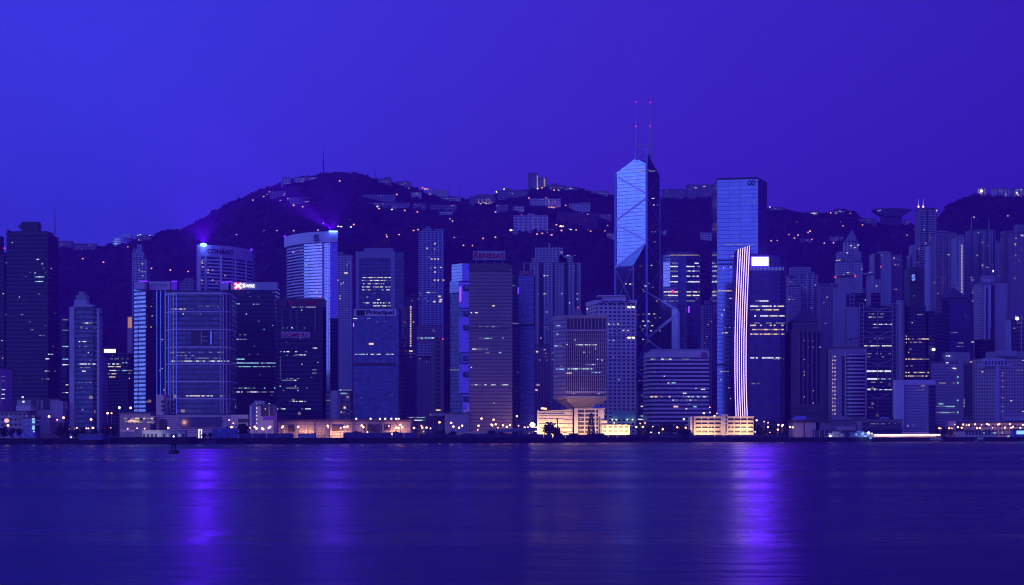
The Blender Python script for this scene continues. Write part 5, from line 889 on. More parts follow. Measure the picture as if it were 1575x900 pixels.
# ================================================================ houses on the hillside
def house(label, px0, px1, pt, pb, m=F_HOUSE, depth=14, steps=(), lit=(), name='hillside_house', cat='house', roofm=ROOFM, wing=None):
    Y, zb = locate((px0 + px1) / 2, pb); Y -= 3
    b = Bld(name, label, cat, Y, (px0 + px1) / 2, min(zb, Z(pb, Y)) - 4, 'houses on the wooded hills'); b.fh, b.bw = 3.2, 4
    xl, xr, z0, z1 = X(px0, Y), X(px1, Y), b.base, Z(pt, Y)
    b.mb('wall', MB().box(xl, xr, Y, Y + depth, z0, z1), m); b.mb('roof', MB().box(xl - .5, xr + .5, Y - .5, Y + depth + .5, z1, z1 + .9), roofm)
    b.scatter(5, px0 + .5, px1 - 2, pt + 1.5, max(pt + 3, pb - 1), 'kyd', 1.2, 1.1)
    for p0, p1, t in steps: b.mb('roof_house', MB().box(X(p0, Y), X(p1, Y), Y + 3, Y + depth - 2, z1 + .9, Z(t, Y)), m)
    for y, a, c, k, fr in lit: b.row(y, a, c, k, fr, 2.2, 1.8)
    if wing: b.mb('wing', MB().box(X(wing[0], Y), X(wing[1], Y), Y - 6, Y, z0, Z(wing[2], Y)), m)
    return b
house('dark terrace block on the low ridge beside the tallest dark tower', 90, 110, 371, 380, F_HOUSED, steps=((92, 98, 370),))
house('long low ridge flats with broken roofline left of the round banded building', 113, 147, 375.5, 386, F_HOUSED, steps=((117, 125, 374), (132, 140, 374.5)))
Y, zb = locate(187, 378); b = Bld('round_house', 'round blue-lit building with pale ring bands on the low ridge', 'building', Y, 187, zb - 4, 'houses on the wooded hills')
arc = lambda r, k=1.0: [(X(187, Y) + r * math.cos(a), Y + 12 + k * r * math.sin(a)) for a in [2 * math.pi * i / 20 for i in range(20)]]
r0 = 14.5 * Y / F
b.mb('wall', MB().prism(arc(r0, .7), b.base, Z(366, Y)), F_BLUE)
for y in (365, 369, 373, 377): b.mb('ring_band', MB().prism(arc(r0 * 1.04, .7), Z(y + 1.3, Y), Z(y, Y), bottom=True), LAVL)
b.mb('roof_house', MB().box(X(185, Y), X(201, Y), Y + 2, Y + 16, Z(366, Y), Z(360.5, Y)), F_BLUE); b.row(371, 173, 184, 'bd', .6).row(375, 173, 184, 'b', .6)
house('dark ridge villa under trees with white roof lights, right of the round banded building', 209, 232, 363, 372, F_HOUSED, steps=((214, 228, 361.5),))
house('white cubic villa at the left end of the summit ridge', 433, 447, 274, 286, F_HOUSE, steps=((435, 441, 273),))
house('broad pale villa on the summit ridge below the radio mast', 452, 470, 273.5, 283, F_HOUSE, steps=((455, 463, 272),))
house('small white house near the summit, nearest to the radio mast', 472, 488, 273, 278, F_HOUSE)
house('terraced house with lit lane on the left shoulder of the hill', 415, 440, 294.5, 303, F_HOUSED)
house('long low retaining terrace below the shoulder of the hill', 441, 480, 304, 307, F_HOUSED, depth=6, name='terrace_wall', cat='wall')
house('long low retaining wall across the upper slope under the villa lane', 446, 478, 309, 313, F_HOUSED, depth=6, name='terrace_wall', cat='wall')
house('long upper row of barrack-like flats high on the slope', 557, 608, 299.5, 308, F_HOUSED)
house('long lower row of barrack-like flats with bright lights at its foot', 560, 630, 312, 320, F_HOUSED)
house('dim flats block between the two lit clusters on the upper slope', 636, 655, 313, 322, F_HOUSED)
house('wide dim flats with one bright lamp below the ridge villas', 662, 702, 315, 324, F_HOUSED); house('pale terrace just under the wide dim flats', 674, 700, 326, 330, F_HOUSE, depth=8)
house('square house with trees on the ridge beside the construction crane', 581, 602, 276, 285, F_HOUSED, steps=((590, 601, 272),))
house('flat roofed ridge house with thin chimneys, second from the crane', 609, 632, 280, 288, F_HOUSED, steps=((621, 624, 277),))
house('small pale house below the ridge between the two lit lane bends', 632, 648, 296, 303, F_HOUSE)
house('narrow white house on the ridge with three lane lamps at its side', 659, 666, 290, 302, F_HOUSE)
house('columned pale villa on the ridge under dark tree tops', 668, 688, 294, 304, F_HOUSE, steps=((672, 682, 291),))
house('bright low house right of the columned ridge villa', 679, 708, 304, 311, F_HOUSE)
b = house('mansion on the ridge lit orange from below, with dark hipped roof', 722, 762, 303, 315, F_HOUSED, steps=((732, 760, 298.5),))
b.dots('y', (736, 313), (740, 313.5), (744, 312.5), (748, 313), (752, 313.5), (756, 313), w=2.4, hp=2.2).dots('k', (736, 309), (742, 309), (748, 309), (753, 309), w=1.5, hp=5)
house('long dark block with a jagged roof left of the ridge tower', 765, 812, 294, 305, F_HOUSED, steps=((776, 786, 289), (790, 806, 291.5)))
b = house('tallest tower block on the ridge with two lit stair lines', 812, 826, 267, 292, F_HOUSED, depth=16, steps=((813, 822, 265.5),), name='ridge_tower', cat='tower')
b.mb('lower_wing', MB().box(X(826, b.Y), X(842, b.Y), b.Y + 2, b.Y + 16, b.base, Z(272, b.Y)), F_HOUSED)
for i in range(6): b.win(825.8, 827.2, 271.5 + i * 2.9, 1.8, 'y'); b.win(836.8, 838.2, 275.5 + i * 2.5, 1.6, 'y')
house('stepped flats right of the ridge tower with bright ground lights', 843, 870, 285, 293, F_HOUSED, steps=((848, 858, 282),)); house('low long ridge house with two lit windows', 868, 888, 288, 294, F_HOUSED, lit=((290, 873, 880, 'y', .8),))
house('pale flat roofed house on the ridge left of the faceted skyscraper', 910, 938, 294.5, 301, F_HOUSE)
house('large pale apartment row below the ridge tower with a lit drive', 815, 863, 305.5, 317, F_HOUSE, steps=((820, 842, 304.5),)); house('small mixed terrace houses below the jagged block', 763, 782, 315, 326, F_HOUSED); house('warm tinted terrace house at the end of the small mixed terrace', 790, 806, 317, 327, F_HOUSE)
house('white stepped villas at the slope edge left of the faceted skyscraper', 876, 908, 313, 326, F_HOUSE, steps=((892, 908, 311),))
b = house('largest white apartment block on the slope, with a bright curving lamp line below', 790, 843, 331.5, 357, facade('white_slope_flats', (.95, .88, .92), (.06, .06, .1), 2.8, 9, .45, .72, .1, .3, lit=0), 16, steps=((812, 822, 328),), name='slope_flats', cat='building')
b.mb('wing', MB().box(X(843, b.Y), X(853, b.Y), b.Y + 2, b.Y + 14, b.base, Z(353, b.Y)), F_HOUSE)
house('dark red-brown barrack row with lit foot on the slope', 857, 920, 328, 350, facade('dull_red_front', (.20, .09, .12), (.05, .03, .05), 4, 6, .5, .6, .1, .3, lit=.01), 12, name='slope_flats', cat='building')
house('pale blue small block right of the dark red-brown row', 934, 947, 359, 370, F_HOUSE); house('dim small house above the pale blue small block', 922, 941, 330, 338, F_HOUSED)
house('pale flats on the ridge just right of the faceted skyscraper', 1018, 1054, 292, 306, F_HOUSED, steps=((1030, 1036, 290.5), (1042, 1053, 291)))
house('square dark flats block on the ridge left of the tall mirrored slab', 1055, 1098, 285, 306, F_HOUSED, depth=18, steps=((1060, 1071, 283), (1082, 1095, 283)), lit=((289, 1068, 1072, 'y', 1), (287, 1081, 1086, 'p', 1)))
house('small white terrace on the slope left of the tall mirrored slab', 1078, 1101, 358, 369, F_HOUSE, depth=10); house('tiny pale house on the dark slope right of the faceted skyscraper', 1018, 1026, 354, 362, F_HOUSED, depth=8)
house('low lit ridge houses beside the tall mirrored slab', 1184, 1206, 319.5, 325, F_HOUSED); house('pale lit pavilion on the lamp-lined ridge road', 1243, 1264, 326, 332, F_HOUSE, lit=((328, 1248, 1256, 'w', 1),)); house('lit house further right along the lamp-lined ridge road', 1284, 1300, 324, 330, F_HOUSED, lit=((325, 1290, 1295, 'c', 1),))
house('small pale terraced house halfway down the slope below the lamp-lined road', 1231, 1248, 368, 373, F_HOUSED, depth=8); house('cluster house with sparkling lights above the spired tower', 1278, 1296, 364, 372, F_HOUSED, depth=10)
house('broad terraced mall with sloping roof left of the bowl-shaped lookout', 1319, 1348, 337, 346, F_HOUSED, depth=16, name='terraced_mall', cat='building')
# bowl-shaped lookout on the saddle
Y, zb = locate(1372, 347); b = Bld('lookout_tower', 'bowl-shaped lookout building standing on a broad stem on the saddle of the hills', 'tower', Y, 1371, zb - 5)
q4 = lambda p, y, d=0: (X(p, Y), Y + d, Z(y, Y)); LK = mat('lookout_cladding', (.13, .11, .14), .6)
b.mb('stem', MB().box(X(1356, Y), X(1386, Y), Y - 6, Y + 12, b.base, Z(332, Y)), LK)
n_ = 16; bl = MB(); top = [(1342, 323.2), (1346, 322.5), (1355, 321.7), (1371, 321.5), (1388, 322.5), (1395, 323), (1401, 323.8)]; bot_ = [(1352, 331), (1354, 332), (1359, 333.5), (1371, 334.2), (1384, 333.3), (1388, 332), (1391, 331)]
for (a, ya), (c, yc), (d, yd), (e, ye) in zip(top, top[1:], bot_, bot_[1:]):
    bl.face([q4(d, yd, -12), q4(e, ye, -12), q4(c, yc, -14), q4(a, ya, -14)]); bl.face([q4(e, ye, 12), q4(d, yd, 12), q4(a, ya, 14), q4(c, yc, 14)]); bl.face([q4(a, ya, -14), q4(c, yc, -14), q4(c, yc, 14), q4(a, ya, 14)]); bl.face([q4(e, ye, -12), q4(d, yd, -12), q4(d, yd, 12), q4(e, ye, 12)])
bl.face([q4(1352, 331, 12), q4(1352, 331, -12), q4(1342, 323.2, -14), q4(1342, 323.2, 14)]); bl.face([q4(1391, 331, -12), q4(1391, 331, 12), q4(1401, 323.8, 14), q4(1401, 323.8, -14)])
b.mb('bowl', bl, LK); b.mb('roof_house', MB().box(X(1371, Y), X(1381, Y), Y - 6, Y + 6, Z(322.5, Y), Z(320.6, Y)), LK); b.mb('window_strip', MB().bar(q4(1347, 326.5, -14), q4(1352.5, 324.5, -14.6), 1.5), LITM['c'])
for i in range(5): b.mb('terrace_band', MB().box(X(1373, Y), X(1382 + i * .4, Y), Y - 8.5, Y - 6.5, Z(347.6 + i * 2.6, Y), Z(346 + i * 2.6, Y)), LK)
house('dark square block on the saddle right of the bowl-shaped lookout', 1392, 1399, 339, 348, F_HOUSED, depth=8)
for i, (lb, p0, p1, t, bb) in enumerate((('first of the ridge towers on the right-hand hill, with one bright lamp', 1505, 1518, 289.5, 300), ('ridge tower on the right-hand hill, wider pair right of the lone one', 1527, 1543, 290, 303), ('slim ridge tower on the right-hand hill with rounded lit crown', 1546, 1553, 290.5, 305), ('narrow ridge tower on the right-hand hill between two lit ones', 1556, 1561, 292, 304), ('ridge tower with many lit windows on the right-hand hill by the right edge', 1562, 1573, 290, 303), ('ridge tower cut by the right edge of the view', 1574, 1590, 291, 303))):
    b = house(lb, p0, p1, t, bb, F_HOUSE, 12, name='ridge_tower', cat='tower'); b.scatter(4, p0, p1, t + 2, bb - 1, 'dkw', 1.3, 1.4)
    b.mb('shaded_bay', MB().box(X((p0 + p1) / 2 - 1, b.Y), X((p0 + p1) / 2 + 1, b.Y), b.Y - .3, b.Y + .3, b.base, Z(t + 1, b.Y)), DARKC)  # dark strip on each front paints the shade of a bay
# masts and cranes on the ridge
Y, zb = locate(497.5, 268); t = thing('radio_mast', 'tall thin radio mast on the left summit of the hill', 'mast', (X(497.5, Y), Y, zb - 4))
MB().tube((X(497.5, Y), Y, zb - 4), (X(497.5, Y), Y, Z(249, Y)), 1.5, 1.1).build('lower_mast', BLACK, t); MB().tube((X(497.5, Y), Y, Z(249, Y)), (X(497.5, Y), Y, Z(231, Y)), .8, .4).build('upper_mast', BLACK, t)
for lb, p, y0, p1, y1 in (('thin crane jib leaning left on the ridge by the square house', 579, 279, 576, 260), ('slender crane jib over the ridge left of the orange-lit mansion', 704, 305, 708, 291), ('faint crane jib between the ridge villas', 691, 302, 689, 289)):
    Y, zb = locate(p, y0); t = thing('crane', lb, 'crane', (X(p, Y), Y, zb - 3), 'cranes on the ridge'); MB().bar((X(p, Y), Y, zb - 3), (X(p1, Y), Y, Z(y1, Y)), .9).build('jib', BLACK, t); MB().box(X(p - 1, Y), X(p + 1.5, Y), Y - 2, Y + 2, zb - 3, zb + 3).build('cab', BLACK, t)
# lamps along the hill roads: one built, the rest copied
HL = {'o': lamp_mat('amber_lamp', (1.0, .30, .10), 3.0, False), 'w': lamp_mat('white_lamp', (.9, .95, 1), 3.2, False), 'p': lamp_mat('rose_lamp', (1, .22, .34), 3.0, False), 'B': lamp_mat('blazing_lamp', (1, .70, .45), 12, False), 'd': lamp_mat('faint_lamp', (.9, .45, .36), 1.5, False)}
pole_me = MB().tube((0, 0, -7), (0, 0, 0), .24, .16, n=5).mesh('pole', STEEL); head_me = {k: MB().ball((0, 0, 0), 1.75, 1.5, 8, 5).mesh('lamp_head', m) for k, m in HL.items()}; big_me = MB().ball((0, 0, 0), 2.4, 1.8, 8, 5).mesh('lamp_head', HL['B'])
def lamp_at(px, py, k, label, group, me=None, Y=None, sc=1.0):
    if Y is None: Y, z = locate(px, py); Y -= 5
    r = thing('street_lamp', label, 'lamp', (X(px, Y), Y, Z(py, Y) - 7 * sc), group)
    for nm, m_, dz in (('pole', pole_me, 7 * sc), ('lamp_head', me or head_me[k], 7 * sc)):
        o = bpy.data.objects.new(nm, m_); C.objects.link(o); o.parent = r; o.location = (0, 0, dz); o.scale = (sc, sc, sc)
def crop(x0, y0, f, pts): return [(x0 + p[0] / f, y0 + p[1] / f, p[2] if len(p) > 2 else 'o') for p in pts]
HLAMPS = [('amber lamp on the dark slope between the tallest dark tower and the oval hotel', crop(0, 320, 6.5625, [(702, 482), (835, 512), (1045, 546, 'p'), (1240, 578), (1528, 610), (1388, 340), (1290, 393, 'd'), (650, 512, 'd')]) + crop(190, 365, 6.667, [(480, 336), (665, 352)])),
 ('white lamp over the ridge villa right of the round banded building', crop(0, 320, 6.5625, [(1390, 278, 'w'), (1418, 274, 'w'), (1510, 280, 'w')])),
 ('lamp on the winding villa lane of the left shoulder of the hill', crop(240, 220, 4.922, [(860, 372), (800, 387), (842, 388, 'd'), (815, 405, 'd'), (942, 437, 'd'), (1042, 472), (1110, 482, 'd'), (1222, 549), (1268, 610), (732, 433, 'd')])),
 ('small lamp low on the dark slope above the curved hotel', crop(240, 220, 4.922, [(610, 695, 'd'), (820, 668, 'd'), (916, 664, 'd'), (1042, 664, 'd'), (1226, 660, 'd'), (1378, 614, 'w'), (1380, 632, 'w'), (1402, 634, 'w'), (1470, 585, 'd'), (1475, 636, 'w'), (1497, 617)])),
 ('amber lamp in the line just under the summit', crop(240, 220, 4.922, [(1390, 288), (1460, 303), (1556, 314)])),
 ('lamp on the road through the ridge villas', crop(520, 230, 5.625, [(507, 389), (610, 337), (730, 330), (750, 342), (772, 343), (1030, 437, 'w')])),
 ('bright lamp at the foot of the long lower row of flats', crop(520, 230, 5.625, [(340, 493, 'w'), (355, 512), (465, 520, 'w'), (577, 527), (612, 532), (686, 540), (930, 513), (970, 600, 'd'), (990, 618, 'd')])),
 ('lamp on the dark slope around the lone pale blue apartment tower', crop(520, 230, 5.625, [(653, 702), (692, 693, 'd'), (420, 740), (528, 738), (423, 755, 'd'), (1147, 776), (1085, 830), (1158, 832), (1257, 768), (1005, 763, 'd')])),
 ('lamp among the ridge houses around the ridge tower', crop(700, 230, 5.292, [(400, 323, 'w'), (338, 345, 'w'), (410, 400), (425, 397), (602, 396), (738, 396), (773, 328, 'w'), (805, 330), (840, 334, 'w'), (672, 318, 'w'), (707, 312), (330, 508), (540, 535)])),
 ('lamp in the bright curving line below the largest white apartment block', crop(700, 230, 5.292, [(556, 700, 'w'), (580, 708), (625, 699), (667, 690), (710, 682), (745, 675), (740, 692), (785, 695, 'p'), (804, 668)])),
 ('lamp at the foot of the dark red-brown row', crop(700, 230, 5.292, [(1023, 615), (825, 615), (860, 627, 'w'), (880, 625), (866, 660, 'p'), (905, 658, 'w'), (925, 650, 'd'), (945, 655, 'w'), (965, 652, 'w'), (983, 655), (1022, 655, 'w'), (1045, 650, 'w'), (1075, 655, 'w'), (1102, 667)])),
 ('lamp by the large pale apartment row or the white stepped villas', crop(700, 230, 5.292, [(765, 472, 'd'), (785, 472), (803, 475), (822, 477), (842, 478), (1042, 437), (1097, 440), (1060, 498, 'p'), (1020, 492), (900, 455, 'd')])),
 ('faint lamp on the slope left of the faceted skyscraper', crop(700, 230, 5.292, [(1240, 620, 'd'), (1220, 665, 'd'), (1195, 710), (1150, 640, 'd'), (127, 730), (230, 724), (328, 714, 'd'), (68, 782, 'd'), (137, 782)])),
 ('lamp in the bright row along the right ridge road', crop(1170, 270, 6, [(85, 315), (242, 312, 'w'), (300, 338), (392, 372), (434, 371), (478, 370), (505, 366), (490, 376), (548, 363), (618, 352), (645, 348), (687, 348), (730, 350), (791, 352), (827, 353), (85, 293, 'w'), (490, 345, 'w'), (733, 328, 'w')])),
 ('scattered lamp on the slope below the bright right ridge road', crop(1170, 270, 6, [(338, 435), (516, 437), (604, 427), (732, 430, 'd'), (759, 466), (888, 441, 'd'), (939, 458), (265, 547, 'p'), (312, 578, 'd'), (438, 525, 'd'), (456, 513), (470, 590), (97, 602, 'd'), (150, 602, 'd'), (345, 550, 'd'), (587, 625, 'd')])),
 ('tiny lamp in the cluster above the spired apartment tower', crop(1170, 270, 6, [(690, 578, 'd'), (662, 558), (730, 573), (750, 577), (672, 620, 'd'), (680, 590, 'd')])),
 ('lamp below the bowl-shaped lookout', crop(1170, 270, 6, [(1225, 568, 'd'), (1350, 553), (1410, 503)])),
 ('lamp on or below the right-hand hill top', crop(1330, 270, 6, [(1240, 190, 'd'), (1300, 188), (1405, 160, 'w'), (1420, 182), (1008, 386, 'd'), (1320, 372, 'd')]))]
for lb, pts in HLAMPS:
    for x, y, k in pts: lamp_at(x, y, k, lb, 'lamps along the hill roads')
for x, y, lb in ((786, 354, 'blazing amber floodlight at the left end of the largest white apartment block'), (1509.7, 293.8, 'blazing lamp on the first ridge tower of the right-hand hill'), (862.5, 348.5, 'brightest white floodlight in front of the dark red-brown row')): lamp_at(x, y, 'B', lb, 'lamps along the hill roads', big_me)
t = thing('lit_slope_wall', 'orange floodlit patch of brick wall beside the slender stepped apartment tower', 'wall', (X(199, 1700), 1700, 20)); MB().box(X(196, 1700), X(203.5, 1700), 1700, 1706, 3.5, Z(487, 1700)).build('wall_body', CONC, t); MB().box(X(197, 1700), X(203, 1700), 1699.4, 1699.9, Z(504, 1700), Z(488, 1700)).build('brick_face', mat('glowing_orange_brick', (.6, .3, .12), .9, emit=(1, .45, .12), es=.55, sample=False), t); t['label'] = 'orange floodlit patch of brick wall beside the slender stepped apartment tower'  # floodlight on the brick imitated by a glow in its own material
# ================================================================ the waterfront
WHITE = mat('white_wall', (.74, .68, .60), .8, noise=.08)
def lampw(px, py, Y, power, col=(1, .58, .26), r=.8, tilt=100):
    d = bpy.data.lights.new('floodlight', 'SPOT'); d.energy = power; d.spot_size = math.radians(165); d.spot_blend = .5; d.color = col; d.shadow_soft_size = r
    o = bpy.data.objects.new('floodlight', d); C.objects.link(o); o.location = (X(px, Y), Y, Z(py, Y)); o.rotation_euler = (math.radians(tilt), 0, 0); return o
# floodlit barracks
b = Bld('barracks_block', 'dazzling floodlit white barracks with long strip windows and a thin end wall', 'building', 1195, 848); Y0 = 1195; b.chain = [(826, Y0), (970, Y0)]
F_BAR = facade('barracks_front', (.74, .68, .58), (.22, .18, .16), 3.4, 60, .22, .97, 0, .5, lit=0)
b.mb('wall', MB().prism([(X(829, Y0), Y0), (X(882, Y0), Y0), (X(882, Y0), Y0 + 14), (X(829, Y0), Y0 + 14)], 3.5, [Z(633.5, Y0), Z(630.5, Y0), Z(630.5, Y0), Z(633.5, Y0)]), F_BAR); b.mb('end_wall', MB().box(X(826.2, Y0), X(829, Y0), Y0 - 2.5, Y0 + 14, 3.5, Z(631, Y0)), WHITE)
b.mb('roof', MB().prism([(X(828, Y0), Y0 - 1), (X(883, Y0), Y0 - 1), (X(883, Y0), Y0 + 15), (X(828, Y0), Y0 + 15)], [Z(633.5, Y0), Z(630.5, Y0), Z(630.5, Y0), Z(633.5, Y0)], [Z(632.6, Y0), Z(629.6, Y0), Z(629.6, Y0), Z(632.6, Y0)], bottom=True), WHITE)
for i, y in enumerate((637, 645, 652, 659)): b.mb('sill_band', MB().box(X(829, Y0), X(868, Y0), Y0 - .8, Y0, Z(y + 1.2, Y0), Z(y, Y0)), WHITE)
b.mb('roof_lamp', MB().bar((X(832, Y0), Y0, Z(628, Y0)), (X(841, Y0), Y0, Z(629, Y0)), 1.6), lamp_mat('warm_strip', (1, .55, .25), 2.2))
b = Bld('barracks_block', 'grey four-storey barracks block under a blue roof tent, right of the dazzling one', 'building', 1197, 905); Y0 = 1197; b.chain = [(880, Y0), (970, Y0)]
b.mb('wall', MB().box(X(882.5, Y0), X(930, Y0), Y0, Y0 + 14, 3.5, Z(629.5, Y0)), facade('gallery_front', (.70, .64, .56), (.07, .06, .08), 3.4, 9, .62, .88, 0, .4, lit=.05, warm=.3)); b.mb('roof', MB().box(X(881, Y0), X(931, Y0), Y0 - 1, Y0 + 15, Z(629.5, Y0), Z(628.3, Y0)), WHITE)
b.mb('stair_wall', MB().box(X(883, Y0), X(889, Y0), Y0 - 1.5, Y0, 3.5, Z(628, Y0)), WHITE); b.mb('end_bay', MB().box(X(920, Y0), X(929, Y0), Y0 - 1, Y0, 3.5, Z(629, Y0)), WHITE)
b.mb('roof_tent', MB().cone([(X(911, Y0), Y0 + 1), (X(924, Y0), Y0 + 1), (X(924, Y0), Y0 + 11), (X(911, Y0), Y0 + 11)], Z(628.3, Y0), (X(917.4, Y0), Y0 + 6, Z(621, Y0))).tube((X(917.4, Y0), Y0 + 6, Z(622, Y0)), (X(917.4, Y0), Y0 + 6, Z(613, Y0)), .3), mat('blue_tent', (.25, .3, .7), .6)); b.dots('c', (893, 644.5), w=2.4)
b = Bld('barracks_block', 'low floodlit yellow-white barracks wing with two window rows, right of the grey gallery block', 'building', 1193, 950); Y0 = 1193
b.mb('wall', MB().box(X(926, Y0), X(968.5, Y0), Y0, Y0 + 12, 3.5, Z(654.5, Y0)), facade('wing_front', (.74, .68, .58), (.25, .2, .18), 3.6, 4.5, .45, .62, 0, .5, lit=0)); b.mb('roof', MB().box(X(925, Y0), X(969.5, Y0), Y0 - .8, Y0 + 12.8, Z(654.5, Y0), Z(653.4, Y0)), WHITE)
b.mb('gable_block', MB().box(X(924, Y0), X(934, Y0), Y0 + 1, Y0 + 12, 3.5, Z(647, Y0)), WHITE); b.mb('end_wall', MB().box(X(967, Y0), X(968.6, Y0), Y0 - 1, Y0, 3.5, Z(654, Y0)), WHITE)
b.dots('y', (927, 656), w=2.4)
for p, y, w_ in ((834, 664, 5200), (848, 664, 5200), (861, 662, 4200), (876, 666, 2800), (892, 665, 2600), (906, 665, 2200), (932, 664, 3000), (944, 664, 4500), (955, 664, 4500), (964, 664, 3000)): lampw(p, y, 1185, w_ * 1.8, (1, .54, .21))
lampw(862, 634, 1248, 4000, tilt=140); lampw(905, 636, 1242, 4500, tilt=150); lampw(886, 636, 1242, 3000, tilt=150)
# floodlit four-storey office on the quay
b = Bld('quay_office', 'four-storey quay office with window rows floodlit gold from below and a white stair tower', 'building', 1232, 1110); Y0 = 1232; b.chain = [(1061, Y0), (1160, Y0)]
F_Q = facade('quay_office_front', (.74, .68, .62), (.06, .05, .07), 3.5, 5.6, .5, .84, 0, .4, lit=.03)
b.mb('wall', MB().box(X(1069, Y0), X(1110, Y0), Y0, Y0 + 14, 3.5, Z(641.5, Y0)), F_Q); b.mb('wall', MB().box(X(1119, Y0), X(1159, Y0), Y0, Y0 + 14, 3.5, Z(641.5, Y0)), F_Q)
for p0, p1 in ((1068, 1110.5), (1118, 1160)): b.mb('roof', MB().box(X(p0, Y0), X(p1, Y0), Y0 - 1, Y0 + 15, Z(641.5, Y0), Z(640.5, Y0)), WHITE)
for y in (646.8, 652.8, 658.8): b.mb('balcony_band', MB().box(X(1070, Y0), X(1110, Y0), Y0 - .9, Y0, Z(y + 1.4, Y0), Z(y, Y0)), WHITE); b.mb('balcony_band', MB().box(X(1119, Y0), X(1158, Y0), Y0 - .9, Y0, Z(y + 1.4, Y0), Z(y, Y0)), WHITE)
b.mb('stair_tower', MB().box(X(1110, Y0), X(1119, Y0), Y0 - 2.5, Y0 + 12, 3.5, Z(637.5, Y0)), WHITE); b.mb('end_stair', MB().box(X(1061, Y0), X(1069, Y0), Y0 - 1.5, Y0 + 12, 3.5, Z(641, Y0)), WHITE)
b.mb('stair_window', MB().box(X(1115.5, Y0), X(1117.5, Y0), Y0 - 2.8, Y0 - 2.4, Z(667, Y0), Z(640, Y0)), DARKC); b.mb('stair_window', MB().box(X(1065, Y0), X(1067, Y0), Y0 - 1.8, Y0 - 1.4, Z(667, Y0), Z(642, Y0)), DARKC)
b.chain = [(1061, Y0 - 2.6), (1160, Y0 - 2.6)]; b.dots('b', (1116.7, 645.5), (1116.7, 651.5), (1117, 665)); b.dots('y', (1094, 657), (1108, 657.5), (1124, 657.5))
for p, y, w_ in ((1076, 664, 3600), (1086, 664, 3600), (1098, 664, 2600), (1126, 665, 1700), (1138, 663, 2000), (1147, 661, 3600), (1154, 660, 3600)): lampw(p, y, 1224, w_ * 1.5, (1, .54, .21))
# exhibition hall and low civic buildings on the right
b = tower('low_hall', 'low lavender-walled hall with dark overhanging roof and blue skylight on the right quay', 1213, 1255, 648, 1270, mat('lavender_hall_wall', (.56, .46, .52), .8, noise=.06), 22, cat='building', roof=DARKC)
b.box('wing', 1254, 1318, 650, None, mat('blue_grey_hall_wall', (.36, .32, .42), .8, noise=.08), dy=2, depth=18); b.box('eaves', 1210, 1314, 646, 648, DARKC, dy=-3, depth=26); b.mb('skylight', MB().prism([(X(1218, 1280), 1280), (X(1238, 1280), 1280), (X(1241, 1284), 1284), (X(1224, 1284), 1284)], Z(645.6, 1280), [Z(644.5, 1280), Z(644.5, 1280), Z(640, 1284), Z(640, 1284)]), mat('skylight_glass', (.5, .55, .8), .2, .7))
b.box('lower_arcade', 1250, 1300, 661, None, DARKC, dy=-4, depth=3); b.box('scaffold', 1287, 1316, 656, 662, CONC, dy=-5, depth=4); b.box('seam', 1236, 1238, 648.5, None, DARKC, dy=-.3, depth=.5)
for i in range(6): b.box('arcade_post', 1252 + i * 8, 1253 + i * 8, 662, None, PALE, dy=-4.6, depth=.5)
b = tower('low_hall', 'long low glass-fronted hall with a dim reddish lettered band, left of the pale civic block', 1312, 1388, 645, 1262, mat('grey_hall_frame', (.38, .33, .40), .8), 22, cat='building')
b.box('glass_band', 1326, 1386, 648.5, 656, mat('dim_glass_band', (.10, .08, .12), .2, .4), dy=-.3, depth=.5); b.box('lower_glass', 1326, 1388, 657.5, 668, F_DARK, dy=-.3, depth=.5); b.chain = [(1312, 1261.2), (1388, 1261.2)]; b.row(652, 1339, 1361, 'k', .7, 1.6, 1.4); b.dots('k', (1368, 651), (1377, 651), (1383, 650), w=1.2); b.box('roof_box', 1353, 1367, 641.5, 645, mat('blue_roof_box', (.3, .32, .6), .6), dy=6, depth=8)
b = tower('pier_building', 'long pale pier building with a row of dark bays behind the right lamps', 1472, 1600, 649, 1330, F_LOW, 14, cat='building'); b.box('roof_block', 1454, 1470, 648, None, PALE, dy=-2, depth=8)
b = tower('pier_building', 'open white-framed pier shed on the right quay with green-lit deck', 1466, 1532, 662, 1300, WHITE, 8, cat='building'); 
for i in range(9): b.box('opening', 1485 + i * 5, 1488.6 + i * 5, 662.5, 669, DARKC, dy=-.2, depth=.4)
b.row(666, 1512, 1546, 'cd', .4); b.chain = None
b = tower('kiosk', 'small blue kiosk with a bright cyan screen at the right edge of the quay', 1554, 1590, 660, 1292, mat('blue_kiosk_wall', (.22, .2, .55), .6), 8, cat='building'); b.box('cyan_screen', 1563.5, 1580, 662.5, 668, lamp_mat('cyan_screen', (.25, .6, 1), 1.6, False), dy=-.4, depth=.4); b.dots('c', (1551, 672), w=3, hp=4)
t = thing('entrance_gate', 'small glowing white arched gate beside the round dark quay tree', 'gate', (X(307.7, 1062), 1062, 3.5)); g_ = MB(); Yg = 1062
g_.box(X(305, Yg), X(306.3, Yg), Yg, Yg + 1, 3.5, Z(662, Yg)); g_.box(X(309, Yg), X(310.3, Yg), Yg, Yg + 1, 3.5, Z(662, Yg)); g_.build('gate_post', lamp_mat('glow_white', (1, .95, .8), 1.5, False), t); MB().box(X(304.8, Yg), X(310.5, Yg), Yg - .1, Yg + 1.1, Z(662, Yg), Z(660.5, Yg)).build('lintel', MATS['glow_white'], t)
b = tower('ferry_terminal', 'lavender annex block with dotted blue stair strip and violet board beside the round tree', 384, 426, 622, 1090, PALE, 16, cat='building'); b.box('stair_strip', 387, 394, 620, 660, mat('blue_stair', (.2, .22, .5), .5), dy=-.6, depth=.8); b.box('roof_house', 391, 409, 616.5, 622, PALE, dy=4, depth=8)
for i in range(6): b.win(393.5, 395.3, 622 + i * 5.8, 1.6, 'w')
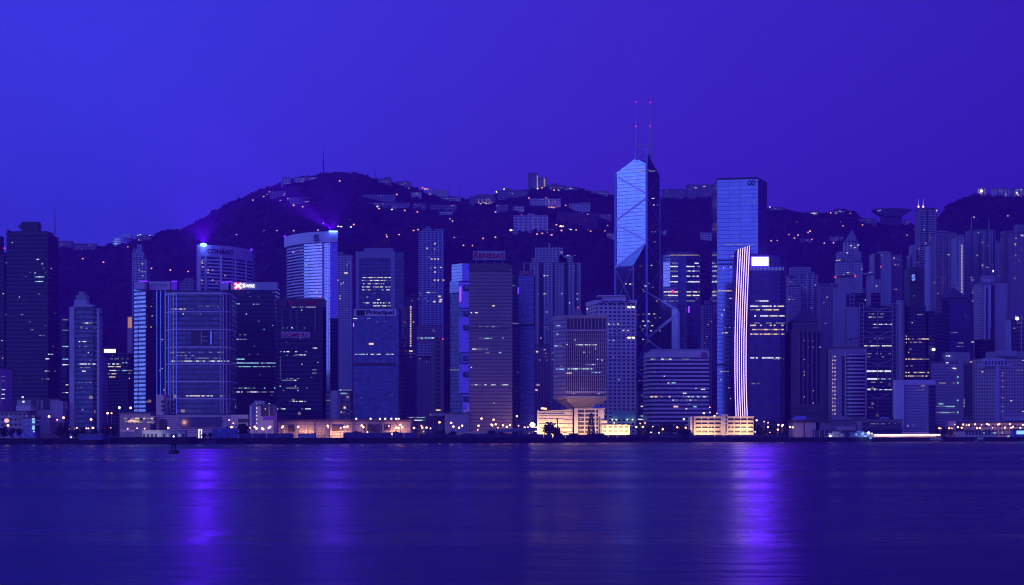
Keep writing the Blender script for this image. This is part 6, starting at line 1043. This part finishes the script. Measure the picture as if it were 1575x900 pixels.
b.box('big_window', 401, 413, 624, 640, DARKC, dy=-.4, depth=.5); b.box('big_window', 415, 420.5, 624, 640, DARKC, dy=-.4, depth=.5); b.box('violet_board', 404, 421, 641, 646, mat('violet_board', (.18, .1, .45), .5, emit=(.1, .02, .6), es=.25, sample=False), dy=-.7, depth=.5); b.chain = [(384, 1089.2), (430, 1089.2)]; b.dots('y', (408, 629), (427, 629)); b.box('low_wing', 355, 386, 638, None, PALE, dy=2, depth=12); b.box('wing_window', 366, 382, 644, 650, DARKC, dy=1.7, depth=.4)
b = tower('low_block', 'low blue block at the foot of the notched mirror tower', 684, 722, 635, 1190, mat('blue_low_wall', (.26, .27, .50), .6), 14, cat='building')
# flyover along the quay
fl = MB(); A = [(690, 669, 1130), (720, 667, 1134), (760, 663, 1140), (800, 660.5, 1150), (827, 660, 1160)]
for (p, y, Yq), (p2, y2, Y2) in zip(A, A[1:]):
    a, c = (X(p, Yq), Yq, Z(y, Yq)), (X(p2, Y2), Y2, Z(y2, Y2))
    fl.face([(a[0], a[1], a[2] - 1.6), (c[0], c[1], c[2] - 1.6), (c[0], c[1], c[2] + .6), (a[0], a[1], a[2] + .6)]); fl.face([a, c, (c[0], c[1] + 9, c[2]), (a[0], a[1] + 9, a[2])]); fl.face([(a[0], a[1] + 9, a[2] + 1.2), (c[0], c[1] + 9, c[2] + 1.2), (c[0], c[1] + 9, c[2] - 1), (a[0], a[1] + 9, a[2] - 1)])
    fl.box(a[0] + 1, a[0] + 2.4, a[1] + 3, a[1] + 6, 3.5, a[2] - .1)
tag(fl.build('flyover_road', mat('flyover_concrete', (.46, .42, .38), .85, noise=.15)), kind='structure')
# hoarding in front of the works
def fence(lb, p0, p1, h, m, step=8.0, d=5):
    Ya = float(shore((p0 + p1) / 2)) + d; t = thing('site_hoarding', lb, 'fence', (X((p0 + p1) / 2, Ya), Ya, 3.5)); ya, yc = float(shore(p0)) + d, float(shore(p1)) + d
    a, c = Vector((X(p0, ya), ya, 0)), Vector((X(p1, yc), yc, 0)); n_ = max(2, int((c - a).length / step)); m_ = MB()
    for i in range(n_):
        u, v = a.lerp(c, i / n_), a.lerp(c, (i + .97) / n_); hh = h * RND.uniform(.9, 1.05); m_.prism([(u.x, u.y), (v.x, v.y), (v.x, v.y + .2), (u.x, u.y + .2)], 3.5, 3.5 + hh)
    m_.build('panels', m, t); m2 = MB()
    m2.bar((a.x, a.y - .1, 3.5 + h * .6), (c.x, c.y - .1, 3.5 + h * .6), .2); m2.build('rail', STEEL, t)
fence('long blue site hoarding along the sea wall in front of the works yard', 528, 640, 4.2, mat('hoarding_blue', (.16, .15, .26), .7, noise=.25, nscale=.3)); fence('grey-blue hoarding along the sea wall below the flyover', 646, 850, 3.2, mat('hoarding_grey', (.12, .11, .16), .8, noise=.3, nscale=.3)); fence('dark rubble-topped hoarding before the floodlit barracks', 856, 1000, 2.6, mat('hoarding_dark', (.06, .05, .07), .9, noise=.3, nscale=.3)); fence('low dim hoarding with reddish panels left of the quay office', 1004, 1050, 2.4, mat('hoarding_red', (.26, .15, .22), .8, noise=.2)); fence('low dark wall along the sea edge below the quay office', 1056, 1210, 2.2, mat('low_wall', (.16, .14, .17), .9, noise=.2))
fence('patterned blue barge-side hoarding left of the round quay tree', 326, 366, 7.0, mat('hoarding_pattern', (.26, .28, .55), .7, noise=.5, nscale=.5), 4, 2)
fence('dark hoarding along the quay between the annex block and the flat deck barge', 368, 452, 3.6, mat('hoarding_slate', (.16, .16, .26), .8, noise=.3, nscale=.3))
# drilling rigs
def rig(lb, px, pt, w, lattice=False, jib=None):
    Y0 = float(shore(px)) + 26; t = thing('drilling_rig', lb, 'drilling rig', (X(px, Y0), Y0, 3.5), 'rigs in the works yard'); x0 = X(px, Y0); zt = Z(pt, Y0); m_ = MB()
    if lattice:
        n_ = 9; hw = w * Y0 / F
        for s1 in (-1, 1): m_.bar((x0 + s1 * hw, Y0, 3.5), (x0 + s1 * hw * .18, Y0 + 1.5, zt), .8); m_.bar((x0 + s1 * hw, Y0 + 3, 3.5), (x0 + s1 * hw * .18, Y0 + 1.5, zt), .8)
        for i in range(n_):
            k0, k1 = 1 - .82 * i / n_, 1 - .82 * (i + 1) / n_; z0, z1 = 3.5 + (zt - 3.5) * i / n_, 3.5 + (zt - 3.5) * (i + 1) / n_
            m_.bar((x0 - hw * k0, Y0, z0), (x0 + hw * k1, Y0, z1), .55); m_.bar((x0 + hw * k0, Y0, z0), (x0 - hw * k1, Y0, z1), .55); m_.bar((x0 - hw * k1, Y0, z1), (x0 + hw * k1, Y0, z1), .55)
    else: m_.tube((x0, Y0, 3.5), (x0, Y0, zt), w * Y0 / F, w * .8 * Y0 / F, 6)
    m_.build('rig_mast', BLACK, t); MB().box(x0 - 3, x0 + 4, Y0 - 2, Y0 + 3, 4.3, 7.2).build('cab', BLACK, t); MB().box(x0 - 3.4, x0 + 4.4, Y0 - 2.2, Y0 - .8, 3.5, 4.6).box(x0 - 3.4, x0 + 4.4, Y0 + 1.8, Y0 + 3.2, 3.5, 4.6).build('tracks', BLACK, t)
    if jib: MB().bar((x0, Y0 + .3, Z(jib[1], Y0)), (X(jib[0], Y0), Y0 + .3, Z(jib[2], Y0)), .5).build('jib', BLACK, t)
    for k in range(2): MB().bar((x0, Y0, zt), (x0 + (-6 - 5 * k), Y0 + 1, 5), .16).build('stay', BLACK, t)
rig('thin black drilling mast left of the tallest one, before the dazzling barracks', 857.5, 643, .9, jib=(854, 662, 664)); rig('tallest black drilling mast with long low boom before the barracks', 881.5, 625, 1.1, jib=(852, 668, 662)); rig('black lattice derrick tapering to a point before the grey barracks', 909.5, 636, 6.5, True); rig('black drilling mast at the right of the lattice derrick', 921.5, 641, .9); rig('small black piling mast in the works yard by the flyover', 718, 650, .5)
# street lamps on the quay
big = lamp_mat('sodium_globe', (1, .44, .19), 7.0); rose = lamp_mat('rose_globe', (1, .32, .26), 4.5); whit = lamp_mat('white_globe', (.8, .95, 1), 3.5)
QM = {'o': MB().ball((0, 0, 0), .8, .72, 8, 5).mesh('lamp_head', big), 'p': MB().ball((0, 0, 0), .6, .55, 8, 5).mesh('lamp_head', rose), 'w': MB().ball((0, 0, 0), .85, .8, 8, 5).mesh('lamp_head', whit), 'B': MB().ball((0, 0, 0), 2.2, 2.0, 10, 6).mesh('lamp_head', lamp_mat('blazing_globe', (1, .74, .45), 11.0))}
QL = [('round street lamp on the quay left of the twin-pier tower', 36, crop(0, 600, 5.833, [(72, 318), (440, 237), (514, 267, 'p'), (570, 248), (2, 350, 'p'), (60, 275, 'd')])),
 ('street lamp on the quay before the twin-pier tower', 34, crop(0, 600, 5.833, [(622, 345, 'p'), (668, 347, 'p'), (690, 343), (587, 390, 'p'), (680, 393, 'p'), (638, 424, 'w'), (775, 344, 'p'), (793, 344, 'p'), (817, 264), (834, 340)])),
 ('street lamp on the quay road between the twin-pier tower and the hotel annex', 48, crop(0, 600, 5.833, [(942, 341), (996, 338, 'p'), (1071, 157, 'w'), (1172, 160, 'w'), (1145, 348, 'p'), (1230, 343, 'p'), (1297, 346, 'p'), (1510, 340), (965, 208, 'o'), (1000, 208, 'p')])),
 ('street lamp at the round dark quay tree or the annex block beside it', 40, crop(230, 600, 5.833, [(735, 333), (752, 298, 'p'), (750, 355, 'p'), (944, 330), (960, 345), (1012, 345), (1020, 352), (1070, 340), (1082, 330), (900, 345), (783, 412, 'w'), (715, 270, 'p')])),
 ('street lamp in front of the pale stone podium wall', 46, crop(420, 600, 5.833, [(88, 328), (78, 338, 'p'), (226, 330), (490, 320), (607, 340, 'p'), (640, 332), (668, 328), (795, 318), (810, 333), (1040, 324, 'p'), (1143, 312), (1105, 338), (1127, 343), (1158, 335), (495, 336, 'p')])),
 ('street lamp on the quay road between the podium wall and the flyover', 50, crop(420, 600, 5.833, [(848, 378), (1265, 340), (1330, 320, 'p'), (1338, 337), (1377, 337), (1493, 290), (1413, 343, 'p')]) + crop(660, 600, 5.833, [(198, 295), (218, 328), (268, 338), (296, 320)])),
 ('street lamp along the flyover before the broad brown-grey slab', 70, crop(660, 600, 5.833, [(470, 256), (443, 320), (578, 266), (560, 310), (566, 318), (598, 308), (617, 337, 'p'), (663, 317), (697, 330), (725, 315), (788, 235), (802, 320, 'p'), (800, 356, 'p'), (858, 337), (887, 333, 'p'), (898, 388, 'p'), (437, 357, 'p')])),
 ('lamp among the dark trees between the barracks and the quay office', 40, crop(800, 600, 5.833, [(1077, 300, 'p'), (1042, 331), (1100, 331), (1173, 380, 'w'), (1410, 335), (1486, 338), (1280, 352), (1190, 328, 'p'), (1120, 296, 'p'), (845, 295, 'p'), (1245, 385, 'w')])),
 ('lamp over the roof of the four-storey quay office', 58, crop(1030, 600, 5.833, [(360, 155, 'p'), (402, 233), (423, 210, 'p'), (362, 200, 'p'), (127, 262, 'w'), (308, 208)])),
 ('street lamp between the quay office and the lavender-walled hall', 34, crop(1030, 600, 5.833, [(780, 272), (882, 333), (883, 293, 'p'), (970, 355), (975, 312), (1015, 313), (1008, 320), (1080, 330), (1105, 335), (768, 375, 'w'), (900, 380, 'p'), (848, 283, 'p')])),
 ('street lamp in the long double row on the right quay', 40, crop(1305, 600, 5.833, [(953, 310, 'p'), (1030, 310), (1060, 315, 'p'), (1082, 313), (1135, 308), (1243, 306), (1260, 310), (1340, 310), (1355, 305), (1448, 307), (1475, 330), (1565, 312), (815, 343), (828, 345, 'p'), (905, 342), (928, 343, 'p'), (1015, 338), (1155, 343), (1178, 340), (1403, 337), (1458, 338), (1543, 340), (982, 333, 'w'), (1195, 312, 'p'), (1293, 338, 'p'), (1180, 383, 'p'), (1210, 400, 'p'), (1250, 426, 'p'), (1308, 380, 'w'), (1038, 427, 'w')]))]
for lb, dY, pts in QL:
    for x, y, k in pts: Yl = float(shore(x)) + dY; lamp_at(x, y, k, lb, 'street lamps along the quay', QM.get(k, head_me['d']), Yl, max(.55, (Z(y, Yl) - 3.5) / 7) if Z(y, Yl) < 10.5 else 1.0)
for x, y, lb in ((825, 660.5, 'most dazzling floodlight on the quay, left of the barracks'), (819, 653.5, 'second dazzling floodlight just above and left of the brightest one')): lamp_at(x, y, 'B', lb, 'street lamps along the quay', QM['B'], 1176)
lamp_at(603.5, 668, 'B', 'single dazzling lamp low on the hoarding by the works yard', 'street lamps along the quay', MB().ball((0, 0, 0), 1.3, 1.2, 10, 6).mesh('lamp_head', MATS['blazing_globe']), 1052, .6)
for p, y, dY, w_ in ((700, 664, 60, 900), (745, 660, 75, 900), (785, 658, 85, 900), (205, 648, 70, 1500), (228, 648, 70, 1500), (400, 660, 60, 1500), (640, 662, 60, 1200), (1220, 662, 45, 700), (90, 658, 60, 700), (565, 660, 60, 1000), (1500, 660, 42, 300), (1540, 660, 42, 300), (1470, 662, 42, 250), (30, 660, 60, 800), (100, 664, 70, 800), (122, 666, 80, 700), (150, 666, 80, 700)): lampw(p, y, float(shore(p)) + dY, w_ * 1.5, (1, .5, .2))  # unseen warm spots added to wash the walls along the quay
for p, y, w_ in ((438, 665, 250), (462, 666, 420), (469, 667, 600), (475, 667, 600), (491, 664, 300), (512, 667, 700), (520, 667, 800), (528, 667, 800), (556, 662, 250), (604, 664, 700), (611, 663, 600), (620, 662, 300)): lampw(p, y, 1115.5, w_ * 2.2, (1, .5, .2), r=.4)
for p in (650, 668, 684): lampw(p, 664, 1175, 500)
# lit ferry pier
Y0 = 1262; t = thing('ferry_pier', 'long low ferry pier hung with a line of red and white lights', 'pier', (X(1380, Y0), Y0, 0)); MB().box(X(1316, Y0), X(1446, Y0), Y0 - 8, Y0 + 10, 1.2, 2.6).build('deck', CONC, t); MB().box(X(1338, Y0), X(1448, Y0), Y0 - 7, Y0 + 9, Z(668.4, Y0), Z(667.2, Y0)).build('roof', DARKC, t)
dk = MB()
for i in range(30): dk.box(X(1320 + i * 4.3, Y0), X(1320.7 + i * 4.3, Y0), Y0 - 7.5, Y0 - 7, -1.5, 1.2)
dk.build('piles', CONC, t)
for i in range(28): MB().box(X(1342 + i * 3.75, Y0), X(1342.7 + i * 3.75, Y0), Y0 - 6.6, Y0 - 6.1, 2.6, Z(668.4, Y0)).build('post', WSTEEL, t)
rm = MB().ball((0, 0, 0), .62, .5, 8, 4).mesh('light', lamp_mat('pier_rose_light', (1, .42, .5), 4.5)); wm_ = MB().ball((0, 0, 0), .62, .5, 8, 4).mesh('light', lamp_mat('pier_white_light', (1, .9, .85), 4.0))
for i in range(62):
    o = bpy.data.objects.new('light', rm if i % 3 else wm_); C.objects.link(o); o.parent = t; o.location = (X(1346 + i * 1.63, Y0 - 7.6) - X(1380, Y0), -7.6, Z(669, Y0 - 7.6))
MB().box(X(1345, Y0), X(1443, Y0), Y0 + 6, Y0 + 6.4, 2.6, Z(670, Y0)).build('back_wall', mat('pier_back_wall', (.62, .52, .46), .8, noise=.5, nscale=.5), t)
for p in range(1350, 1445, 9): lampw(p, 670.5, Y0 - 3, 1300, (1, .62, .5), .4)
# boats
def ferry(lb, p0, p1, yb, yt, Y, hull, house_m, decks=2, fun=True, win='d'):
    t = thing('ferry_boat', lb, 'boat', (X((p0 + p1) / 2, Y), Y, 0), 'boats at the quay'); xa, xb = X(p0, Y), X(p1, Y); w_ = 7; zt = Z(yt, Y); zh = 1.9
    hp = [(xa, Y + w_ / 2), (xa + 3, Y + .6), (xa + 7, Y), (xb - 7, Y), (xb - 3, Y + .6), (xb, Y + w_ / 2), (xb - 5, Y + w_), (xa + 5, Y + w_)]
    MB().prism(hp, -.6, [zh + .8, zh + .3, zh, zh, zh + .3, zh + .8, zh, zh]).build('hull', hull, t); dh = (zt - zh) / (decks + (.5 if fun else 0)); L = xb - xa
    for d in range(decks):
        i0, i1 = xa + L * (.08 + .07 * d), xb - L * (.08 + .07 * d); z0 = zh + d * dh
        MB().box(i0, i1, Y + .8, Y + w_ - .8, z0, z0 + dh - .35).build('deck_house', house_m, t); MB().box(i0 - 1, i1 + 1, Y + .2, Y + w_ - .2, z0 + dh - .35, z0 + dh).build('deck_roof', WHITE, t)
        n_ = max(3, int((i1 - i0) / 2.6))
        for i in range(n_):
            o = bpy.data.objects.new('window', unit(win) if RND.random() < .35 else WINM); C.objects.link(o); o.parent = t; o.location = (i0 + (i1 - i0) * (i + .5) / n_ - X((p0 + p1) / 2, Y), .72, z0 + dh * .48); o.scale = (1.3, .15, dh * .36)
    if fun: MB().box((xa + xb) / 2 - 3, (xa + xb) / 2 + 3, Y + 2, Y + 5, zh + decks * dh, zt).build('wheelhouse', house_m, t)
    return t
WINM = MB().box(-.5, .5, -.5, .5, -.5, .5).mesh('window', DARKC)
HUL = mat('dark_hull', (.02, .018, .03), .6); HULB = mat('green_hull', (.06, .10, .12), .5)
ferry('white double-deck ferry moored left of the lit ferry pier, end on to the hall', 1271, 1303, 678, 664, 1236, HULB, WHITE); t = ferry('blue-lit double-deck ferry touching the left end of the lit ferry pier', 1304, 1345, 678, 663, 1234, HULB, mat('blue_boat_house', (.4, .45, .75), .6), win='b')
for p, y, m_ in ((1327, 666.5, 'b'), (1336, 665.5, 'B'), (1331, 671, 'b'), (1277, 670.5, 'B'), (1341, 667, 'w')): MB().ball((X(p, 1233), 1233, Z(y, 1233)), 1.0, .8).build('deck_light', LITM[m_], t)
lampw(1330, 668, 1228, 900, (.3, .6, 1)); lampw(1277, 670, 1230, 500, (.8, .9, 1))
t = ferry('long pale cabin boat with square portholes and blue roof, on the black barge', 212, 291, 673.5, 661.5, 966, HUL, WHITE, 1, False); lampw(222, 665, 961, 500, (.8, .75, 1)); lampw(240, 667, 962, 300, (.8, .75, 1))
def barge(lb, p0, p1, yt, Y, m, cab=None):
    t = thing('barge', lb, 'barge', (X((p0 + p1) / 2, Y), Y, 0), 'barges moored along the sea wall'); xa, xb = X(p0, Y), X(p1, Y); zt = Z(yt, Y)
    MB().prism([(xa, Y), (xb - 4, Y), (xb, Y + 4), (xb - 2, Y + 11), (xa, Y + 11)], -.6, [zt, zt, zt + .5, zt, zt]).build('hull', m, t); MB().box(xa - .2, xb - 4, Y - .25, Y, zt - .5, zt - .15).build('rub_rail', BLACK, t)
    n_ = int((xb - xa) / 3); ty = MB()
    for i in range(min(n_, 60)): tx = xa + 1 + i * (xb - xa - 6) / min(n_, 60); ty.tube((tx, Y - .5, zt - .7), (tx, Y - .1, zt - .7), .55, n=8)
    tag(ty.build('fender', BLACK, t), kind='stuff')
    if cab: MB().box(X(cab[0], Y), X(cab[1], Y), Y + 2, Y + 8, zt, Z(cab[2], Y)).build('cabin', cab[3], t); MB().box(X(cab[0], Y) - .5, X(cab[1], Y) + .5, Y + 1.5, Y + 8.5, Z(cab[2], Y), Z(cab[2], Y) + .4).build('cabin_roof', STEEL, t)
    return t
barge('long black barge hull on the left carrying the pale cabin boat', 170, 300, 672.5, 955, HUL); barge('flat dark deck barge with a pale container row, left of the podium wall', 454, 532, 673.5, 1005, HUL, (458, 484, 667.5, mat('pale_container', (.42, .40, .48), .7))); barge('low grey pontoon barge right of the long black hull', 302, 330, 677, 975, mat('grey_hull', (.2, .2, .24), .6)); barge('dark pontoon under the tents at the left edge', -20, 76, 678, 940, HUL); barge('blue-roofed pontoon boat before the twin-pier tower', 112, 158, 677, 940, HUL, (120, 156, 668.5, mat('blue_cabin', (.2, .2, .4), .7)))
barge('small flat pontoon with reddish trim before the dark trees', 985, 1042, 676.5, 1150, mat('maroon_hull', (.18, .07, .12), .6)); barge('small dim workboat at the far right quay', 1505, 1518, 676, 1240, mat('grey_hull', (0, 0, 0)), (1508, 1514, 672, WHITE)); barge('low dark landing stage at the far right quay', 1520, 1600, 677.5, 1270, HUL)
# tents on the left pontoon
for i, (p, lb) in enumerate(((21, 'leftmost peaked blue tent on the left pontoon'), (33, 'middle peaked blue tent on the left pontoon'), (47, 'rightmost peaked blue tent, next to the blue panelled hall'))):
    Yt_ = 952; t = thing('marquee_tent', lb, 'tent', (X(p, Yt_), Yt_, 2.2), 'peaked tents on the pontoon'); w_ = 6.4 * Yt_ / F; x0 = X(p, Yt_)
    cn = MB(); rings = [(1.0, 671), (.55, 668.5), (.25, 665.5), (.04, 662.5)]
    for (k0, y0), (k1, y1) in zip(rings, rings[1:]):
        for j in range(8):
            a, c = 2 * math.pi * j / 8 + .39, 2 * math.pi * (j + 1) / 8 + .39; Q = lambda k, y, g: (x0 + w_ * k * math.cos(g), Yt_ + 4 + w_ * k * math.sin(g), Z(y, Yt_)); cn.face([Q(k0, y0, a), Q(k0, y0, c), Q(k1, y1, c), Q(k1, y1, a)])
    cn.build('canopy', mat('blue_canvas', (.3, .32, .6), .8), t)
    for j in range(4): g = math.pi / 4 + j * math.pi / 2; MB().tube((x0 + w_ * math.cos(g), Yt_ + 4 + w_ * math.sin(g), 2.2), (x0 + w_ * math.cos(g), Yt_ + 4 + w_ * math.sin(g), Z(671, Yt_)), .15).build('tent_pole', STEEL, t)
# buoy in the harbour
Yb_ = 510; t = thing('navigation_buoy', 'dark navigation buoy with lattice top and small white light, alone on the water', 'buoy', (X(267, Yb_), Yb_, 0)); x0 = X(267, Yb_)
bo = MB(); rr_ = [(1.3, -.5), (2.0, .1), (2.0, .9), (1.4, 1.3), (.3, 1.35)]
for (r0_, z0), (r1_, z1) in zip(rr_, rr_[1:]):
    for j in range(16):
        a, c = 2 * math.pi * j / 16, 2 * math.pi * (j + 1) / 16; bo.face([(x0 + r0_ * math.cos(a), Yb_ + r0_ * math.sin(a), z0), (x0 + r0_ * math.cos(c), Yb_ + r0_ * math.sin(c), z0), (x0 + r1_ * math.cos(c), Yb_ + r1_ * math.sin(c), z1), (x0 + r1_ * math.cos(a), Yb_ + r1_ * math.sin(a), z1)])
bo.build('float', mat('buoy_paint', (.08, .05, .07), .5), t); lt = MB()
for j in range(4):
    a = math.pi / 4 + j * math.pi / 2; lt.bar((x0 + 1.0 * math.cos(a), Yb_ + 1.0 * math.sin(a), 1.2), (x0 + .35 * math.cos(a), Yb_ + .35 * math.sin(a), 5.6), .26); c = a + math.pi / 2
    for z in (2.2, 3.4, 4.6): k = 1 - .65 * (z - 1.2) / 4.4; lt.bar((x0 + k * math.cos(a), Yb_ + k * math.sin(a), z), (x0 + k * math.cos(c), Yb_ + k * math.sin(c), z), .18)
lt.build('lattice', BLACK, t); MB().box(x0 - 1.0, x0 + 1.0, Yb_ - .15, Yb_ + .15, 3.0, 4.8).build('topmark', BLACK, t); MB().ball((x0, Yb_, 6.0), .3).build('lamp', lamp_mat('buoy_lamp', (.75, .7, 1), 5), t)
# trees on the quay
BARK = mat('dark_bark', (.06, .05, .045), .9)
LEAFQ = [mat('leaf_dark', (.035, .045, .03), .9, noise=.4, nscale=.4), mat('leaf_mid', (.06, .075, .04), .9, noise=.4, nscale=.4)]
def tree(lb, px, pt, wpx, dY=30, k=0, group='trees along the quay', low=.25, seed=None):
    Y0 = float(shore(px)) + dY; seed = seed or int(px * 7) % 999; rs = np.random.RandomState(seed); x0, z0, z1, hw = X(px, Y0), 3.4, Z(pt, Y0), wpx / 2 * Y0 / F; h = z1 - z0
    t = thing('tree', lb, 'tree', (x0, Y0, z0), group); tr = MB().tube((0, 0, 0), (0.1 * hw, 0, h * .55), max(.18, h * .03), h * .015, 7)
    for j in range(6): a = j * 1.05 + rs.rand(); tr.tube((0.03 * hw, 0, h * (.25 + .04 * j)), (hw * .6 * math.cos(a), hw * .6 * math.sin(a), h * (.5 + .06 * j)), h * .014, h * .005, 5)
    me = tr.mesh('trunk', BARK); o = bpy.data.objects.new('trunk', me); C.objects.link(o); o.parent = t
    N = 170; d = rs.normal(size=(N, 3)); d /= np.linalg.norm(d, axis=1)[:, None]; rad = rs.rand(N) ** .45; cz = h * (low + (1 - low) / 2); bump = 1 + .22 * np.sin(3 * np.arctan2(d[:, 1], d[:, 0]) + rs.rand() * 6) + .15 * rs.normal(size=N)
    c = np.stack([d[:, 0] * rad * hw * .88 * bump, d[:, 1] * rad * hw * .88 * bump, cz + d[:, 2] * rad * h * (1 - low) * .44], -1)
    clumps('crown', c, hw * rs.uniform(.09, .2, N), LEAFQ[k], .8, t, .5, seed)
tree('large round dark tree on the quay beside the annex block', 372.5, 649, 23, 22, 0, low=.06); tree('ragged dark tree before the dazzling barracks', 845, 648, 22, 18, 0, low=.1); tree('smaller dark tree touching the right side of the ragged one', 857, 655, 15, 16, 0, low=.05)
for i, (p, t_, w_, lb) in enumerate(((6, 655, 16, 'dark tree at the far left edge of the quay'), (19, 657, 14, 'bushy tree between the left edge and the blue panelled hall'), (30, 658, 12, 'small tree touching the left of the blue panelled hall'), (92, 655, 16, 'tree right of the blue panelled hall'), (103, 650, 12, 'tall thin tree left of the twin-pier tower base'), (116, 657, 14, 'tree before the left pier of the twin-pier tower'), (128, 656, 12, 'leafy tree before the middle of the twin-pier tower'), (146, 658, 14, 'low tree before the right pier of the twin-pier tower'), (163, 652, 15, 'tree right of the twin-pier tower in warm lamp light'), (176, 650, 15, 'darker tree between the twin-pier tower and the hotel annex'), (314, 666, 9, 'small clipped tree right of the glowing white gate'), (324, 665, 9, 'second clipped tree right of the glowing white gate'), (350, 654, 8, 'thin tree with tiny lights left of the large round one'), (548, 663, 17, 'rounded green tree at the podium wall by the works yard'), (610, 663, 13, 'green tree beside the dazzling lamp on the hoarding'), (678, 660, 17, 'dark tree left of the flyover foot'), (696, 663, 14, 'lamp-lit tree at the flyover foot'), (755, 661, 15, 'lamp-lit tree below the middle of the flyover'), (772, 664, 14, 'dark shrub tree below the rising flyover'))): tree(lb, p, t_, w_, 24 if p < 300 else 26, i % 2, low=.1)
for i, p in enumerate((984, 994, 1003, 1013, 1022, 1032, 1043, 1052)): tree(('dark tree in the dense row between the barracks and the quay office', 'greenish tree in the dense row between the barracks and the quay office')[i % 2], p, 646 + (i * 37 % 5), 14, 44, i % 2, 'dense row of trees beside the quay office', .1)
for i, p in enumerate((1163, 1171, 1180, 1189, 1197, 1206)): tree(('dark tree below the swept light-striped tower', 'greenish tree below the swept light-striped tower')[i % 2], p, 648 + (i * 53 % 6), 14, 50, i % 2, 'trees below the light-striped tower', .1)
for i, p in enumerate((1442, 1452, 1462, 1476)): tree(('dark tree at the foot of the broad mauve office', 'greenish tree at the foot of the broad mauve office')[i % 2], p, 652 + (i * 3 % 4), 12, 60, i % 2, 'trees below the mauve office', .1)
tree('low dark mound-shaped tree at the left of the quay office', 1054, 661, 24, 10, 0, low=.0)
for i, (p, lb) in enumerate(((1268, 'pointed small tree left of three on the hall wall'), (1281, 'middle pointed small tree on the hall wall'), (1293, 'pointed small tree right of three on the hall wall'))): tree(lb, p, 650.5, 6, 55, 0, low=.1)
# violet spots streaking the harbour: two at searchlights, one added before the screen
def flood(px, py, Y, power, col, r):
    d = bpy.data.lights.new('streak_light', 'SPOT'); d.energy = power; d.color = col; d.shadow_soft_size = r; d.spot_size = math.radians(150); d.spot_blend = .6
    o = bpy.data.objects.new('streak_light', d); C.objects.link(o); o.location = (X(px, Y), Y, Z(py, Y)); o.rotation_euler = Vector((0, -1, -.12)).to_track_quat('-Z', 'Y').to_euler()
flood(313, 373, 1438, 3.4e5, (.10, .004, 1), 3.0); flood(513, 353, 1406, 1.2e5, (.10, .004, 1), 3.0); flood(1168, 402, 1330, 3.8e5, (.11, .005, 1), 4.0)
def beam(px, py, Y, power, d, ang):      # searchlights sweeping the sky: their beams show in the haze
    l_ = bpy.data.lights.new('searchlight_beam', 'SPOT'); l_.energy = power; l_.color = (.16, .02, 1); l_.shadow_soft_size = 1.0; l_.spot_size = math.radians(ang); l_.spot_blend = 1.0
    o = bpy.data.objects.new('searchlight_beam', l_); C.objects.link(o); o.location = (X(px, Y), Y, Z(py, Y)); o.rotation_euler = Vector(d).to_track_quat('-Z', 'Y').to_euler()
beam(313, 374, 1440, 2.2e6, (-.1, -.2, 1), 140); beam(512, 354, 1410, 1.5e7, (-1, .25, .75), 34); beam(513, 354.5, 1409, 1e6, (-.2, -.2, 1), 140)
